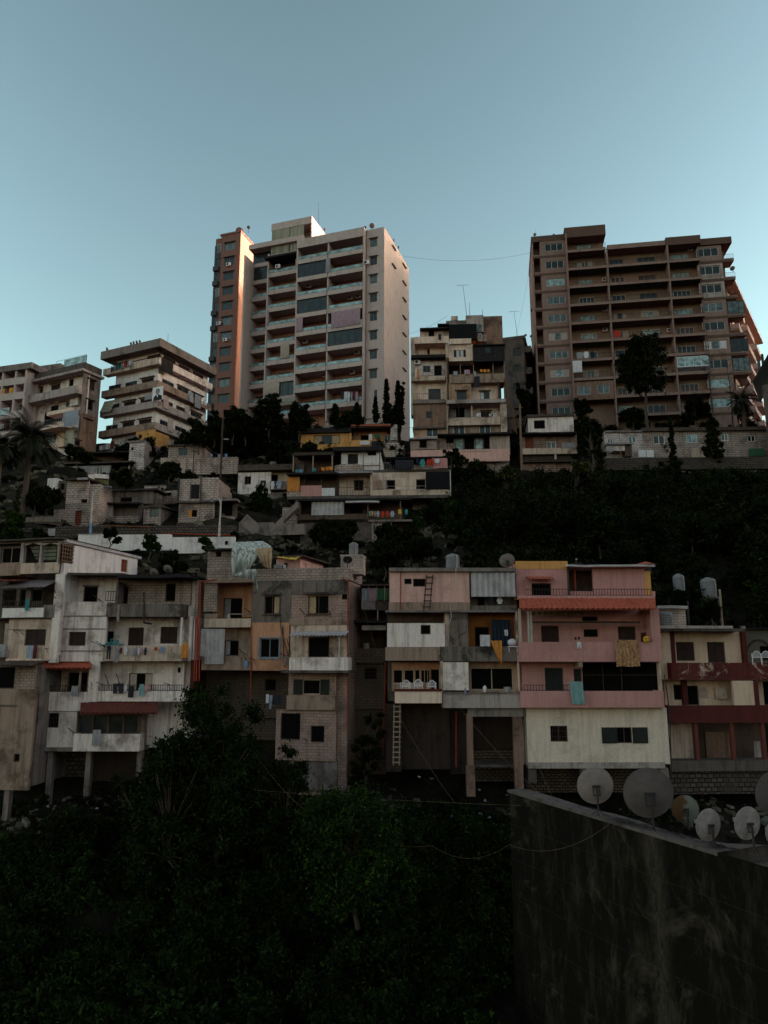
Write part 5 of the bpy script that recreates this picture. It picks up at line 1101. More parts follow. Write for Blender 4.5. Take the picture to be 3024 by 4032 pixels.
# ---- pale pink house with sheet screen
B = Bld('house','patched house with a pale pink top floor, left of the bright pink house','house',VC,700,1000,45,0)
F = B.F; F.body(280,315,1330,640,'pale_pink',1.3,7); F.body(262,655,1340,1410,'concrete_dark',1.8,7.1)
F.box(278,286,1330,316,'concrete',-.25,7.2,'roof'); F.wall(282,322,945,575,'pale_pink',0); F.win(405,376,466,422,'o',0); F.win(478,376,582,442,'o',0); F.box(275,572,948,642,'rusty_concrete',-.03,1.4,'floor_band')
F.wall(942,320,1335,640,'concrete_black',1.0); F.win(1010,530,1076,636,'d',1.0); F.box(948,600,1338,640,'concrete_black',.1,1.1,'parapet'); F.box(942,316,960,640,'concrete_dark',.3,1.2,'pier')
F.corr(957,328,1325,525,'sheet_light',-.1,None,'screen',.34,.06); F.box(955,318,1328,330,'frame_grey',-.12,.0,'screen_frame'); F.box(245,640,1342,656,'concrete',-.08,1.9,'slab')
F.wall(272,656,735,760,'dark_brown',1.4); F.wall(262,745,742,942,'white_plaster',.05); F.win(541,760,623,838,'o',.05); F.box(742,655,785,940,'cream_dirty',.3,1.5,'pier'); F.box(778,652,932,942,'concrete_black',.15,1.6,'pier')
F.wall(930,656,1342,942,'orange_deep',1.5); F.win(990,775,1112,938,'o',1.5,name='door')
F.boxm(*F.rect(245,945,700,1058,-.1),'rusty_concrete',-.1,1.5,'parapet'); F.boxm(*F.rect(700,942,1342,1065,-.05),'concrete_black',-.05,1.55,'parapet')
F.wall(300,1070,722,1310,'orange',1.3); 
for x0,x1 in ((312,393),(402,487),(492,535),(540,620)): F.win(x0,1130,x1,1248,'g',1.3,cols=1,fr='frame_cream',pane='dark_room')
F.win(625,1128,715,1300,'o',1.3,name='door'); F.box(570,1135,576,1300,'wood_light',1.2,1.29,'post'); F.box(595,1135,601,1300,'wood_light',1.2,1.29,'post'); F.box(305,1248,540,1296,'cream_dirty',1.2,1.3,'low_wall')
F.bal(328,1310,716,1410,'cream',-.75,1.3); F.box(322,1292,718,1312,'maroon',-.8,-.6,'ledge')
F.wall(722,1070,938,1302,'white_plaster',0); F.wall(938,1068,1365,1330,'orange_stain',.9); F.win(955,1115,1308,1300,'g',.9,cols=2,fr='frame_cream',pane='dark_room'); F.bal(722,1328,1366,1450,'concrete_light',-.35,.9); F.box(722,1318,1366,1332,'concrete',-.42,-.2,'ledge'); F.box(1340,650,1352,1320,'cream_dirty',-.12,.1,'pier'); F.box(705,1060,724,1320,'cream_dirty',-.05,1.4,'pier')
F.box(930,1450,1392,1522,'concrete',-.1,.3,'beam'); stilt(F,925,1500,975,1930,'brown_stain',-.1,.4,0); stilt(F,920,1925,990,2050,'brown_stain',-.16,.5); stilt(F,1312,1500,1385,1940,'brown_stain',-.1,.4,0); stilt(F,1325,1940,1392,2060,'brown_stain',-.16,.5)
F.box(375,1400,780,1960,'undercroft_brown',1.6,2.2,'back_wall'); F.box(250,1420,380,1980,'undercroft_brown',1.0,2.3,'back_wall'); F.box(780,1450,930,2000,'undercroft_brown',2.0,2.4,'back_wall'); F.box(975,1520,1320,1850,'undercroft_brown',3,3.4,'back_wall'); F.box(975,1800,1320,2060,'brick_stone',2.6,3.1,'back_wall'); F.box(970,1922,1330,1945,'concrete_dark',.4,3,'slab')
F.pipe([(375,320),(372,640)],'pipe_red',.03,-.05); F.pipe([(835,1480),(835,1940)],'pipe_red',.05,1.4); F.pipe([(785,575),(795,700),(775,750)],'pipe_white',.02,-.1); F.pipe([(832,285),(835,440)],'pipe_white',.025,-.3)
B.done()
water_tank(VC,756,163,868,284,46.5,'dark ribbed water tank with a white hose, on the pale pink top floor'); dish_px(VC,1257,225,62,45.6,'large pale dish on the roof corner next to the pink house',drop=1.05,m='dish_white',face=(0,.75,.5))
ladder(F,590,640,615,345,-.25,-.1,50,6,'short dark wooden ladder leaning on the pale pink wall','wood_dark'); ladder(F,338,1925,345,1420,.2,-.3,50,12,'long weathered wooden ladder under the balcony with three chairs','wood_light')
for i,x in enumerate((415,522,630)): plastic_chair(F.world(x,1338-(4,10,2)[i],-.35),'white plastic chair on the lower balcony of the patched house, %s of the three'%('leftmost','middle','rightmost')[i],[.15,-.1,.1][i]+math.pi,group='three white plastic chairs')
hang(F,1128,716,1288,936,'c_navy','big dark blue tarp hung in the orange loggia',d=.6,cat='tarp'); hang(F,1122,890,1215,1090,'c_orange','orange cloth hanging to a point over the dark parapet','wedge',d=-.2)
hang(F,1232,800,1262,850,'c_white','small white cloth pinned on the dark blue tarp',d=.45); hang(F,1108,540,1150,605,'c_dark','dark cloth drying below the sheet screen',d=.3); hang(F,1168,530,1222,585,'c_white','white cloth drying below the sheet screen','shirt',d=.3); hang(F,1032,842,1118,936,'c_white','white sheet spread over a rack in the orange loggia',d=.7); hang(F,900,1285,918,1340,'c_bluegrey','small blue rag on the ledge of the lower window',d=-.45)
t = thing('laundry_bag','white sack on a stool at the right end of the dark parapet','bag',F.world(1302,935,-.02)); q = MB(); q.lathe([(.05,0),(.24,.06),(.30,.2),(.26,.33),(.12,.42),(0,.44)],12,(0,0,0)); q.build('sack','c_white',t,True); q = MB(); q.box(-.28,.28,-.2,.2,-.06,-.01); [q.box(a*.24-.015,a*.24+.015,-.19,-.16,-.36,-.06) for a in (-1,1)]; q.build('stool','plastic_white',t)
t = thing('cooking_pot','steel pot on the ledge of the wide lower window','pot',F.world(1260,1318,-.25)); q = MB(); q.lathe([(0,0),(.22,0),(.23,.3),(.21,.3),(.2,.03)],16); q.build('pot','steel',t)
t = thing('water_jug','white plastic jug on the ledge of the wide lower window','jug',F.world(1073,1318,-.25)); q = MB(); q.lathe([(0,0),(.07,0),(.07,.1),(.11,.2),(.11,.3),(.05,.34),(.05,.38)],12); q.build('jug','plastic_white',t)
# ---- pink house
B = Bld('house','bright pink house with a red pantile awning and two long pink balconies','house',VD,750,1100,44.5,.6)
F = B.F; F.body(80,220,1300,480,'pink',2.65,7); F.body(110,580,1385,1480,'pink',1.6,7.1); F.body(178,1480,1468,2030,'cream_green',.85,7)
F.wall(73,138,548,210,'ochre',.78); F.wall(75,208,548,482,'pink',.8); F.win(218,341,398,458,'o',.8,name='door'); F.corr(188,268,430,302,'tile_red',.0,.78,'awning',.2,.03); F.body(76,142,546,480,'pink',1.04,4)
F.wall(548,190,785,460,'dark_brown',2.4); F.box(548,185,562,460,'frame_brown',.7,.9,'post'); F.box(610,200,622,415,'pipe_red',1.0,1.1,'post'); F.box(560,415,780,455,'pink',.9,2.4,'low_wall'); F.wall(783,200,1255,460,'pink',.85); F.wall(1250,228,1312,450,'ochre',.86)
F.shed(548,172,1348,190,'sheet_light',.2,5,drop=.0); F.rail(158,392,1332,458,'rail_dark',.05,.17); F.boxm(*F.rect(98,455,1350,488,0),'pink',0,.9,'parapet'); F.box(1330,415,1350,460,'pink',0,.2,'post')
F.tiles(105,484,1355,578,'tile_red',-1.15,.0,rows=5); F.wall(118,575,1312,895,'pink',1.35)
F.win(305,730,469,886,'s',1.35,pane='shutter_brown'); F.win(695,762,828,836,'o',1.35); F.win(1010,736,1174,862,'s',1.35,pane='shutter_brown'); F.win(680,645,825,690,'o',1.35); F.box(228,692,1212,708,'wood_dark',.2,.35,'beam'); F.box(1310,572,1392,890,'pink',0,1.4,'pier'); F.box(100,575,122,890,'cream_dirty',.0,.2,'pier'); F.box(1240,795,1310,890,'maroon',.9,1.3,'cupboard')
F.bal(104,882,1402,1062,'pink',-.02,1.35,th=.14)
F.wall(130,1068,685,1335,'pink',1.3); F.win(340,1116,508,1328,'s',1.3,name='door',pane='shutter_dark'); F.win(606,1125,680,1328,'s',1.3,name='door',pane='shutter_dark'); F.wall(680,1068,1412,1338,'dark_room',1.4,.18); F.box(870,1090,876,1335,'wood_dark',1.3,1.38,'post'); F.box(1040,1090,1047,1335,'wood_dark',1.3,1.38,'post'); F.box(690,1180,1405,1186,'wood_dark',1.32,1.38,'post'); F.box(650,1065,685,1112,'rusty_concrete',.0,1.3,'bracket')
F.rail(150,1272,570,1328,'rail_dark',.0,.17); F.bal(118,1330,1432,1482,'pink',-.03,1.35,th=.14); F.box(1395,1062,1415,1500,'cream_dirty',.05,.4,'pier')
F.wall(174,1482,1472,2000,'cream_green',.6); F.win(390,1648,548,1795,'g',.6,fr='frame_brown',pane='dark_room',bars=True); F.win(1000,1662,1140,1808,'g',.6,fr='frame_brown',pane='dark_room',leaves=.9)
F.box(186,1985,1442,2040,'concrete_light',.5,1.2,'ledge'); F.box(186,2035,262,2170,'concrete_dark',.7,1.2,'pillar'); F.box(680,2035,885,2170,'concrete',.7,1.2,'pillar'); F.box(1400,2035,1475,2170,'concrete',.7,1.2,'pillar'); F.box(180,2035,1475,2260,'brick_stone',2.2,3,'back_wall'); F.pipe([(1435,1180),(1480,1500),(1500,2100)],'steel_dark',.03,-.05)
B.done()
hang(F,988,862,1202,1105,'c_paisley','brown patterned cloth over the upper pink balcony',d=-.14); hang(F,566,1242,685,1450,'c_mint','grey green towel over the lower pink balcony',d=-.14,skew=.1,waves=2); hang(F,178,600,228,880,'c_stripe','beige gathered curtain at the left end of the pink loggia',d=.1,cat='curtain'); hang(F,200,602,690,632,'c_olive','scalloped rolled awning cloth under the pantile awning',d=.2,waves=9,cat='awning')
hang(F,632,878,672,940,'c_white','small white garment on the upper pink balcony wall','trousers',d=-.12); hang(F,608,835,628,860,'c_dark','small black sock on the line in the pink loggia',d=-.05,cat='sock',name='sock'); hang(F,640,832,660,858,'c_dark','second small black sock on the line in the pink loggia',d=-.05,cat='sock',name='sock')
t = thing('balloon','yellow round balloon with two red spots, hanging at the right end of the pink loggia','balloon',F.world(1270,857,-.15)); q = MB(); q.lathe([(.2*math.sin(math.pi*i/12),.2-.2*math.cos(math.pi*i/12)-.2) for i in range(13)],20); q.build('ball','c_yellow',t,True)
for a in (-1,1): q = MB(); q.add([(a*.075+.05*math.cos(6.283*i/10),-.2,.05+.045*math.sin(6.283*i/10)) for i in range(10)],[tuple(range(10))]); q.build('spot','c_red',t)
dish_px(VD,633,172,56,50,'dark upturned dish just showing over the pink house roof sheet',m='steel_dark',face=(0,.2,1),drop=1.2); B2 = thing('roof_vent','small red capped vent at the right end of the pink house roof','vent',at(*VD(1262,188),47)); q = MB(); q.lathe([(.75,.1),(0,.32)],12); q.build('cap','tile_red',B2); q = MB(); q.lathe([(.35,-.5),(.35,.1)],10); q.build('duct','steel_dark',B2)
# ---- cream and maroon house
B = Bld('house','cream house with maroon balconies at the right of the near row','house',VE,700,1200,46,3)
F = B.F; F.body(245,815,1060,1130,'cream_yellow',1.55,7); F.body(255,1130,1500,1545,'cream_yellow',1.5,7.1); F.body(335,1545,1500,2150,'dark_brown',2.6,7.2,down=2)
F.box(240,772,948,800,'concrete_light',-.2,7,'roof'); F.box(250,800,1068,826,'concrete_dark',-.1,7.05,'roof'); F.box(1040,775,1070,805,'concrete',-.15,.1,'roof'); F.wall(385,826,1062,1135,'cream_yellow',1.3); F.win(402,928,578,1112,'s',1.3); F.win(704,928,875,1132,'s',1.3,name='door')
F.box(312,826,388,1140,'maroon',.9,1.5,'pier'); F.wall(240,826,352,1292,'cream_yellow',.55,.8); F.box(1045,826,1085,1140,'maroon',1.0,1.5,'pier'); F.bal(352,1132,1500,1296,'maroon_peel',0,1.3)
F.wall(288,1296,1500,1550,'cream_yellow',1.25); F.win(376,1340,456,1490,'o',1.25,curtain=None); F.win(508,1350,620,1540,'o',1.25,name='door'); F.win(625,1360,705,1485,'g',1.25,pane='glass_smoke',curtain=('f','c_beige')); F.box(465,1300,512,1540,'maroon',1.0,1.3,'pier'); F.box(785,1375,892,1480,'cream_dirty',1.0,1.25,'cupboard'); F.wall(955,1304,1172,1550,'cream_yellow',.0); F.box(1158,1300,1200,1545,'maroon',-.06,.2,'pier'); F.win(1245,1310,1400,1540,'o',1.25)
F.bal(318,1542,1500,1712,'maroon',-.05,1.3); 
for x in (585,935,1235): F.box(x,1712,x+34,2085,'tile_brown',.1,.35,'post')
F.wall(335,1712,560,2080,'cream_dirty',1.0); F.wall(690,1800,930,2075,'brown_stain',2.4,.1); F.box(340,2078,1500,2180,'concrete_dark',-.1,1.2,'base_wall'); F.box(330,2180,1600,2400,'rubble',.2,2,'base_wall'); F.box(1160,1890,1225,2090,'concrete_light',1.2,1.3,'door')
F.pipe([(320,1530),(345,1700),(330,2100)],'steel_dark',.03,-.1); B.done()
B = Bld('hut','small block hut beside a water tank on the roof of the cream and maroon house','hut',VE,400,700,48,3); F2 = B.F; F2.body(228,608,497,772,'block_pale',0,2.5); F2.shed(215,578,512,606,'sheet_light',-.3,2.8); B.done()
water_tank(VE,235,632,402,772,46.9,'squat grey water tank in front of the block hut','tank_grey')
B = Bld('house','wood panelled veranda with two white chairs at the right edge of the photo','house',VE,1150,1000,47,3); F2 = B.F; F2.wall(1080,800,1500,1135,'wood_panel',1.0)
F2.win(1215,965,1320,1110,'o',1.0); F2.body(1082,805,1500,1135,'wood_dark',1.25,5); F2.shed(1070,795,1500,806,'sheet_dark',.6,5); B.done()
q = MB(); a,z = F2.pt(1210,1030,.9); q.add([(a+.95*math.cos(math.pi*i/12),.97,z-.3+1.15*math.sin(math.pi*i/12)) for i in range(13)]+[(a+.80*math.cos(math.pi*i/12),.97,z-.3+1.0*math.sin(math.pi*i/12)) for i in range(13)],[(i,i+1,14+i,13+i) for i in range(12)]); F2.put(q,'arch','wood_dark')
for i,x in enumerate((1185,1275)): plastic_chair(F.world(x,1148,-.15),'white plastic chair on the maroon balcony at the right edge, the %s one'%('left','right')[i],math.pi-.4,group='two white chairs at the right edge')
for (x0,y0,x1,y1,st,lb) in ((398,265,505,440,3.5,'left'),(678,300,822,487,3.5,'right')): water_tank(VE,x0,y0,x1,y1,53,'grey green water tank on a stand among the dark bushes, the %s one'%lb,'tank_grey',stand=st)
t = thing('pole','leaning wooden pole below the right tank among the bushes','pole',at(*VE(845,735),50.5)); q = MB(); q.tube((0,0,-.5),at(*VE(820,420),50.5)-t.location,.07,6); q.build('shaft','wood_light',t)
# ============================================================ WALL WITH DISHES, front right
zW = at(*VF(40,256),32).z
def onW(x, y, z=None):
    px, py = VF(x, y); r = ray(px, py); t = (zW if z is None else z)/r[2]; return Vector((r[0]*t, r[1]*t, (zW if z is None else z)))
A_, E_ = onW(40,256), onW(1659,738); dirw = (E_-A_); dirw.z = 0; dirw.normalize(); E_ = A_+dirw*((E_-A_).length+9)
nrm = Vector((-dirw.y, dirw.x, 0)); nrm = nrm if nrm.y > 0 else -nrm       # away from the camera
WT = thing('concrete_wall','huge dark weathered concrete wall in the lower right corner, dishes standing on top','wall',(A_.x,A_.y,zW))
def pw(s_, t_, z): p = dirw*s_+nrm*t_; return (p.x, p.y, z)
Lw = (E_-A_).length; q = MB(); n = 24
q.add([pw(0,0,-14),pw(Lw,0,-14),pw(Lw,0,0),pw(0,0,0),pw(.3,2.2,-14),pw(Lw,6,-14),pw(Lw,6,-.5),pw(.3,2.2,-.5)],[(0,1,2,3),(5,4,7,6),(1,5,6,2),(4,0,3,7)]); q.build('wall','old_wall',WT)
bk = [onW(x,y) for x,y in ((40,254),(110,246),(170,255),(330,302),(560,377),(700,405),(860,450),(1020,512),(1200,560),(1400,590),(1659,600))]
fr_ = [A_+dirw*((b-A_).dot(dirw)) for b in bk]; q = MB(); vs = []
for b, f in zip(bk, fr_): b2 = b-A_; f2 = f-A_; w = max((b2-f2).length, .12); vs += [(f2.x,f2.y,0.006),(f2.x+nrm.x*w,f2.y+nrm.y*w,0.006),(f2.x+nrm.x*w,f2.y+nrm.y*w,-.6),(f2.x-nrm.x*.03,f2.y-nrm.y*.03,.006),(f2.x-nrm.x*.03,f2.y-nrm.y*.03,-.10)]
fs = []
for i in range(len(bk)-1): b, c = 5*i, 5*i+5; fs += [(b,c,c+1,b+1),(b+1,c+1,c+2,b+2),(b+3,c+3,c,b),(b+4,c+4,c+3,b+3)]
q.add(vs, fs); q.build('coping','concrete_dark',WT)
q = MB(); q.add([pw(8,.3,-.45),pw(Lw,.3,-.45),pw(Lw,9,-.45),pw(12,5,-.45)],[(0,1,2,3)]); q.build('roof','concrete_dark',WT)
def wdish(xc,yc,rpx,xb,yb,label,m,face=(.05,.95,.18),zoff=0,Yd=None):
    f = onW(xb,yb,zW+zoff) if Yd is None else at(*VF(xb,yb),Yd); Y = f.y-.0; c = at(*VF(xc,yc),Y-.05); w = c.y*cP+c.z*sP
    return dish_at(c, rpx/VF.s*w/FPX, label, face=face, m=m, drop=c.z-f.z, group='satellite dishes on the big concrete wall')
wdish(577,227,111,580,405,'pale pinkish dish farthest left on the big concrete wall','dish_grey',(0,.97,.15))
wdish(910,272,152,912,490,'largest grey dish on the big concrete wall','dish_dark',(.05,.97,.15))
wdish(1140,372,80,1155,490,'small dish with a rusty orange left half, between the larger dishes','dish_rusty',(.15,.95,.1),-.45)
wdish(1283,472,96,1266,605,'whitish dish on a tripod in the middle right of the big wall','dish_white',(-.35,.9,.1),.0)
wdish(1528,462,98,1498,640,'whitish dish in front of a tangle of cables, second from the right edge','dish_white',(-.3,.9,.1),0)
wdish(1700,275,135,1690,480,'big dark dish cut by the right edge of the photo, upper one','dish_dark',(-.2,.95,.12),-.3)
wdish(1712,520,78,1700,640,'small pale dish cut by the right edge of the photo, lower one','dish_white',(-.2,.95,.12),-.1)

# clothes line brackets and bent rods sticking out of the near facades
def rods(B, label_pts, d=0.0):
    for (x,y,dx,dy) in label_pts:
        a,z = B.F.pt(x,y,d); b,w = B.F.pt(x+dx,y+dy,d); q = MB(); q.path([(a,d+.05,z),(b,d-.75,w)],.022,4); q.path([(a,d,z-.25),((a+b)/2,d-.35,(z+w)/2)],.014,4); B.F.put(q,'bracket','steel_dark')
rods(NB0,[(148,890,-25,5),(190,888,-28,6),(395,1040,30,10),(200,900,-18,0),(60,640,20,-30)],.1)
rods(NB1,[(500,675,-22,-55),(465,640,25,-75),(845,670,-45,-55),(860,1035,-78,-48),(880,1040,-60,-55),(750,1345,35,-28),(860,1345,-35,-30),(890,1340,5,-90),(978,1340,8,-95),(1400,1345,-30,-25),(612,1740,-15,-60),(1372,790,-20,40),(310,1500,-25,5)],-.1)
rods(NB2,[(600,752,-25,-32),(1040,765,-20,-45),(1250,760,-8,-40),(640,1140,-22,-18),(895,1105,-32,-20),(1380,1105,52,-28),(1275,1110,-8,-35),(925,1090,-5,-120),(1060,1790,-20,-25),(560,1100,-40,-60)],-.1)
rnd = random.Random(21); t = thing('cable_tangle','tangle of black dish cables lying along the top of the big wall','cable',tuple(onW(1100,540,zW+.02))); q = MB(); o_ = Vector(t.location)
for i in range(16):
    x0 = rnd.uniform(560,1500); y0 = 395+(x0-560)*.26; pts = []
    for k in range(9): x = x0+(k*rnd.uniform(10,34)); y = y0+(x-x0)*.27+rnd.uniform(-14,10); p = onW(x,y,zW+.03+rnd.uniform(0,.10)); pts.append(p-o_)
    q.path(pts,.010,4)
q.build('cable','steel_dark',t)
# ============================================================ MIDDLE OF THE HILLSIDE
def simple(name, label, V, x, y, yaw, Y=None, cat='house', group=None): return Bld(name, label, cat, V, x, y, Y, yaw, group)
# long white retaining wall
B = simple('retaining_wall','long whitewashed retaining wall stepping down above the white house roofs',T3,900,1560,-3,67,'wall'); F = B.F
F.box(563,1480,730,1590,'white_bright',0,.4,'wall'); F.box(728,1484,1235,1600,'white_bright',.05,.45,'wall'); F.box(1234,1502,1700,1620,'white_bright',.0,.4,'wall'); F.box(560,1476,732,1482,'concrete',-.05,.45,'coping'); B.done()
B = simple('stone_terrace','low rubble terrace wall with a pipe rail above the whitewashed wall',T3,900,1470,-3,70,'wall'); F = B.F
F.box(400,1420,1700,1500,'rubble',0,1,'wall'); F.pipe([(755,1418),(1080,1428),(1078,1460)],'rust',.06,-.2); F.pipe([(1180,1475),(1700,1490)],'pipe_red',.06,-.2); F.rail(440,1395,720,1470,'rail_dark',-.4,.5); B.done()
B = simple('block_house','rough block house with a red brown door, left of the first street lamp',T3,560,1425,-8); F = B.F; R = B.side('R',655,1330)
F.wall(470,1255,655,1430,'block_grey_far',0); F.win(543,1312,590,1415,'s',0,pane='shutter_red',name='door',fr='shutter_red'); F.body(472,1258,655,1430,'block_grey_far',.23,5,down=2); F.wall(482,1090,640,1262,'block_pale_far',1.4); F.win(588,1225,632,1262,'o',1.4); F.body(484,1092,640,1255,'block_pale_far',1.65,6,down=1); F.shed(462,1070,640,1096,'rust_sheet',.8,6); F.box(560,1070,635,1085,'sheet_light',.75,.85,'patch'); F.box(388,1300,472,1400,'block_grey_far',.6,3,'side_room'); F.box(190,1360,420,1405,'concrete',.3,.7,'low_wall'); B.done()
B = simple('hut','small whitewashed hut half hidden behind the palms\' right bushes',T3,400,1195,-8); F = B.F; F.body(340,1073,412,1185,'white_bright',0,3,down=2); F.body(412,1085,480,1190,'concrete_dark',.3,3,down=2); F.win(440,1110,470,1160,'o',.28); B.done()
B = simple('frame_sign','tall white concrete frame around a green panel above the first street lamp',T3,640,1205,18,None,'frame'); F = B.F
F.box(635,1045,682,1200,'white_bright',0,.6,'frame'); F.box(682,1045,790,1075,'white_bright',0.0,.6,'frame'); F.box(682,1075,786,1160,'leafgreen' if 'leafgreen' in MATS else 'c_olive',.3,.5,'panel'); F.box(682,1160,786,1172,'white_bright',.02,.6,'frame'); F.shed(600,1185,760,1205,'sheet_grey',-.3,2); B.done()
B = simple('shed','long dark corrugated shed with a barred window, below the white corner block',T3,640,1060,-6,None,'shed'); F = B.F
F.wall(462,985,800,1065,'sheet_grey',0); F.win(535,1008,582,1058,'g',0,bars=True,pane='glass_dark'); F.win(695,990,742,1046,'g',0,bars=True,pane='glass_smoke'); F.body(464,988,800,1060,'dark_brown',.25,5,down=2); F.shed(455,955,960,988,'rust_sheet',-.5,6,drop=.3); F.box(470,1055,640,1072,'concrete',-.2,.3,'base'); F.box(595,905,930,962,'dark_brown',3,7,'back_wall'); F.box(593,935,642,975,'block_pink_far',2.7,3,'patch'); F.shed(600,880,945,905,'sheet_dark',1.5,8); B.done()
B = simple('block_house','tall white painted block hut with a grey side, under the white corner block',T3,1045,1030,-14); F = B.F; R = B.side('R',1045,930); e = R.pt(1222,900)[0]
F.wall(935,812,1045,1040,'block_white_far',0); F.win(951,848,970,872,'o',0); F.win(940,965,970,1020,'o',0); F.box(930,800,1045,815,'concrete',-.15,e,'roof'); z1 = F.pt(1045,815)[1]; zb = z1-8; R.wallm(.23,e,zb,z1,'block_grey_far',0,.2); F.boxm(F.pt(937,900)[0],R.U-.25,zb-2,z1-.05,'block_white_far',.25,e,'wall'); a,b,c,d = R.rect(1100,845,1135,900); R.winm(a,b,c,d,'o',0); B.done()
B = simple('block_house','wide bare block house with a small window, right of the tall white hut',T3,1400,1045,-5); F = B.F
F.wall(1222,838,1472,935,'block_grey_far',.5); F.win(1297,856,1359,910,'g',.5,fr='frame_grey',pane='glass_dark'); F.body(1224,842,1472,930,'block_grey_far',.75,6,down=2); F.box(1160,925,1300,1050,'block_pale_far',0,.5,'wall'); F.box(1298,932,1450,1050,'block_pale_far',.05,.5,'wall'); F.box(1448,922,1720,1045,'block_grey_far',.1,.6,'wall'); F.shed(1215,828,1480,840,'rust_sheet',.2,6); B.done()
for i,(x,y,m,lb) in enumerate(((1525,900,'c_blue','blue'),(1582,900,'c_grey','grey'),(1632,898,'c_blue','pale blue'))): F.B.view = T3; hang(F,x,y,x+18,y+25,m,lb+' cloth drying on the block wall behind the dark pole',d=-.1)
B = simple('block_house','low concrete and block house with a wide dark opening, beside the first street lamp',T3,900,1420,-6); F = B.F
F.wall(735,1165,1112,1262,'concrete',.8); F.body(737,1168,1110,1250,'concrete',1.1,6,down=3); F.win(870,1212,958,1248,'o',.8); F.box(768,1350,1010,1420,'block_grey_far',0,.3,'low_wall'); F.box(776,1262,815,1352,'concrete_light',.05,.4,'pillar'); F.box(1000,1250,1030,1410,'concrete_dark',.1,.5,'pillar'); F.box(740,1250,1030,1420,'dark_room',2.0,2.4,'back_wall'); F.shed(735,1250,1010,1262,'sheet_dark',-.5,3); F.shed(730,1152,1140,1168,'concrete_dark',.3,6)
F.box(735,1268,770,1420,'concrete_dark',.2,2,'pillar'); F.box(720,1165,740,1420,'concrete_dark',.4,2,'wall'); B.done()
B = simple('block_house','small square block house with a dark window between two larger block houses',T3,1160,1415,-12); F = B.F; R = B.side('R',1165,1350); e = R.pt(1282,1350)[0]
F.wall(1042,1285,1165,1425,'block_grey_far',0); F.win(1088,1293,1150,1352,'g',0,fr='frame_grey',pane='glass_dark'); z1 = F.pt(1165,1288)[1]; zb = z1-6; R.wallm(.2,e,zb,z1,'block_grey_far',0,.2); F.boxm(F.pt(1044,1300)[0],R.U-.22,zb,z1-.04,'block_grey_far',.25,e,'wall'); F.shed(1030,1275,1180,1288,'concrete_dark',-.2,e); F.box(1140,1165,1295,1262,'block_grey_far',5,7,'upper_room'); F.box(1185,1180,1240,1200,'dark_room',4.9,5,'window'); F.box(1090,1190,1142,1262,'sheet_grey',4.6,5,'sheet_wall'); B.done()
B = simple('block_house','large bare block house on the slope with an orange cloth in its lower window',T3,1430,1400,-4); F = B.F
F.wall(1295,1080,1455,1255,'block_pale_far',1.0); F.wall(1453,1070,1580,1255,'block_pale_far',.9); F.win(1382,1120,1448,1225,'o',1.0,pane='sheet_dark'); R = B.side('R',1575,1160,.9)
F.wall(1295,1250,1555,1400,'block_grey_far',0); F.win(1362,1298,1434,1360,'o',0,fr='frame_cream',curtain=('l','c_orange')); F.body(1297,1085,1575,1395,'block_grey_far',1.25,7,down=2); F.shed(1270,1240,1560,1252,'concrete_dark',-.4,1); F.box(1288,1075,1300,1260,'steel_dark',.7,.8,'pipe'); F.box(1452,1068,1458,1250,'steel_dark',.7,.8,'pipe')
z1 = F.pt(1580,1072,.9)[1]; zb = F.pt(1580,1255,.9)[1]; R.wallm(1.2,6,zb,z1,'block_grey_far',0,.2)
F.wall(1540,1235,1720,1375,'block_dark_far',.8); F.win(1600,1250,1690,1352,'o',.8); F.box(1530,1222,1720,1238,'concrete',-.4,1,'slab'); F.box(1590,1350,1700,1420,'block_grey_far',.3,.6,'low_wall'); F.box(1280,1395,1560,1440,'rubble',-.4,.4,'base_wall'); B.done()
# ---- T5 cluster
B = simple('house','white house with a tank on its slab roof, left of the terrace row',T5,350,560,-5); F = B.F
F.wall(206,392,402,520,'white_plaster',0); F.win(245,415,284,463,'g',0,fr='frame_brown',pane='dark_room'); F.wall(402,392,512,500,'cream_dirty',.9); F.win(398,405,444,446,'o',.9); F.win(1,1,2,2) if False else None; F.bal(396,445,500,495,'concrete',-.3,.9); F.body(208,395,510,530,'white_plaster',1.15,7,down=3); F.box(205,345,545,378,'rust_sheet',-.4,6,'roof'); F.wall(206,512,512,600,'concrete',.1,.3); B.done()
water_tank(T5,390,322,437,350,90,'small grey tank on the slab roof of the white hillside house','tank_grey')
hang(F,340,440,372,478,'c_dark','black trousers on the small balcony of the white hillside house','trousers',d=-.5); hang(F,398,445,425,492,'c_white','white shirt on the small balcony of the white hillside house','shirt',d=-.5); hang(F,432,440,470,488,'c_bluegrey','pale blue shirt on the small balcony of the white hillside house','shirt',d=-.5)
B = simple('house','yellow ochre house with a wide curtained window below the beige tower',T5,850,260,-5,97); F = B.F
F.wall(580,155,875,262,'ochre',0); F.win(656,170,812,224,'g',0,cols=3,fr='frame_brown',pane='glass_smoke',curtain=('b','c_tan')); F.wall(875,125,1115,218,'orange',1.4); F.win(935,170,985,218,'o',1.4); F.win(1075,170,1112,210,'g',1.4,pane='glass_dark'); F.bal(875,200,1065,262,'ochre',0,1.4); F.box(1065,215,1190,300,'block_pale_far',.2,6,'wall'); F.box(868,140,880,215,'ochre',-.1,.3,'pier'); R = B.side('R',1150,180,0)
F.wall(1113,108,1152,200,'block_white_far',0); F.body(582,160,1112,262,'ochre',1.65,7,down=3); F.body(1115,112,1190,300,'block_pale_far',.25,5,down=2); F.box(580,128,880,156,'sheet_dark',-.4,7,'roof'); F.box(878,105,1115,125,'rust_sheet',-.5,7,'roof'); F.shed(878,108,1113,116,'tile_red',-.7,1); B.done()
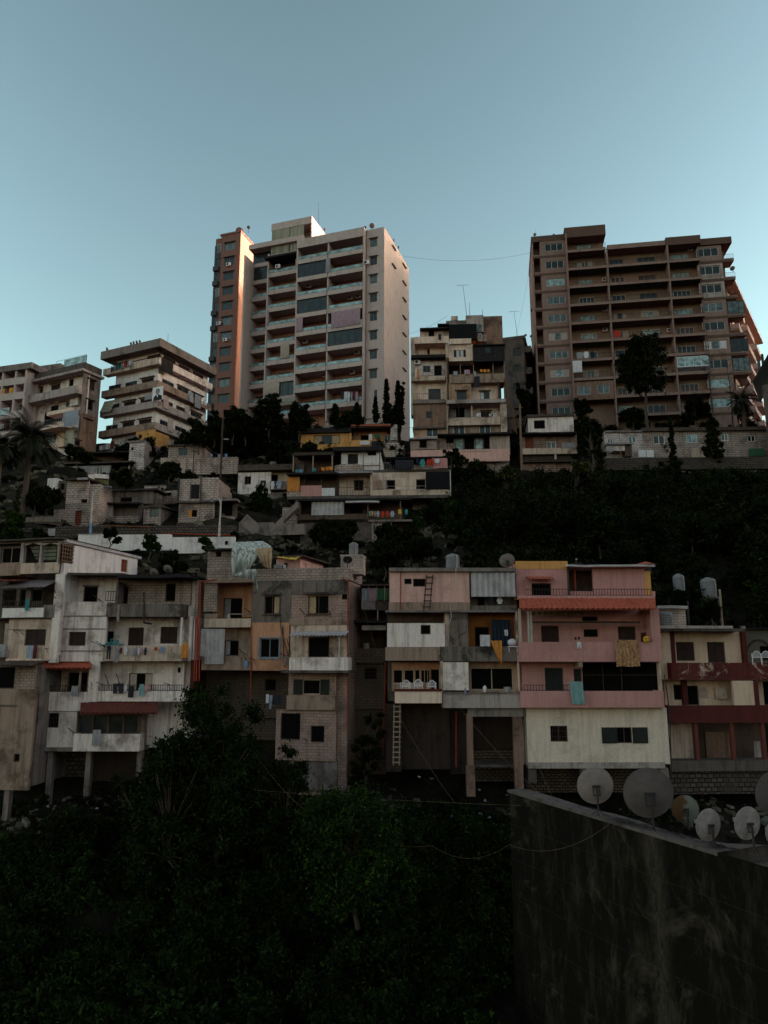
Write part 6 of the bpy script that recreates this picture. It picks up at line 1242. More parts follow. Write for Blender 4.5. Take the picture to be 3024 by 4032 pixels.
hang(F,930,205,990,228,'c_white','white sheet over the loggia wall of the ochre house',d=-.15); hang(F,1020,165,1052,190,'c_green','green cloth in the loggia of the ochre house',d=.2); hang(F,983,165,1003,215,'c_white','white towel in the loggia of the ochre house',d=.2); hang(F,1000,205,1060,240,'c_dark','dark blanket over the loggia wall of the ochre house',d=-.15)
B = simple('house','small white house with a curved block balcony and a white railing, centre of the slope',T5,900,385,-4,86); F = B.F; R = B.side('R',1055,300)
F.wall(820,262,1055,348,'white_bright',0); F.win(858,282,920,342,'s',0,bars=True,pane='shutter_dark'); F.win(976,262,1028,292,'o',0); F.body(822,266,1055,345,'white_bright',.25,6,down=3); F.box(772,238,1062,262,'sheet_dark',-.9,6,'roof'); F.rail(950,335,1130,380,'rail_light',-1.0,.25); F.boxm(*F.rect(950,376,1470,392,-1.0),'concrete_dark',-1.0,5,'terrace')
q = MB(); n = 14; a0,a1,z0,z1 = F.rect(772,342,952,384,-1.6); vs = [( (a0+a1)/2-(a1-a0)/2*math.cos(math.pi*i/n), -.3-1.3*math.sin(math.pi*i/n)**.7, z) for z in (z0,z1) for i in range(n+1)]; q.add(vs,[(i,i+1,n+2+i,n+1+i) for i in range(n)]+[tuple(range(n,-1,-1))]); F.put(q,'balcony','block_grey_far'); F.box(948,262,952,378,'steel_dark',-.95,-.9,'post'); F.box(1045,262,1050,378,'steel_dark',-.95,-.9,'post'); F.box(775,262,822,345,'dark_room',.6,1,'side_wall'); B.done()
B = simple('pergola','open wooden pergola on the slope with potted plants along its edge',T5,640,385,-5,85,'pergola'); F = B.F
for x in (531,648,762): F.box(x,282,x+6,388,'wood_light',0,.15,'post')
F.box(525,278,775,290,'wood_dark',-.1,.2,'beam'); F.box(540,272,770,279,'wood_dark',0,3,'roof'); F.box(540,300,770,400,'dark_brown',3.0,3.3,'back_wall'); F.wall(548,348,600,400,'concrete_dark',2.7); B.done()
for i,(x,m) in enumerate(((560,'c_teal'),(580,'c_blue'),(660,'c_teal'),(690,'c_maroon'),(712,'c_orange'),(738,'c_orange'),(757,'c_orange'))):
    t = thing('flower_pot','%s planter on the terrace edge, %s of the row'%({'c_teal':'teal','c_blue':'blue','c_maroon':'dark red','c_orange':'clay'}[m],['leftmost','second','third','fourth','fifth','sixth','rightmost'][i]),'plant pot',F.world(x,398-(x-560)*.09,-.5),0,'pots along the terrace edge'); q = MB(); q.lathe([(0,0),(.2,0),(.28,.4),(.25,.4),(.2,.1)],10); q.build('pot',m,t)
B = simple('house','terrace house row with a pink panel, an orange curtain and cream rooms',T5,900,545,-3,80.5); F = B.F
F.shed(495,392,800,415,'sheet_dark',-.9,5,drop=.4); F.shed(788,385,1000,402,'sheet_grey',-.8,5); F.body(505,400,1325,540,'dark_brown',2.0,6,down=3); F.box(498,505,578,542,'block_pale_far',-.1,.3,'low_wall'); F.box(576,470,704,534,'pink',-.1,.1,'panel'); F.wall(575,415,805,535,'dark_brown',1.4)
F.wall(808,402,992,528,'cream_dirty',.9); F.win(896,437,952,500,'g',.9,fr='frame_brown',pane='dark_room',bars=True); F.box(945,400,1000,528,'cream_dirty',1.2,1.9,'wall'); F.box(992,385,1004,530,'cream_dirty',-.1,1.5,'pier'); F.wall(1004,392,1322,500,'cream',1.0); F.win(1085,437,1140,492,'d',1.0); F.win(1265,433,1320,492,'d',1.0); F.bal(995,496,1470,530,'cream_dirty',-.1,1.0); F.rail(1000,472,1470,496,'rail_light',-.05,.8)
for x in (598,700,795): F.box(x,405,x+5,530,'wood_dark',-.1,.0,'post')
F.box(1322,390,1470,492,'black_net',-.2,3,'net_screen'); F.box(1465,380,1471,548,'pipe_white',-.3,-.2,'post'); F.rail(805,480,990,530,'rail_dark',-.1,.3); F.box(498,530,1470,548,'concrete_dark',-.3,3,'slab'); F.rail(1004,385,1120,392,'rail_dark',-.1,1) if False else None; B.done(); TF = F
hang(F,500,420,573,505,'c_orange','orange curtain at the left end of the terrace house row',d=-.12,cat='curtain'); hang(F,704,485,782,532,'c_white','white cloth with a torn top edge next to the pink panel',d=-.15)
t = thing('folding_ladder','small step ladder standing in the cream room of the terrace row','ladder',F.world(1078,495,.2)); q = MB(); [q.tube((a,0,0),(a*.5,.3,1.7),.03,4) for a in (-.3,.3)]; [q.tube((a,.6,0),(a*.5,.3,1.7),.03,4) for a in (-.3,.3)]; q.build('frame','steel',t)
for i in range(5): q = MB(); q.box(-.27+.02*i,.27-.02*i,.05*i,.05*i+.08,.3*i+.2,.3*i+.24); q.build('step','steel',t)
hang(F,1030,440,1060,492,'c_tan','tan mattress leaning on the cream wall of the terrace row',d=.8,cat='mattress')
# washing line with clothes on the terrace above
for (x0,y0,x1,y1,m,kd,lb) in ((1140,318,1250,374,'c_dark','sheet','long black sheet'),(1262,312,1285,340,'c_navy','shirt','dark green blue shirt'),(1284,314,1322,362,'c_teal','shirt','teal patterned blouse'),(1324,314,1346,356,'c_red','shirt','rust red shirt'),(1345,312,1368,352,'c_red','trousers','red trousers'),(1372,312,1408,336,'c_white','shirt','bright white shirt'),(1360,308,1450,368,'c_pink','sheet','large pale pink sheet')):
    hang(F,x0,y0,x1,y1,m,lb+' on the long line above the terrace row',kd,d=-.3 if m!='c_pink' else .0,group='washing above the terrace row')
B = simple('net_canopy','sagging dark net canopy over the washing line, above the terrace row',T5,1280,375,-3,82,'canopy'); F2 = B.F; F2.shed(1100,300,1465,322,'black_net',-.3,3); [F2.box(x,300,x+4,380,'steel_dark',0,.05,'post') for x in (1110,1450,1470)]; B.done()
B = simple('house','dark lower storey with a white corrugated sheet, under the terrace row',T5,850,695,-3,72); F = B.F
F.body(560,550,1180,690,'dark_brown',1.6,6,down=1); F.corr(643,566,836,646,'sheet_light',-.1,None,'screen',.45,.05); F.shed(555,545,1240,560,'sheet_dark',-.5,4); F.shed(845,560,1045,570,'sheet_light',-.9,.5); F.box(565,640,980,672,'dark_brown',0,.2,'low_wall'); F.box(545,560,580,640,'block_dark_far',.1,1.6,'wall'); F.box(980,672,1240,684,'concrete',-.2,1.5,'slab'); F.wall(575,690,1010,850,'concrete_dark',.3); F.wall(1005,690,1120,860,'block_grey_far',.1); F.box(1000,690,1015,860,'concrete',-.1,.3,'pillar')
F.wall(470,600,560,700,'block_grey_far',.6); F.win(870,590,950,640,'o',1.58); F.box(975,565,981,672,'wood',-.2,-.1,'post'); F.box(1168,560,1174,680,'wood',-.2,-.1,'post'); B.done()
F.B.view = T5
for i,(x0,x1,y1,m,kd,c) in enumerate(((985,998,650,'c_mint','sheet','mint'),(999,1013,650,'c_yellow','shirt','yellow green'),(1014,1026,655,'c_lilac','shirt','mauve'),(1026,1050,656,'c_bluegrey','shirt','pale blue'),(1054,1078,660,'c_red','shirt','red'),(1082,1106,656,'c_red','shirt','dark orange red'),(1108,1138,658,'c_bluegrey','shirt','large pale grey'),(1158,1178,640,'c_yellow','sheet','yellow'),(1196,1218,642,'c_teal','shirt','turquoise'))):
    hang(F,x0,622-(i>6)*10,x1,y1,m,c+' garment on the bright washing line under the terrace row',kd,d=-.6,group='bright washing under the terrace row')
B = simple('concrete_slope','bare sloping concrete gable and steps left of the dark lower storey',T5,440,760,-4,71,'wall'); F = B.F
q = MB(); P = [F.pt(x,y) for x,y in ((380,745),(560,560),(560,600),(470,690),(600,700),(600,760),(300,770),(215,690),(260,640))]; q.add([(a,0,z) for a,z in P]+[(a,1,z) for a,z in P],[tuple(range(9)),tuple(range(17,8,-1))]+[(i,(i+1)%9,9+(i+1)%9,9+i) for i in range(9)]); F.put(q,'wall','concrete'); F.box(210,690,420,780,'concrete',.5,1,'base_wall'); B.done()
# ---- T6 row under the right block
B = simple('hut','plain white hut with one dark window at the foot of the brown block',T6,500,212,-6,97); F = B.F
F.wall(378,120,622,212,'white_plaster',0); F.win(410,142,469,187,'o',0); F.body(380,122,620,210,'white_plaster',.25,5,down=2); F.box(372,108,625,121,'rust_sheet',-.3,5,'roof'); B.done()
B = simple('house','block house with a balcony full of plants below the plain white hut',T6,500,325,-3,93); F = B.F
F.wall(345,218,640,300,'block_pink_far',1.0); F.win(478,254,528,298,'g',1.0,cols=2,fr='plastic_white',pane='glass_grey'); F.win(365,232,405,290,'o',1.0,pane='shutter_red'); F.bal(345,290,640,322,'cream_dirty',0,1.0); F.shed(340,205,640,218,'sheet_dark',-.3,5); F.body(347,220,640,330,'block_pink_far',1.25,5,down=2); F.rail(410,270,470,292,'rail_dark',.05,.25); F.box(560,262,630,290,'sheet_grey',-.05,.05,'screen'); F.box(520,322,530,350,'cream_dirty',.1,.4,'pillar'); F.box(345,322,640,365,'rubble',.6,1.1,'base_wall'); B.done()
B = simple('house','long low block house with six small windows at the foot of the brown block',T6,1100,335,-2,95); F = B.F
F.wall(790,205,990,345,'block_white_far',-.1); F.wall(988,195,1320,345,'block_grey_far',0); F.wall(1318,192,1720,340,'block_grey_far',.1)
for i,(x0,y0,x1,y1) in enumerate(((803,238,832,268),(914,225,956,263),(1047,222,1108,268),(1222,216,1283,262),(1410,214,1448,252),(1550,222,1592,255))):
    d = -.1 if i<2 else (0 if i<4 else .1); F.win(x0,y0,x1,y1,'g',d,cols=2,fr='plastic_white',pane=['glass_grey','glass_grey','glass_dark','glass_light','glass_grey','glass_dark'][i])
F.body(792,205,1720,345,'block_grey_far',.32,6,down=2); F.box(790,196,990,206,'concrete',-.3,5,'roof'); F.box(985,178,1720,196,'rust_sheet',-.4,6,'roof'); F.box(1252,290,1330,340,'cream_dirty',-.5,-.1,'lean_to'); F.box(1560,292,1640,332,'c_green',-.3,-.1,'door')
F.box(830,278,895,305,'white_plaster',-1.4,-.2,'shed_wall'); F.box(895,275,932,335,'dark_brown',-1.3,-.2,'shed_wall'); F.corr(795,278,832,308,'sheet_light',-1.5,None,'screen',.25,.04); F.shed(800,262,940,274,'sheet_grey',-1.7,0); F.box(870,305,874,335,'wood',-1.5,-1.4,'post'); F.box(975,314,1004,340,'plastic_white',-.6,-.2,'crate') if False else None; B.done(); LF = F
B = simple('retaining_wall','rubble retaining wall under the long low block house, above the dark trees',T6,1200,400,-2,91,'wall'); F = B.F; F.box(640,340,1760,405,'rubble',0,.8,'wall'); B.done()
t = thing('appliance','two white metal cabinets standing outside the long block house','cabinet',LF.world(1006,342,-.6)); q = MB(); q.box(-1.0,-.05,-.3,.3,0,1.0); q.build('cabinet','plastic_white',t); q = MB(); q.box(.05,1.0,-.3,.3,0,1.0); q.build('cabinet','plastic_white',t)
# white house parts behind, left: awnings and lower terraces at the left edge
B = simple('terrace','grey terrace with a railing and junk at the left edge of the slope',T8,600,2060,-5,72,'terrace'); F = B.F
F.box(520,2020,720,2100,'sheet_grey',0,.15,'screen'); F.rail(720,1990,960,2070,'rail_dark',.2,.4); F.shed(380,1945,520,1975,'rust_sheet',-.2,2.5); F.box(280,1895,640,1950,'concrete',1,1.4,'low_wall'); B.done()
# ---- poles, lamps, cables
def lamp(label, V, base, top, arm, Y):
    b = at(*V(*base), Y); tp = at(*V(*top), Y)-b; ar = at(*V(*arm), Y)-b; t = thing('street_lamp', label, 'street lamp', b)
    q = MB(); m_ = tp*.24; q.tube((0,0,-1),m_,.13,8,.12); q.build('pole_base','c_blue',t); q = MB(); q.tube(m_,tp,.11,8,.06); q.build('pole','pipe_white',t)
    q = MB(); q.path([tp-Vector((0,0,.6)), tp*.96+ar*.04+Vector(((ar.x-tp.x)*.2,0,.1)), ar], .045, 6); q.build('arm','pipe_white',t)
    q = MB(); dx = 1 if ar.x > tp.x else -1; q.box(*sorted((ar.x,ar.x+dx*.7)),ar.y-.14,ar.y+.14,ar.z-.08,ar.z+.08); q.build('lamp_head','frame_grey',t)
for i,(x,y,w,h,m,lb) in enumerate(((700,960,120,40,'block_grey_far','grey block wall fragment on the slope below the long dark shed'),(1120,1130,150,45,'block_pale_far','broken pale block wall on the slope under the wide bare block house'),(1330,1065,260,28,'concrete','long low concrete kerb wall behind the large bare block house'),(250,1440,170,40,'rubble','rubble wall at the left edge of the slope above the arched house'),(700,1420,90,70,'concrete_dark','dark concrete stair wall behind the first street lamp'))):
    B = simple('low_wall',lb,T3,x,y+h,-6,None,'wall'); B.F.box(x-w/2,y,x+w/2,y+h+12,m,0,.4,'wall'); B.F.box(x-w/2-2,y-3,x+w/2+2,y,'concrete',-.04,.44,'coping'); B.done()
for i,(x,y,w,h,m,lb) in enumerate(((600,720,150,50,'concrete','concrete retaining wall under the round small tree'),(1150,770,170,60,'rubble','rubble retaining wall right of the bare block base of the dark lower storey'),(1560,650,170,40,'block_dark_far','dark block wall half hidden among the trees right of the terrace row'),(720,775,150,30,'rubble','low rubble wall in front of the dark lower storey'))):
    B = simple('low_wall',lb,T5,x,y+h,-4,None,'wall'); B.F.box(x-w/2,y,x+w/2,y+h+12,m,0,.4,'wall'); B.F.box(x-w/2-2,y-3,x+w/2+2,y,'concrete_dark',-.04,.44,'coping'); B.done()
lamp('street lamp with a blue foot in front of the white frame sign',T3,(655,1475),(675,1170),(755,1138),68); lamp('street lamp with a blue foot beside the large bare block house',T3,(1585,1580),(1605,1225),(1530,1240),67)
def pole(label, V, base, top, Y, r=.12, m='wood_dark', lampx=None):
    b = at(*V(*base), Y); t = thing('utility_pole', label, 'pole', b); tp = at(*V(*top), Y)-b; q = MB(); q.tube((0,0,-1.5),tp,r,7,r*.8); q.build('shaft',m,t); q = MB()
    if lampx: a = at(*V(*lampx),Y)-b; q.path([Vector((0,0,a.z)),a],.04,5); q.box(a.x-.1,a.x+.4,a.y-.1,a.y+.1,a.z-.05,a.z+.08); q.build('lamp_arm','steel',t)
    else: q.box(-.4,.4,-.04,.04,tp.z*.93,tp.z*.93+.08); q.build('crossbar',m,t)
pole('tall dark pole with a small lamp left of the trees below the beige tower',T3,(1603,1010),(1618,640),86,lampx=(1635,793)); pole('grey wooden pole between the middle block and the plain white hut',T6,(343,350),(334,55),90,.16,'wood'); pole('thin dark pole in front of the wide bare block house',T3,(1402,1050),(1407,870),82,.07)
def cable(pts, label, sag=.6, r=.012, m='steel_dark', kind_='cable'):
    P = [at(x, y, Y) for x, y, Y in pts]; t = P[0]; q = MB(); out = []
    for a, b in zip(P, P[1:]): out += [a+(b-a)*(i/14)-t+Vector((0,0,-4*sag*(i/14)*(1-i/14))) for i in range(14)]
    out.append(P[-1]-t); q.path(out, r, 4); o = q.build('cable', m, None, loc=t); tag(o, label, 'cable', 'cables over the valley' if m != 'steel_dark' else 'cables between the towers')
cable([(2150,2960,45),(2500,3020,30)],'x') if False else None
cable([(700,2640,44),(1000,2960,40),(1200,3190,36)],'pale cable slanting down across the dark trees below the brick house',.2,.005,'wood'); cable([(1400,2280,45),(1560,2800,43),(1790,3160,38)],'pale cable running down from the brick house past the wooden ladder',.2,.005,'wood'); cable([(1780,2750,44),(2130,3130,34)],'pale cable running down in front of the patched house columns',.2,.005,'wood')
cable([(1000,3110,38),(2300,3180,30)],'pale cable stretched to the top of the big concrete wall',.1,.0045,'wood'); cable([(1200,3200,36),(1700,3330,32),(2005,3325,31.3),(2400,3245,26.4)],'long sagging pale cable crossing the face of the big concrete wall',.5,.0045,'wood'); cable([(2040,2800,44.3),(2180,3150,31)],'pale cable dropping along the left side of the pink house',.2,.005,'wood')
cable([(1570,1005,108),(2090,995,112)],'thin cable hanging between the beige tower and the brown block',1.2,.016); cable([(2110,900,111),(2030,1330,112)],'thin cable slanting down the left edge of the brown block',1.0,.014); cable([(1585,1320,108),(1760,1245,96)],'cable tying the beige tower to the middle block roof',.4,.016)
cable([(1550,1690,96),(2010,1600,95)],'cable looping in front of the patched middle block',.5,.02); cable([(0,1990,60),(860,1960,75)],'cable crossing the bare block houses on the slope',1.0,.02) if False else None
# ============================================================ VEGETATION
def leaf_arrays(rs, centres, rad, per, size, flat_=.0, elong=1.6):
    n = len(centres)*per; c = np.repeat(np.asarray(centres), per, 0); r = np.repeat(np.asarray(rad), per)
    d = rs.normal(size=(n,3)); d /= np.linalg.norm(d, axis=1, keepdims=True); p = c+d*(r*np.abs(rs.normal(0,.62,n)))[:,None]*np.array([1,1,.85])
    u = rs.normal(size=(n,3)); u[:,2] = u[:,2]*(1-flat_)-.25; u /= np.linalg.norm(u, axis=1, keepdims=True); w = np.cross(u, rs.normal(size=(n,3))); w /= np.linalg.norm(w, axis=1, keepdims=True)
    s = size*rs.uniform(.6,1.3,n)[:,None]; a = p-u*s*elong*.5; b = p+w*s*.34; e = p+u*s*elong*.5; f = p-w*s*.34
    return np.stack([a,b,e,f],1).reshape(-1,3)
def quad_mesh(name, V, m):
    me = bpy.data.meshes.new(name); nv = len(V); nf = nv//4
    me.vertices.add(nv); me.vertices.foreach_set('co', V.astype(np.float32).ravel()); me.loops.add(nv); me.loops.foreach_set('vertex_index', np.arange(nv, dtype=np.int32))
    me.polygons.add(nf); me.polygons.foreach_set('loop_start', np.arange(0,nv,4,dtype=np.int32)); me.materials.append(MATS[m]); me.update(calc_edges=True); return me
def crown_points(rs, R, H, kind='round', n=34):
    C = []; Rd = []
    if kind == 'cypress':
        for i in range(n):
            t = (i+rs.uniform())/n; r = R*(.95*(1-t)**.75*min(1,.35+t*4))*rs.uniform(.1,1); a = rs.uniform(0,6.283); C.append((r*math.cos(a), r*math.sin(a), t*H)); Rd.append(R*(.52-.32*t)*rs.uniform(.7,1.2))
        return C, Rd
    k = max(4, n//(7 if kind != 'bushy' else 5)); lobes = []
    for i in range(k):                                  # uneven lobes, each a cluster of leaf clumps
        a = rs.uniform(0,6.283); r = rs.uniform(0,.72)**.8; z = rs.uniform(.12,.88) if kind != 'bushy' else rs.uniform(0,1)**1.3*.9; s_ = rs.uniform(.26,.52)*(1.15-.35*z); w_ = 1-.55*max(0,z-.5)*2*rs.uniform(.4,1)
        lobes.append((r*math.cos(a)*w_, r*math.sin(a)*w_, z, s_))
    for i in range(n):
        lx, ly, lz, ls = lobes[i%k]; d = rs.normal(size=3); d /= np.linalg.norm(d); d *= ls*rs.uniform(.45,1.05)
        z = lz+d[2]*.62
        if kind == 'flat': z = .55+z*.4
        C.append(((lx+d[0])*R, (ly+d[1])*R, max(.03,z)*H)); Rd.append(R*rs.uniform(.10,.24)*(1.25 if n < 20 else 1))
    return C, Rd
def tree(label, base, R, H, trunk, m='leaf_dark', kind='round', seed=1, per=130, size=.32, name='tree', n=34, group=None, rt=None, lean=0):
    rs = np.random.RandomState(seed); t = thing(name, label, 'tree' if name != 'shrub' else 'shrub', base, 0, group)
    C, Rd = crown_points(rs, R, H, kind, n); C = [(x+lean, y, z+trunk) for x, y, z in C]
    V = leaf_arrays(rs, C, Rd, per, size); o = bpy.data.objects.new('crown', quad_mesh('crown', V, m)); COL.objects.link(o); o.parent = t
    q = MB(); rt = rt or max(.08, H*.03); k = 5; pts = [Vector((lean*i/k+.12*math.sin(i*2+seed), .1*math.cos(i*1.7), -1+(trunk+1+H*.45)*i/k)) for i in range(k+1)]
    for i in range(k): q.tube(pts[i], pts[i+1], rt*(1-.13*i), 7, rt*(1-.13*(i+1)))
    for c in C[::3]: q.tube(pts[3 if c[2] < trunk+H*.5 else 4], Vector(c), rt*.35, 5, rt*.1)
    q.build('trunk', 'bark', t); return t
def tree_px(label, V, x, ybase, ytop, wpx, Y=None, trunk_frac=.25, **k):
    px, py = V(x, ybase); Y = Y or hit(px, py); b = at(px, py, Y); tp = at(px, V(x, ytop)[1], Y); H = tp.z-b.z; s = (Y*cP+b.z*sP)/FPX/V.s
    return tree(label, b, wpx/2*s*.84, H*(1-trunk_frac)*.93, H*trunk_frac, **k)
# trees one can tell apart
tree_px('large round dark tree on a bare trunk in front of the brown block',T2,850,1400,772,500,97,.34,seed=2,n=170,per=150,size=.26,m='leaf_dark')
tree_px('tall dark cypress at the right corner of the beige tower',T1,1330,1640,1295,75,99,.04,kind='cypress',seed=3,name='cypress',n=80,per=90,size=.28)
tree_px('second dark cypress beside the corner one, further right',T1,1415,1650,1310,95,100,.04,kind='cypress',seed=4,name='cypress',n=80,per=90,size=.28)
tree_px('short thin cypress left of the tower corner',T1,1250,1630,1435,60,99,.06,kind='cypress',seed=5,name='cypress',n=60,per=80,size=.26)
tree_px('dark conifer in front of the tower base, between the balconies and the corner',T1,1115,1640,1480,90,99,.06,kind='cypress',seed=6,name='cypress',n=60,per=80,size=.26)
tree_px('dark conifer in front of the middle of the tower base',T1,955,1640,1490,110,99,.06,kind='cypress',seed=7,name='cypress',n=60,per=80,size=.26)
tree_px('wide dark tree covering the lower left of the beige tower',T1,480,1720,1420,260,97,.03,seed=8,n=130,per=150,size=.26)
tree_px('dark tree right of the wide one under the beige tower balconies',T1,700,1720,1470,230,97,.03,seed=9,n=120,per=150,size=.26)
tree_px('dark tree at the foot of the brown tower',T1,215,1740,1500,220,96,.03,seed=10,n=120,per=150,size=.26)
tree_px('dark spreading tree left of the foot of the brown tower',T1,80,1760,1540,190,93,.03,seed=11,n=80,per=150,size=.26)
tree_px('dark tree between the ochre house and the brown tower, lower down the slope',T5,480,350,210,240,90,.1,seed=12,n=88,per=150,size=.26)
tree_px('dark bush left of the ochre house, above the pergola',T5,640,285,225,180,95,.05,seed=13,n=30,per=130,size=.36)
tree_px('rounded small tree on a slim trunk beside the white hillside house',T5,340,770,482,190,82,.45,seed=14,n=88,per=150,size=.26,m='leaf_mid')
tree_px('ivy covered column of a dead tree right of centre on the slope',T2,1035,1800,1310,75,90,.02,kind='cypress',seed=15,n=80,per=90,size=.26,name='tree')
tree_px('tall dark tree between the plain white hut and the long block house',T2,490,1720,1230,230,90,.12,seed=16,n=100,per=150,size=.26)
tree_px('dark tree at the right above the long block house',T2,1310,1720,1330,220,91,.15,seed=17,n=92,per=150,size=.26)
tree_px('dark tree crown under the right end of the brown block',T2,1180,1420,1210,260,99,.1,seed=18,n=88,per=150,size=.26)
tree_px('dark bushy tree under the middle of the brown block',T2,760,1420,1280,240,100,.1,seed=19,n=80,per=150,size=.26)
tree_px('dark tree under the left half of the brown block',T2,420,1400,1230,160,99,.1,seed=20,n=80,per=150,size=.26)
tree_px('dark bush at the foot of the dim brown block',T4,1430,1560,1120,230,104,.1,seed=21,n=88,per=150,size=.26)
tree_px('dark bush between the beige tower and the middle block',T4,70,1700,1080,150,100,.1,seed=22,n=80,per=150,size=.26)
tree_px('dark tree in front of the long shed and the tall white block hut',T3,880,1150,1010,190,80,.1,seed=23,n=88,per=150,size=.26)
tree_px('dark spreading tree on the slope left, below the whitewashed hut',T3,340,1340,1150,290,74,.1,seed=24,n=88,per=150,size=.26)
tree_px('dark bush between the grey sided block and the white corner block',T3,560,960,830,260,86,.08,seed=25,n=80,per=150,size=.26)
tree_px('dark tree right of the white corner block, in front of the brown tower foot',T3,1440,850,650,260,92,.1,seed=26,n=88,per=150,size=.26)
tree_px('round bush in front of the left part of the whitewashed wall',T3,795,1560,1430,150,62,.05,seed=27,n=36,per=150,size=.2,m='leaf_dark',name='shrub')
tree_px('orange tree like bush in front of the middle of the whitewashed wall',T3,1090,1600,1480,210,60,.05,seed=28,n=36,per=150,size=.2,m='leaf_mid',name='shrub')
tree_px('bush at the right end of the whitewashed wall',T3,1500,1600,1500,160,60,.05,seed=29,n=34,per=150,size=.2,m='leaf_mid',name='shrub')
tree_px('dark bush behind the two dishes of the white house roof',VA,1400,470,240,340,54,.02,seed=30,n=44,per=160,size=.2,m='leaf_dark',name='shrub')
tree_px('upright shrub with yellow flowers at the left edge of the slope',T8,170,1900,1580,110,60,.02,kind='cypress',seed=31,n=34,per=110,size=.16,m='leaf_yellow',name='shrub')
tree_px('mid green bush at the left edge above the arched white house',T8,110,2200,1800,420,58,.02,seed=32,n=50,per=170,size=.2,m='leaf_mid',name='shrub')
tree_px('dark bush right of the left edge bush, above the arched white house roof',T8,400,2180,2020,260,56,.02,seed=33,n=36,per=150,size=.2,name='shrub')
tree_px('tree with yellowing leaf tips in the upper middle of the dark slope',T6,640,640,360,230,80,.45,kind='flat',seed=34,n=34,per=150,size=.34,m='leaf_yellow')
tree_px('second tree with yellowing leaves, left of the first on the dark slope',T6,270,620,390,220,81,.35,kind='flat',seed=35,n=34,per=150,size=.34,m='leaf_yellow')
tree_px('lighter green bush behind the cream house roof at right',VE,700,760,520,380,51,.02,seed=36,n=44,per=170,size=.2,m='leaf_mid',name='shrub')
tree_px('large leafy tree standing in the valley in front of the white and brick houses',SRC,850,3330,2680,620,40,.06,seed=37,kind='bushy',n=230,per=260,size=.13,m='leaf_valley',rt=.2)
tree_px('leafy lower tree in the valley to the left of the large one',SRC,640,3500,2900,420,38,.05,seed=38,kind='bushy',n=150,per=230,size=.13,m='leaf_valley',rt=.15)
tree_px('leafy green tree top at the centre of the valley, below the brick house',SRC,1400,3560,3060,640,34,.05,seed=39,kind='bushy',n=200,per=260,size=.12,m='leaf_mid',rt=.12)
tree_px('dark bush climbing beside the weathered wooden ladder',SRC,1800,3300,3060,200,43,.02,seed=43,n=30,per=160,size=.14,name='shrub')
tree_px('dark bush at the foot of the gap shack wall',SRC,1440,3160,2740,190,45.8,.02,seed=44,n=44,per=160,size=.15,name='shrub')
def bare_tree(label, V, x, ybase, ytop, Y, seed):
    px, py = V(x, ybase); b = at(px, py, Y); H = at(px, V(x, ytop)[1], Y).z-b.z; rnd = random.Random(seed); t = thing('bare_tree', label, 'tree', b); q = MB(); p = Vector((0,0,-1)); k = 12
    for i in range(k):
        n_ = Vector((rnd.uniform(-.1,.1),rnd.uniform(-.1,.1),(H+1)/k))+p; q.tube(p,n_,.13*(1-i/k*.8),6,.13*(1-(i+1)/k*.8)); p = n_
        if i > 3:
            for _ in range(5): a = rnd.uniform(0,6.28); l = rnd.uniform(.5,1.8); e = p+Vector((math.cos(a)*l,math.sin(a)*l,l*rnd.uniform(.3,1))); q.tube(p,e,.03,4,.008); q.tube((p+e)/2,(p+e)/2+Vector((rnd.uniform(-.5,.5),0,.5)),.015,3,.005)
    q.build('trunk','bark',t)
bare_tree('tall leafless tree in front of the right end of the brown block',T2,1300,1420,770,97,1); bare_tree('shorter leafless tree right of the tall leafless one',T2,1425,1420,930,97,2)
# palms
def palm(label, V, x, ybase, ycrown, rpx, Y, seed, n=46, m='leaf_cool'):
    px, py = V(x, ybase); b = at(px, py, Y); cz = at(px, V(x, ycrown)[1], Y).z-b.z; s = (Y*cP+b.z*sP)/FPX/V.s; R = rpx*s; rs = np.random.RandomState(seed); t = thing('palm_tree', label, 'palm tree', b)
    q = MB(); q.tube((0,0,-2),(.15,0,cz*.5),.30,9,.26); q.tube((.15,0,cz*.5),(0,0,cz),.26,9,.30); q.build('trunk','bark',t); VV = []; st = MB()
    for i in range(n):
        a = rs.uniform(0,6.28); el = rs.uniform(-.5,1.35); L_ = R*rs.uniform(.8,1.15); p = np.array([0,0,cz]); d = np.array([math.cos(a)*math.cos(el), math.sin(a)*math.cos(el), math.sin(el)]); seg = 14; prev = p
        for k in range(seg):
            d = d+np.array([0,0,-.125]); d /= np.linalg.norm(d); nx = prev+d*L_/seg; st.tube(prev, nx, .03*(1-k/seg)+.008, 3)
            if k > 1:
                side = np.cross(d,[0,0,1]); side /= np.linalg.norm(side)+1e-6
                for sg in (-1,1):
                    for h in range(3):
                        c = prev+(nx-prev)*h/3; l = R*.16*math.sin(math.pi*min(1,(k+2)/(seg+2)))+.08; e = c+(side*sg*.8+d*.55+np.array([0,0,-.35]))*l; w = d*.03
                        VV += [c-w, c+w, e+w*.3, e-w*.3]
            prev = nx
    st.build('frond_stem','bark',t); o = bpy.data.objects.new('fronds', quad_mesh('fronds', np.array(VV), m)); COL.objects.link(o); o.parent = t
palm('large date palm with drooping fronds in front of the grey sided block',T8,265,1650,1040,400,72,1,72); palm('second palm cut by the left edge of the photo',T8,-60,1700,1130,330,70,2); palm('palm behind the shrubs at the foot of the wing on the right',T2,1500,1440,1240,125,95,3,38)
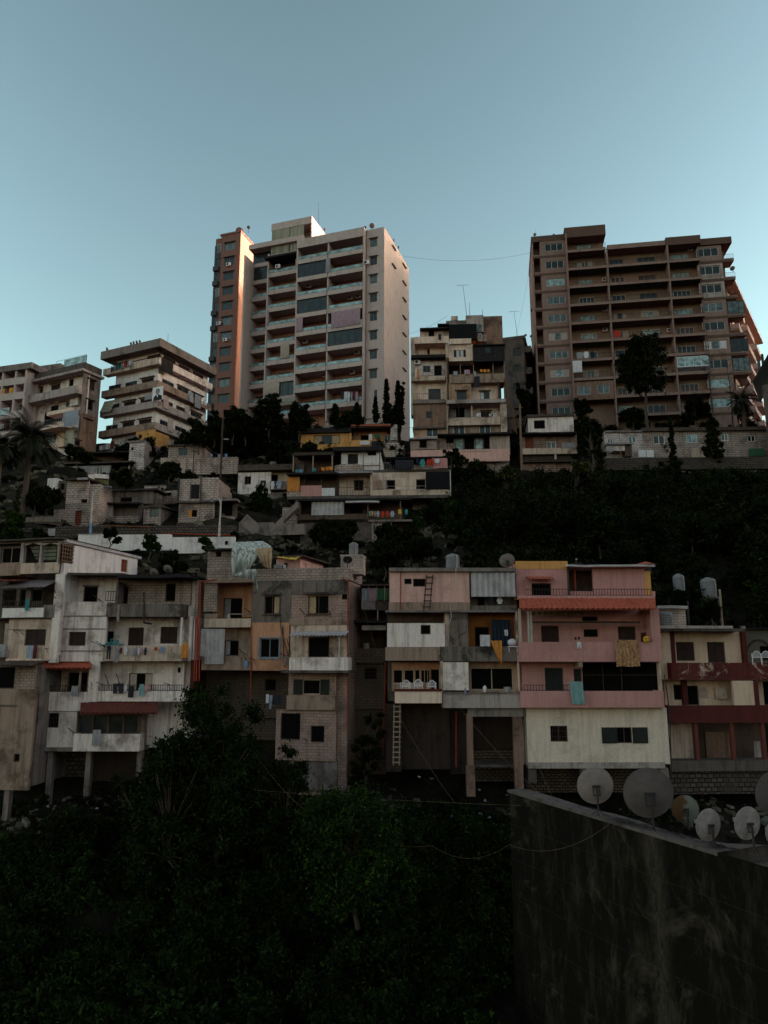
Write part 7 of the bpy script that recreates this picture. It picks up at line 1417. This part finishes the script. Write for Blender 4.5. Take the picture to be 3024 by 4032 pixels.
# ---- masses nobody could count
def inside(px, py, x0, y0, x1, y1): return x0 < px < x1 and y0 < py < y1
def limit_hill(px):
    return lerp_tab(px, [(-400,1980),(0,1980),(250,2080),(420,2130),(800,2150),(1000,2080),(1180,2110),(1560,2090),(1620,1990),(1700,1960),(1780,1850),(2200,1830),(2400,1840),(3024,1830),(3800,1800)])
def limit_val(px):
    return lerp_tab(px, [(-500,3300),(0,3250),(150,3200),(480,3170),(560,2960),(640,2820),(900,2760),(1050,2900),(1130,3060),(1250,3120),(1500,3080),(1620,3110),(1700,3140),(2000,3170),(2050,3140),(3200,3130)])
def mass(name, label, xr, yr, n, lim, m, seed, size, Rr, Hr, per=70, nc=9, avoid=None):
    rs = np.random.RandomState(seed); parts = []; k = 0; tries = 0
    while k < n and tries < n*12:
        tries += 1; x = rs.uniform(*xr); y = rs.uniform(*yr); z = tz(x, y); R = rs.uniform(*Rr); H = R*rs.uniform(*Hr); px, py = proj(x, y, z+H); pxb, pyb = proj(x, y, z)
        if py < lim(px) or px < -700 or px > 3800: continue
        if avoid and avoid(x, y, px, pyb): continue
        C, Rd = crown_points(rs, R, H, 'round', nc); C = np.array(C)+[x, y, z]; parts.append(leaf_arrays(rs, C, Rd, per, size*rs.uniform(.8,1.3))); k += 1
    V = np.concatenate(parts); o = bpy.data.objects.new(name, quad_mesh(name, V, m)); COL.objects.link(o); tag(o, label, None, None, 'stuff'); print(name, k, len(V)//4)
hl = lambda x, y, px, py: px < 1500 and y < 78 and rr() < .6
rr = random.Random(4).random
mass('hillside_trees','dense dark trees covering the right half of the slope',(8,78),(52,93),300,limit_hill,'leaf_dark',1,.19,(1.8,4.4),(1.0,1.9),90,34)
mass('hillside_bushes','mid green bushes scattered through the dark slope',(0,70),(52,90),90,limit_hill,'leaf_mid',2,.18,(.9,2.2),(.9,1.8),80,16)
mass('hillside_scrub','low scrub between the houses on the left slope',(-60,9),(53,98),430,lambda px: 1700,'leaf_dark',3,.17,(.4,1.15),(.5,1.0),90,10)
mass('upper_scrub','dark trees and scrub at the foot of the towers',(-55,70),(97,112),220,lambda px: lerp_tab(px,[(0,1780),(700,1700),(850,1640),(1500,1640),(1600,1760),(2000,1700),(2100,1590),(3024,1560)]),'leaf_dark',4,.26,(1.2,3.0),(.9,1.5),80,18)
okv = lambda x, y, px, py: (x > 3.8 and y > 17 and (x-A_.x)*nrm.x+(y-A_.y)*nrm.y > -2.6 and y < 33)
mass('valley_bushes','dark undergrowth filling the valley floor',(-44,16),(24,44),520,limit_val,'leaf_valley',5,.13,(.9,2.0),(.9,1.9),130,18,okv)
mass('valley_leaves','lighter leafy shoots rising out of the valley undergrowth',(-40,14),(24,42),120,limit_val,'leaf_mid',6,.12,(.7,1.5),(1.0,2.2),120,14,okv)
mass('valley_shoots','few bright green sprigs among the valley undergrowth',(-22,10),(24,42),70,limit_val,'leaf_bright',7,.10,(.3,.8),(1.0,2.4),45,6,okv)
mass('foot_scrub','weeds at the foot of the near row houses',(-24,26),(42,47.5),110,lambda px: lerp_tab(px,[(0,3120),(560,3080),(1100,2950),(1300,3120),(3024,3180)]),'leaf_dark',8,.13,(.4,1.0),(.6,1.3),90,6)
# litter caught on the slope below the houses
rnd = random.Random(8); n_l = 0
for (px,py) in ((1700,3065),(1885,3110),(1995,3130),(1780,3215),(1890,3205),(1570,3350),(1345,3100),(1290,3015),(1840,3255),(1910,3150),(1925,3220),(380,3185),(260,3240),(20,3420),(190,3175),(1480,3260),(1265,3125),(1650,3060),(2990,2200)):
    Y = 43.5 if py < 3150 else 40.5; p = at(px, py, Y); p.z = max(p.z, tz(p.x, p.y)+.1); q = MB(); vs = [(rnd.uniform(-.12,.12), rnd.uniform(-.08,.08), rnd.uniform(-.08,.09)) for _ in range(9)]
    q.add(vs, [(0,1,2),(1,3,2),(2,3,4),(3,5,4),(4,5,6),(5,7,6),(6,7,8)]); o = q.build('plastic_bag', ['c_grey','c_bluegrey','c_grey','c_blue','c_bluegrey'][n_l%5], None, True, p); tag(o, 'scrap of %s plastic caught in the bushes below the near row'%(['dull white','pale grey','dull white','blue','pale grey'][n_l%5]), 'litter', 'litter in the bushes'); n_l += 1

def stones(name, label, xr, yr, n, smin, smax, seed, avoid=None):
    rs = np.random.RandomState(seed); V = []; F_ = []; c = 0; base = np.array([(-1,-1,-1),(1,-1,-1),(1,1,-1),(-1,1,-1),(-1,-1,1),(1,-1,1),(1,1,1),(-1,1,1)], float)
    while c < n:
        cx, cy = rs.uniform(*xr), rs.uniform(*yr)
        for _ in range(rs.randint(4,16)):                # debris lies in heaps
            x, y = cx+rs.normal()*1.1, cy+rs.normal()*.6
            if avoid and avoid(x, y): continue
            s_ = smin+(smax-smin)*rs.uniform()**3; a = rs.uniform(0,3.14); q = base*rs.uniform(.6,1.3,(8,3))*s_*np.array([1,.8,.55]); ca, sa = math.cos(a), math.sin(a)
            q = np.stack([q[:,0]*ca-q[:,1]*sa, q[:,0]*sa+q[:,1]*ca, q[:,2]+q[:,0]*rs.uniform(-.5,.5)], 1)+[x, y, tz(x,y)+s_*.2]; o = len(V)*8; V.append(q)
            F_ += [(o,o+3,o+2,o+1),(o+4,o+5,o+6,o+7),(o,o+1,o+5,o+4),(o+1,o+2,o+6,o+5),(o+2,o+3,o+7,o+6),(o+3,o,o+4,o+7)]; c += 1
    ob = obj(name, np.concatenate(V).tolist(), F_, 'rubble_stones'); tag(ob, label, None, None, 'stuff')
stones('rubble','broken blocks and stones lying on the slope between the houses',(-48,12),(52,100),5200,.05,.42,1)
stones('debris','stones and builder rubble at the feet of the near row houses',(-24,28),(40,47),1500,.04,.28,2)
for i,a in enumerate(((T5,90,640,540,150,.05,'dark bush left of the hillside house, below the bare block house',81),(T5,680,800,700,230,.02,'dark bush in front of the rubble below the dark lower storey',66),(T5,850,850,690,200,.02,'second dark bush below the dark lower storey, further right',65),(T5,250,190,40,260,.05,'dark tree mass above the wide bare block house',97),(T5,560,310,240,150,.05,'bush behind the pergola',92),(T3,1230,1060,940,200,.04,'bush growing on the block wall under the white corner block',84),(T3,250,1290,1130,230,.04,'dark bush at the foot of the palms',72),(T5,1100,830,690,200,.02,'dark bush right of the block pillar under the bright washing',66),(T3,1360,1120,1040,180,.04,'dark bush behind the large bare block house',82))):
    V_,x,yb,yt,w_,tf,lb,Y_ = a; tree_px(lb,V_,x,yb,yt,w_,Y_,tf,seed=60+i,n=84,per=120,size=.22,name='shrub')

tree_px('leafy bush in front of the left tank stand behind the cream house',VE,455,640,430,230,50,.02,seed=90,n=84,per=130,size=.14,name='shrub'); tree_px('leafy bush in front of the right tank stand behind the cream house',VE,735,700,480,250,49.5,.02,seed=91,n=84,per=130,size=.14,name='shrub')

tree_px('dark bushy mass around the foot of the two cypresses',T1,1380,1700,1500,230,98,.02,seed=93,n=120,per=140,size=.26,name='shrub'); tree_px('dark bushy mass under the balconies right of the tower middle',T1,1060,1690,1560,330,98,.02,seed=94,n=130,per=130,size=.26,name='shrub'); tree_px('dark tree behind the net canopy at the right end of the terrace row',T5,1500,480,240,230,88,.03,seed=95,n=110,per=140,size=.24,name='shrub')
tree_px('dark tree hanging over the right end of the terrace row',T5,1430,700,520,260,76,.03,seed=96,n=110,per=140,size=.22,name='shrub'); tree_px('dark tree below the bright washing, at the right',T5,1230,900,720,260,62,.03,seed=97,n=110,per=150,size=.18,name='shrub'); tree_px('dark wide bush below the white corrugated sheet',T5,760,860,680,330,63,.03,seed=98,n=120,per=150,size=.18,name='shrub')
tree_px('dark tree top over the roofs right of the salmon hut',T5,1080,960,800,300,58,.03,seed=99,n=110,per=150,size=.17,name='shrub')

for i,(x,yb,yt,w_,Y_,lb) in enumerate(((900,640,400,300,76,'large dark tree crown in the middle of the dark slope'),(1130,560,350,260,84,'large dark tree crown near the rubble wall, right of the slope middle'),(1420,640,400,340,78,'large dark tree crown at the right of the dark slope'),(120,560,360,240,82,'large dark tree crown at the left end of the dark slope'),(760,820,620,320,62,'large dark tree crown low on the slope, above the pink house'),(460,840,640,300,62,'large dark tree crown low on the slope, above the dish next to the pink house'),(1250,840,640,330,62,'large dark tree crown low on the slope, above the two tanks'),(1560,800,560,300,66,'large dark tree crown low on the slope at the right edge'))):
    tree_px(lb,T6,x,yb,yt,w_,Y_,.15,seed=110+i,n=150,per=150,size=.22,m='leaf_dark' if i%2 else 'leaf_valley')

tree_px('leafy dark valley tree just left of the large one, before the white house stilts',SRC,560,3420,2960,330,40,.05,seed=130,n=150,per=200,size=.13,kind='bushy',m='leaf_valley'); tree_px('leafy dark tree in the valley between the large one and the brick house base',SRC,1110,3420,2960,330,40,.05,seed=131,n=150,per=200,size=.13,kind='bushy',m='leaf_valley')
tree_px('low dark tree at the foot of the streaked concrete house at left',SRC,240,3500,3170,420,39,.05,seed=132,n=150,per=180,size=.13,kind='bushy',m='leaf_dark')
# ============================================================ TERRAIN, SKY, LIGHT, CAMERA
def make_terrain():
    xs = sorted(set([-900,-700,-500,-400,-300,-240,-200,-170,-140,-120]+list(np.arange(-100,101,2.5))+[110,120,130,140,155,170,190,210,230,260,300,360,450,600,900]))
    ys = sorted(set([-300,-200,-120,-80,-50,-30,-15,0,10]+list(np.arange(18,132,1.5))+list(range(134,182,3))+[190,200,250,320,420,600,900,1500]))
    vs = [(x,y,tz(x,y)+ (random.uniform(-.12,.12) if abs(x)<100 and 10<y<130 else 0)) for y in ys for x in xs]; n = len(xs)
    fs = [(j*n+i,j*n+i+1,(j+1)*n+i+1,(j+1)*n+i) for j in range(len(ys)-1) for i in range(n-1)]
    o = obj('ground', vs, fs, 'soil', None, True); tag(o, 'steep dark hillside of soil under the houses', None, None, 'structure')
make_terrain()
W = bpy.data.worlds.new('World'); S.world = W; W.use_nodes = True; nt = W.node_tree
bg = nt.nodes['Background']; sky = nt.nodes.new('ShaderNodeTexSky'); sky.sky_type = 'NISHITA'; sky.sun_disc = False
SUN_EL, SUN_AZ = math.radians(4.4), math.radians(84)      # azimuth measured from +Y toward +X
sky.sun_elevation = SUN_EL; sky.sun_rotation = SUN_AZ; sky.altitude = 100; sky.air_density = 1.2; sky.dust_density = 1.6; sky.ozone_density = 1.5
hs = nt.nodes.new('ShaderNodeHueSaturation'); hs.inputs['Saturation'].default_value = .50; hs.inputs['Hue'].default_value = .5
nt.links.new(sky.outputs[0], hs.inputs['Color']); gm = N(nt, 'ShaderNodeGamma'); gm.inputs[1].default_value = 1.7; L(nt, hs.outputs[0], gm.inputs[0]); tm = mix(nt, 1.0, gm.outputs[0], (.83,.995,.945), 'MULTIPLY'); nt.links.new(tm, bg.inputs['Color']); bg.inputs['Strength'].default_value = .137
ld = bpy.data.lights.new('Sun', 'SUN'); ld.energy = 4.0; ld.angle = math.radians(.5); ld.color = (1, .76, .65)
lo = bpy.data.objects.new('Sun', ld); COL.objects.link(lo)
sd = Vector((math.sin(SUN_AZ)*math.cos(SUN_EL), math.cos(SUN_AZ)*math.cos(SUN_EL), math.sin(SUN_EL)))
lo.rotation_euler = sd.to_track_quat('Z', 'Y').to_euler(); lo.location = sd*200
cd = bpy.data.cameras.new('Camera'); cd.sensor_fit = 'VERTICAL'; cd.sensor_height = 36; cd.lens = 26; cd.clip_end = 5000; cd.clip_start = .1
co = bpy.data.objects.new('Camera', cd); COL.objects.link(co); co.location = (0,0,0); co.rotation_euler = (math.radians(90)+PITCH, 0, 0); S.camera = co
S.view_settings.view_transform = 'Standard'; S.view_settings.look = 'None'; S.view_settings.exposure = 1.82; S.view_settings.gamma = 1
S.cycles.max_bounces = 4; S.cycles.diffuse_bounces = 2; S.cycles.glossy_bounces = 2; S.cycles.transmission_bounces = 2; S.cycles.transparent_max_bounces = 4
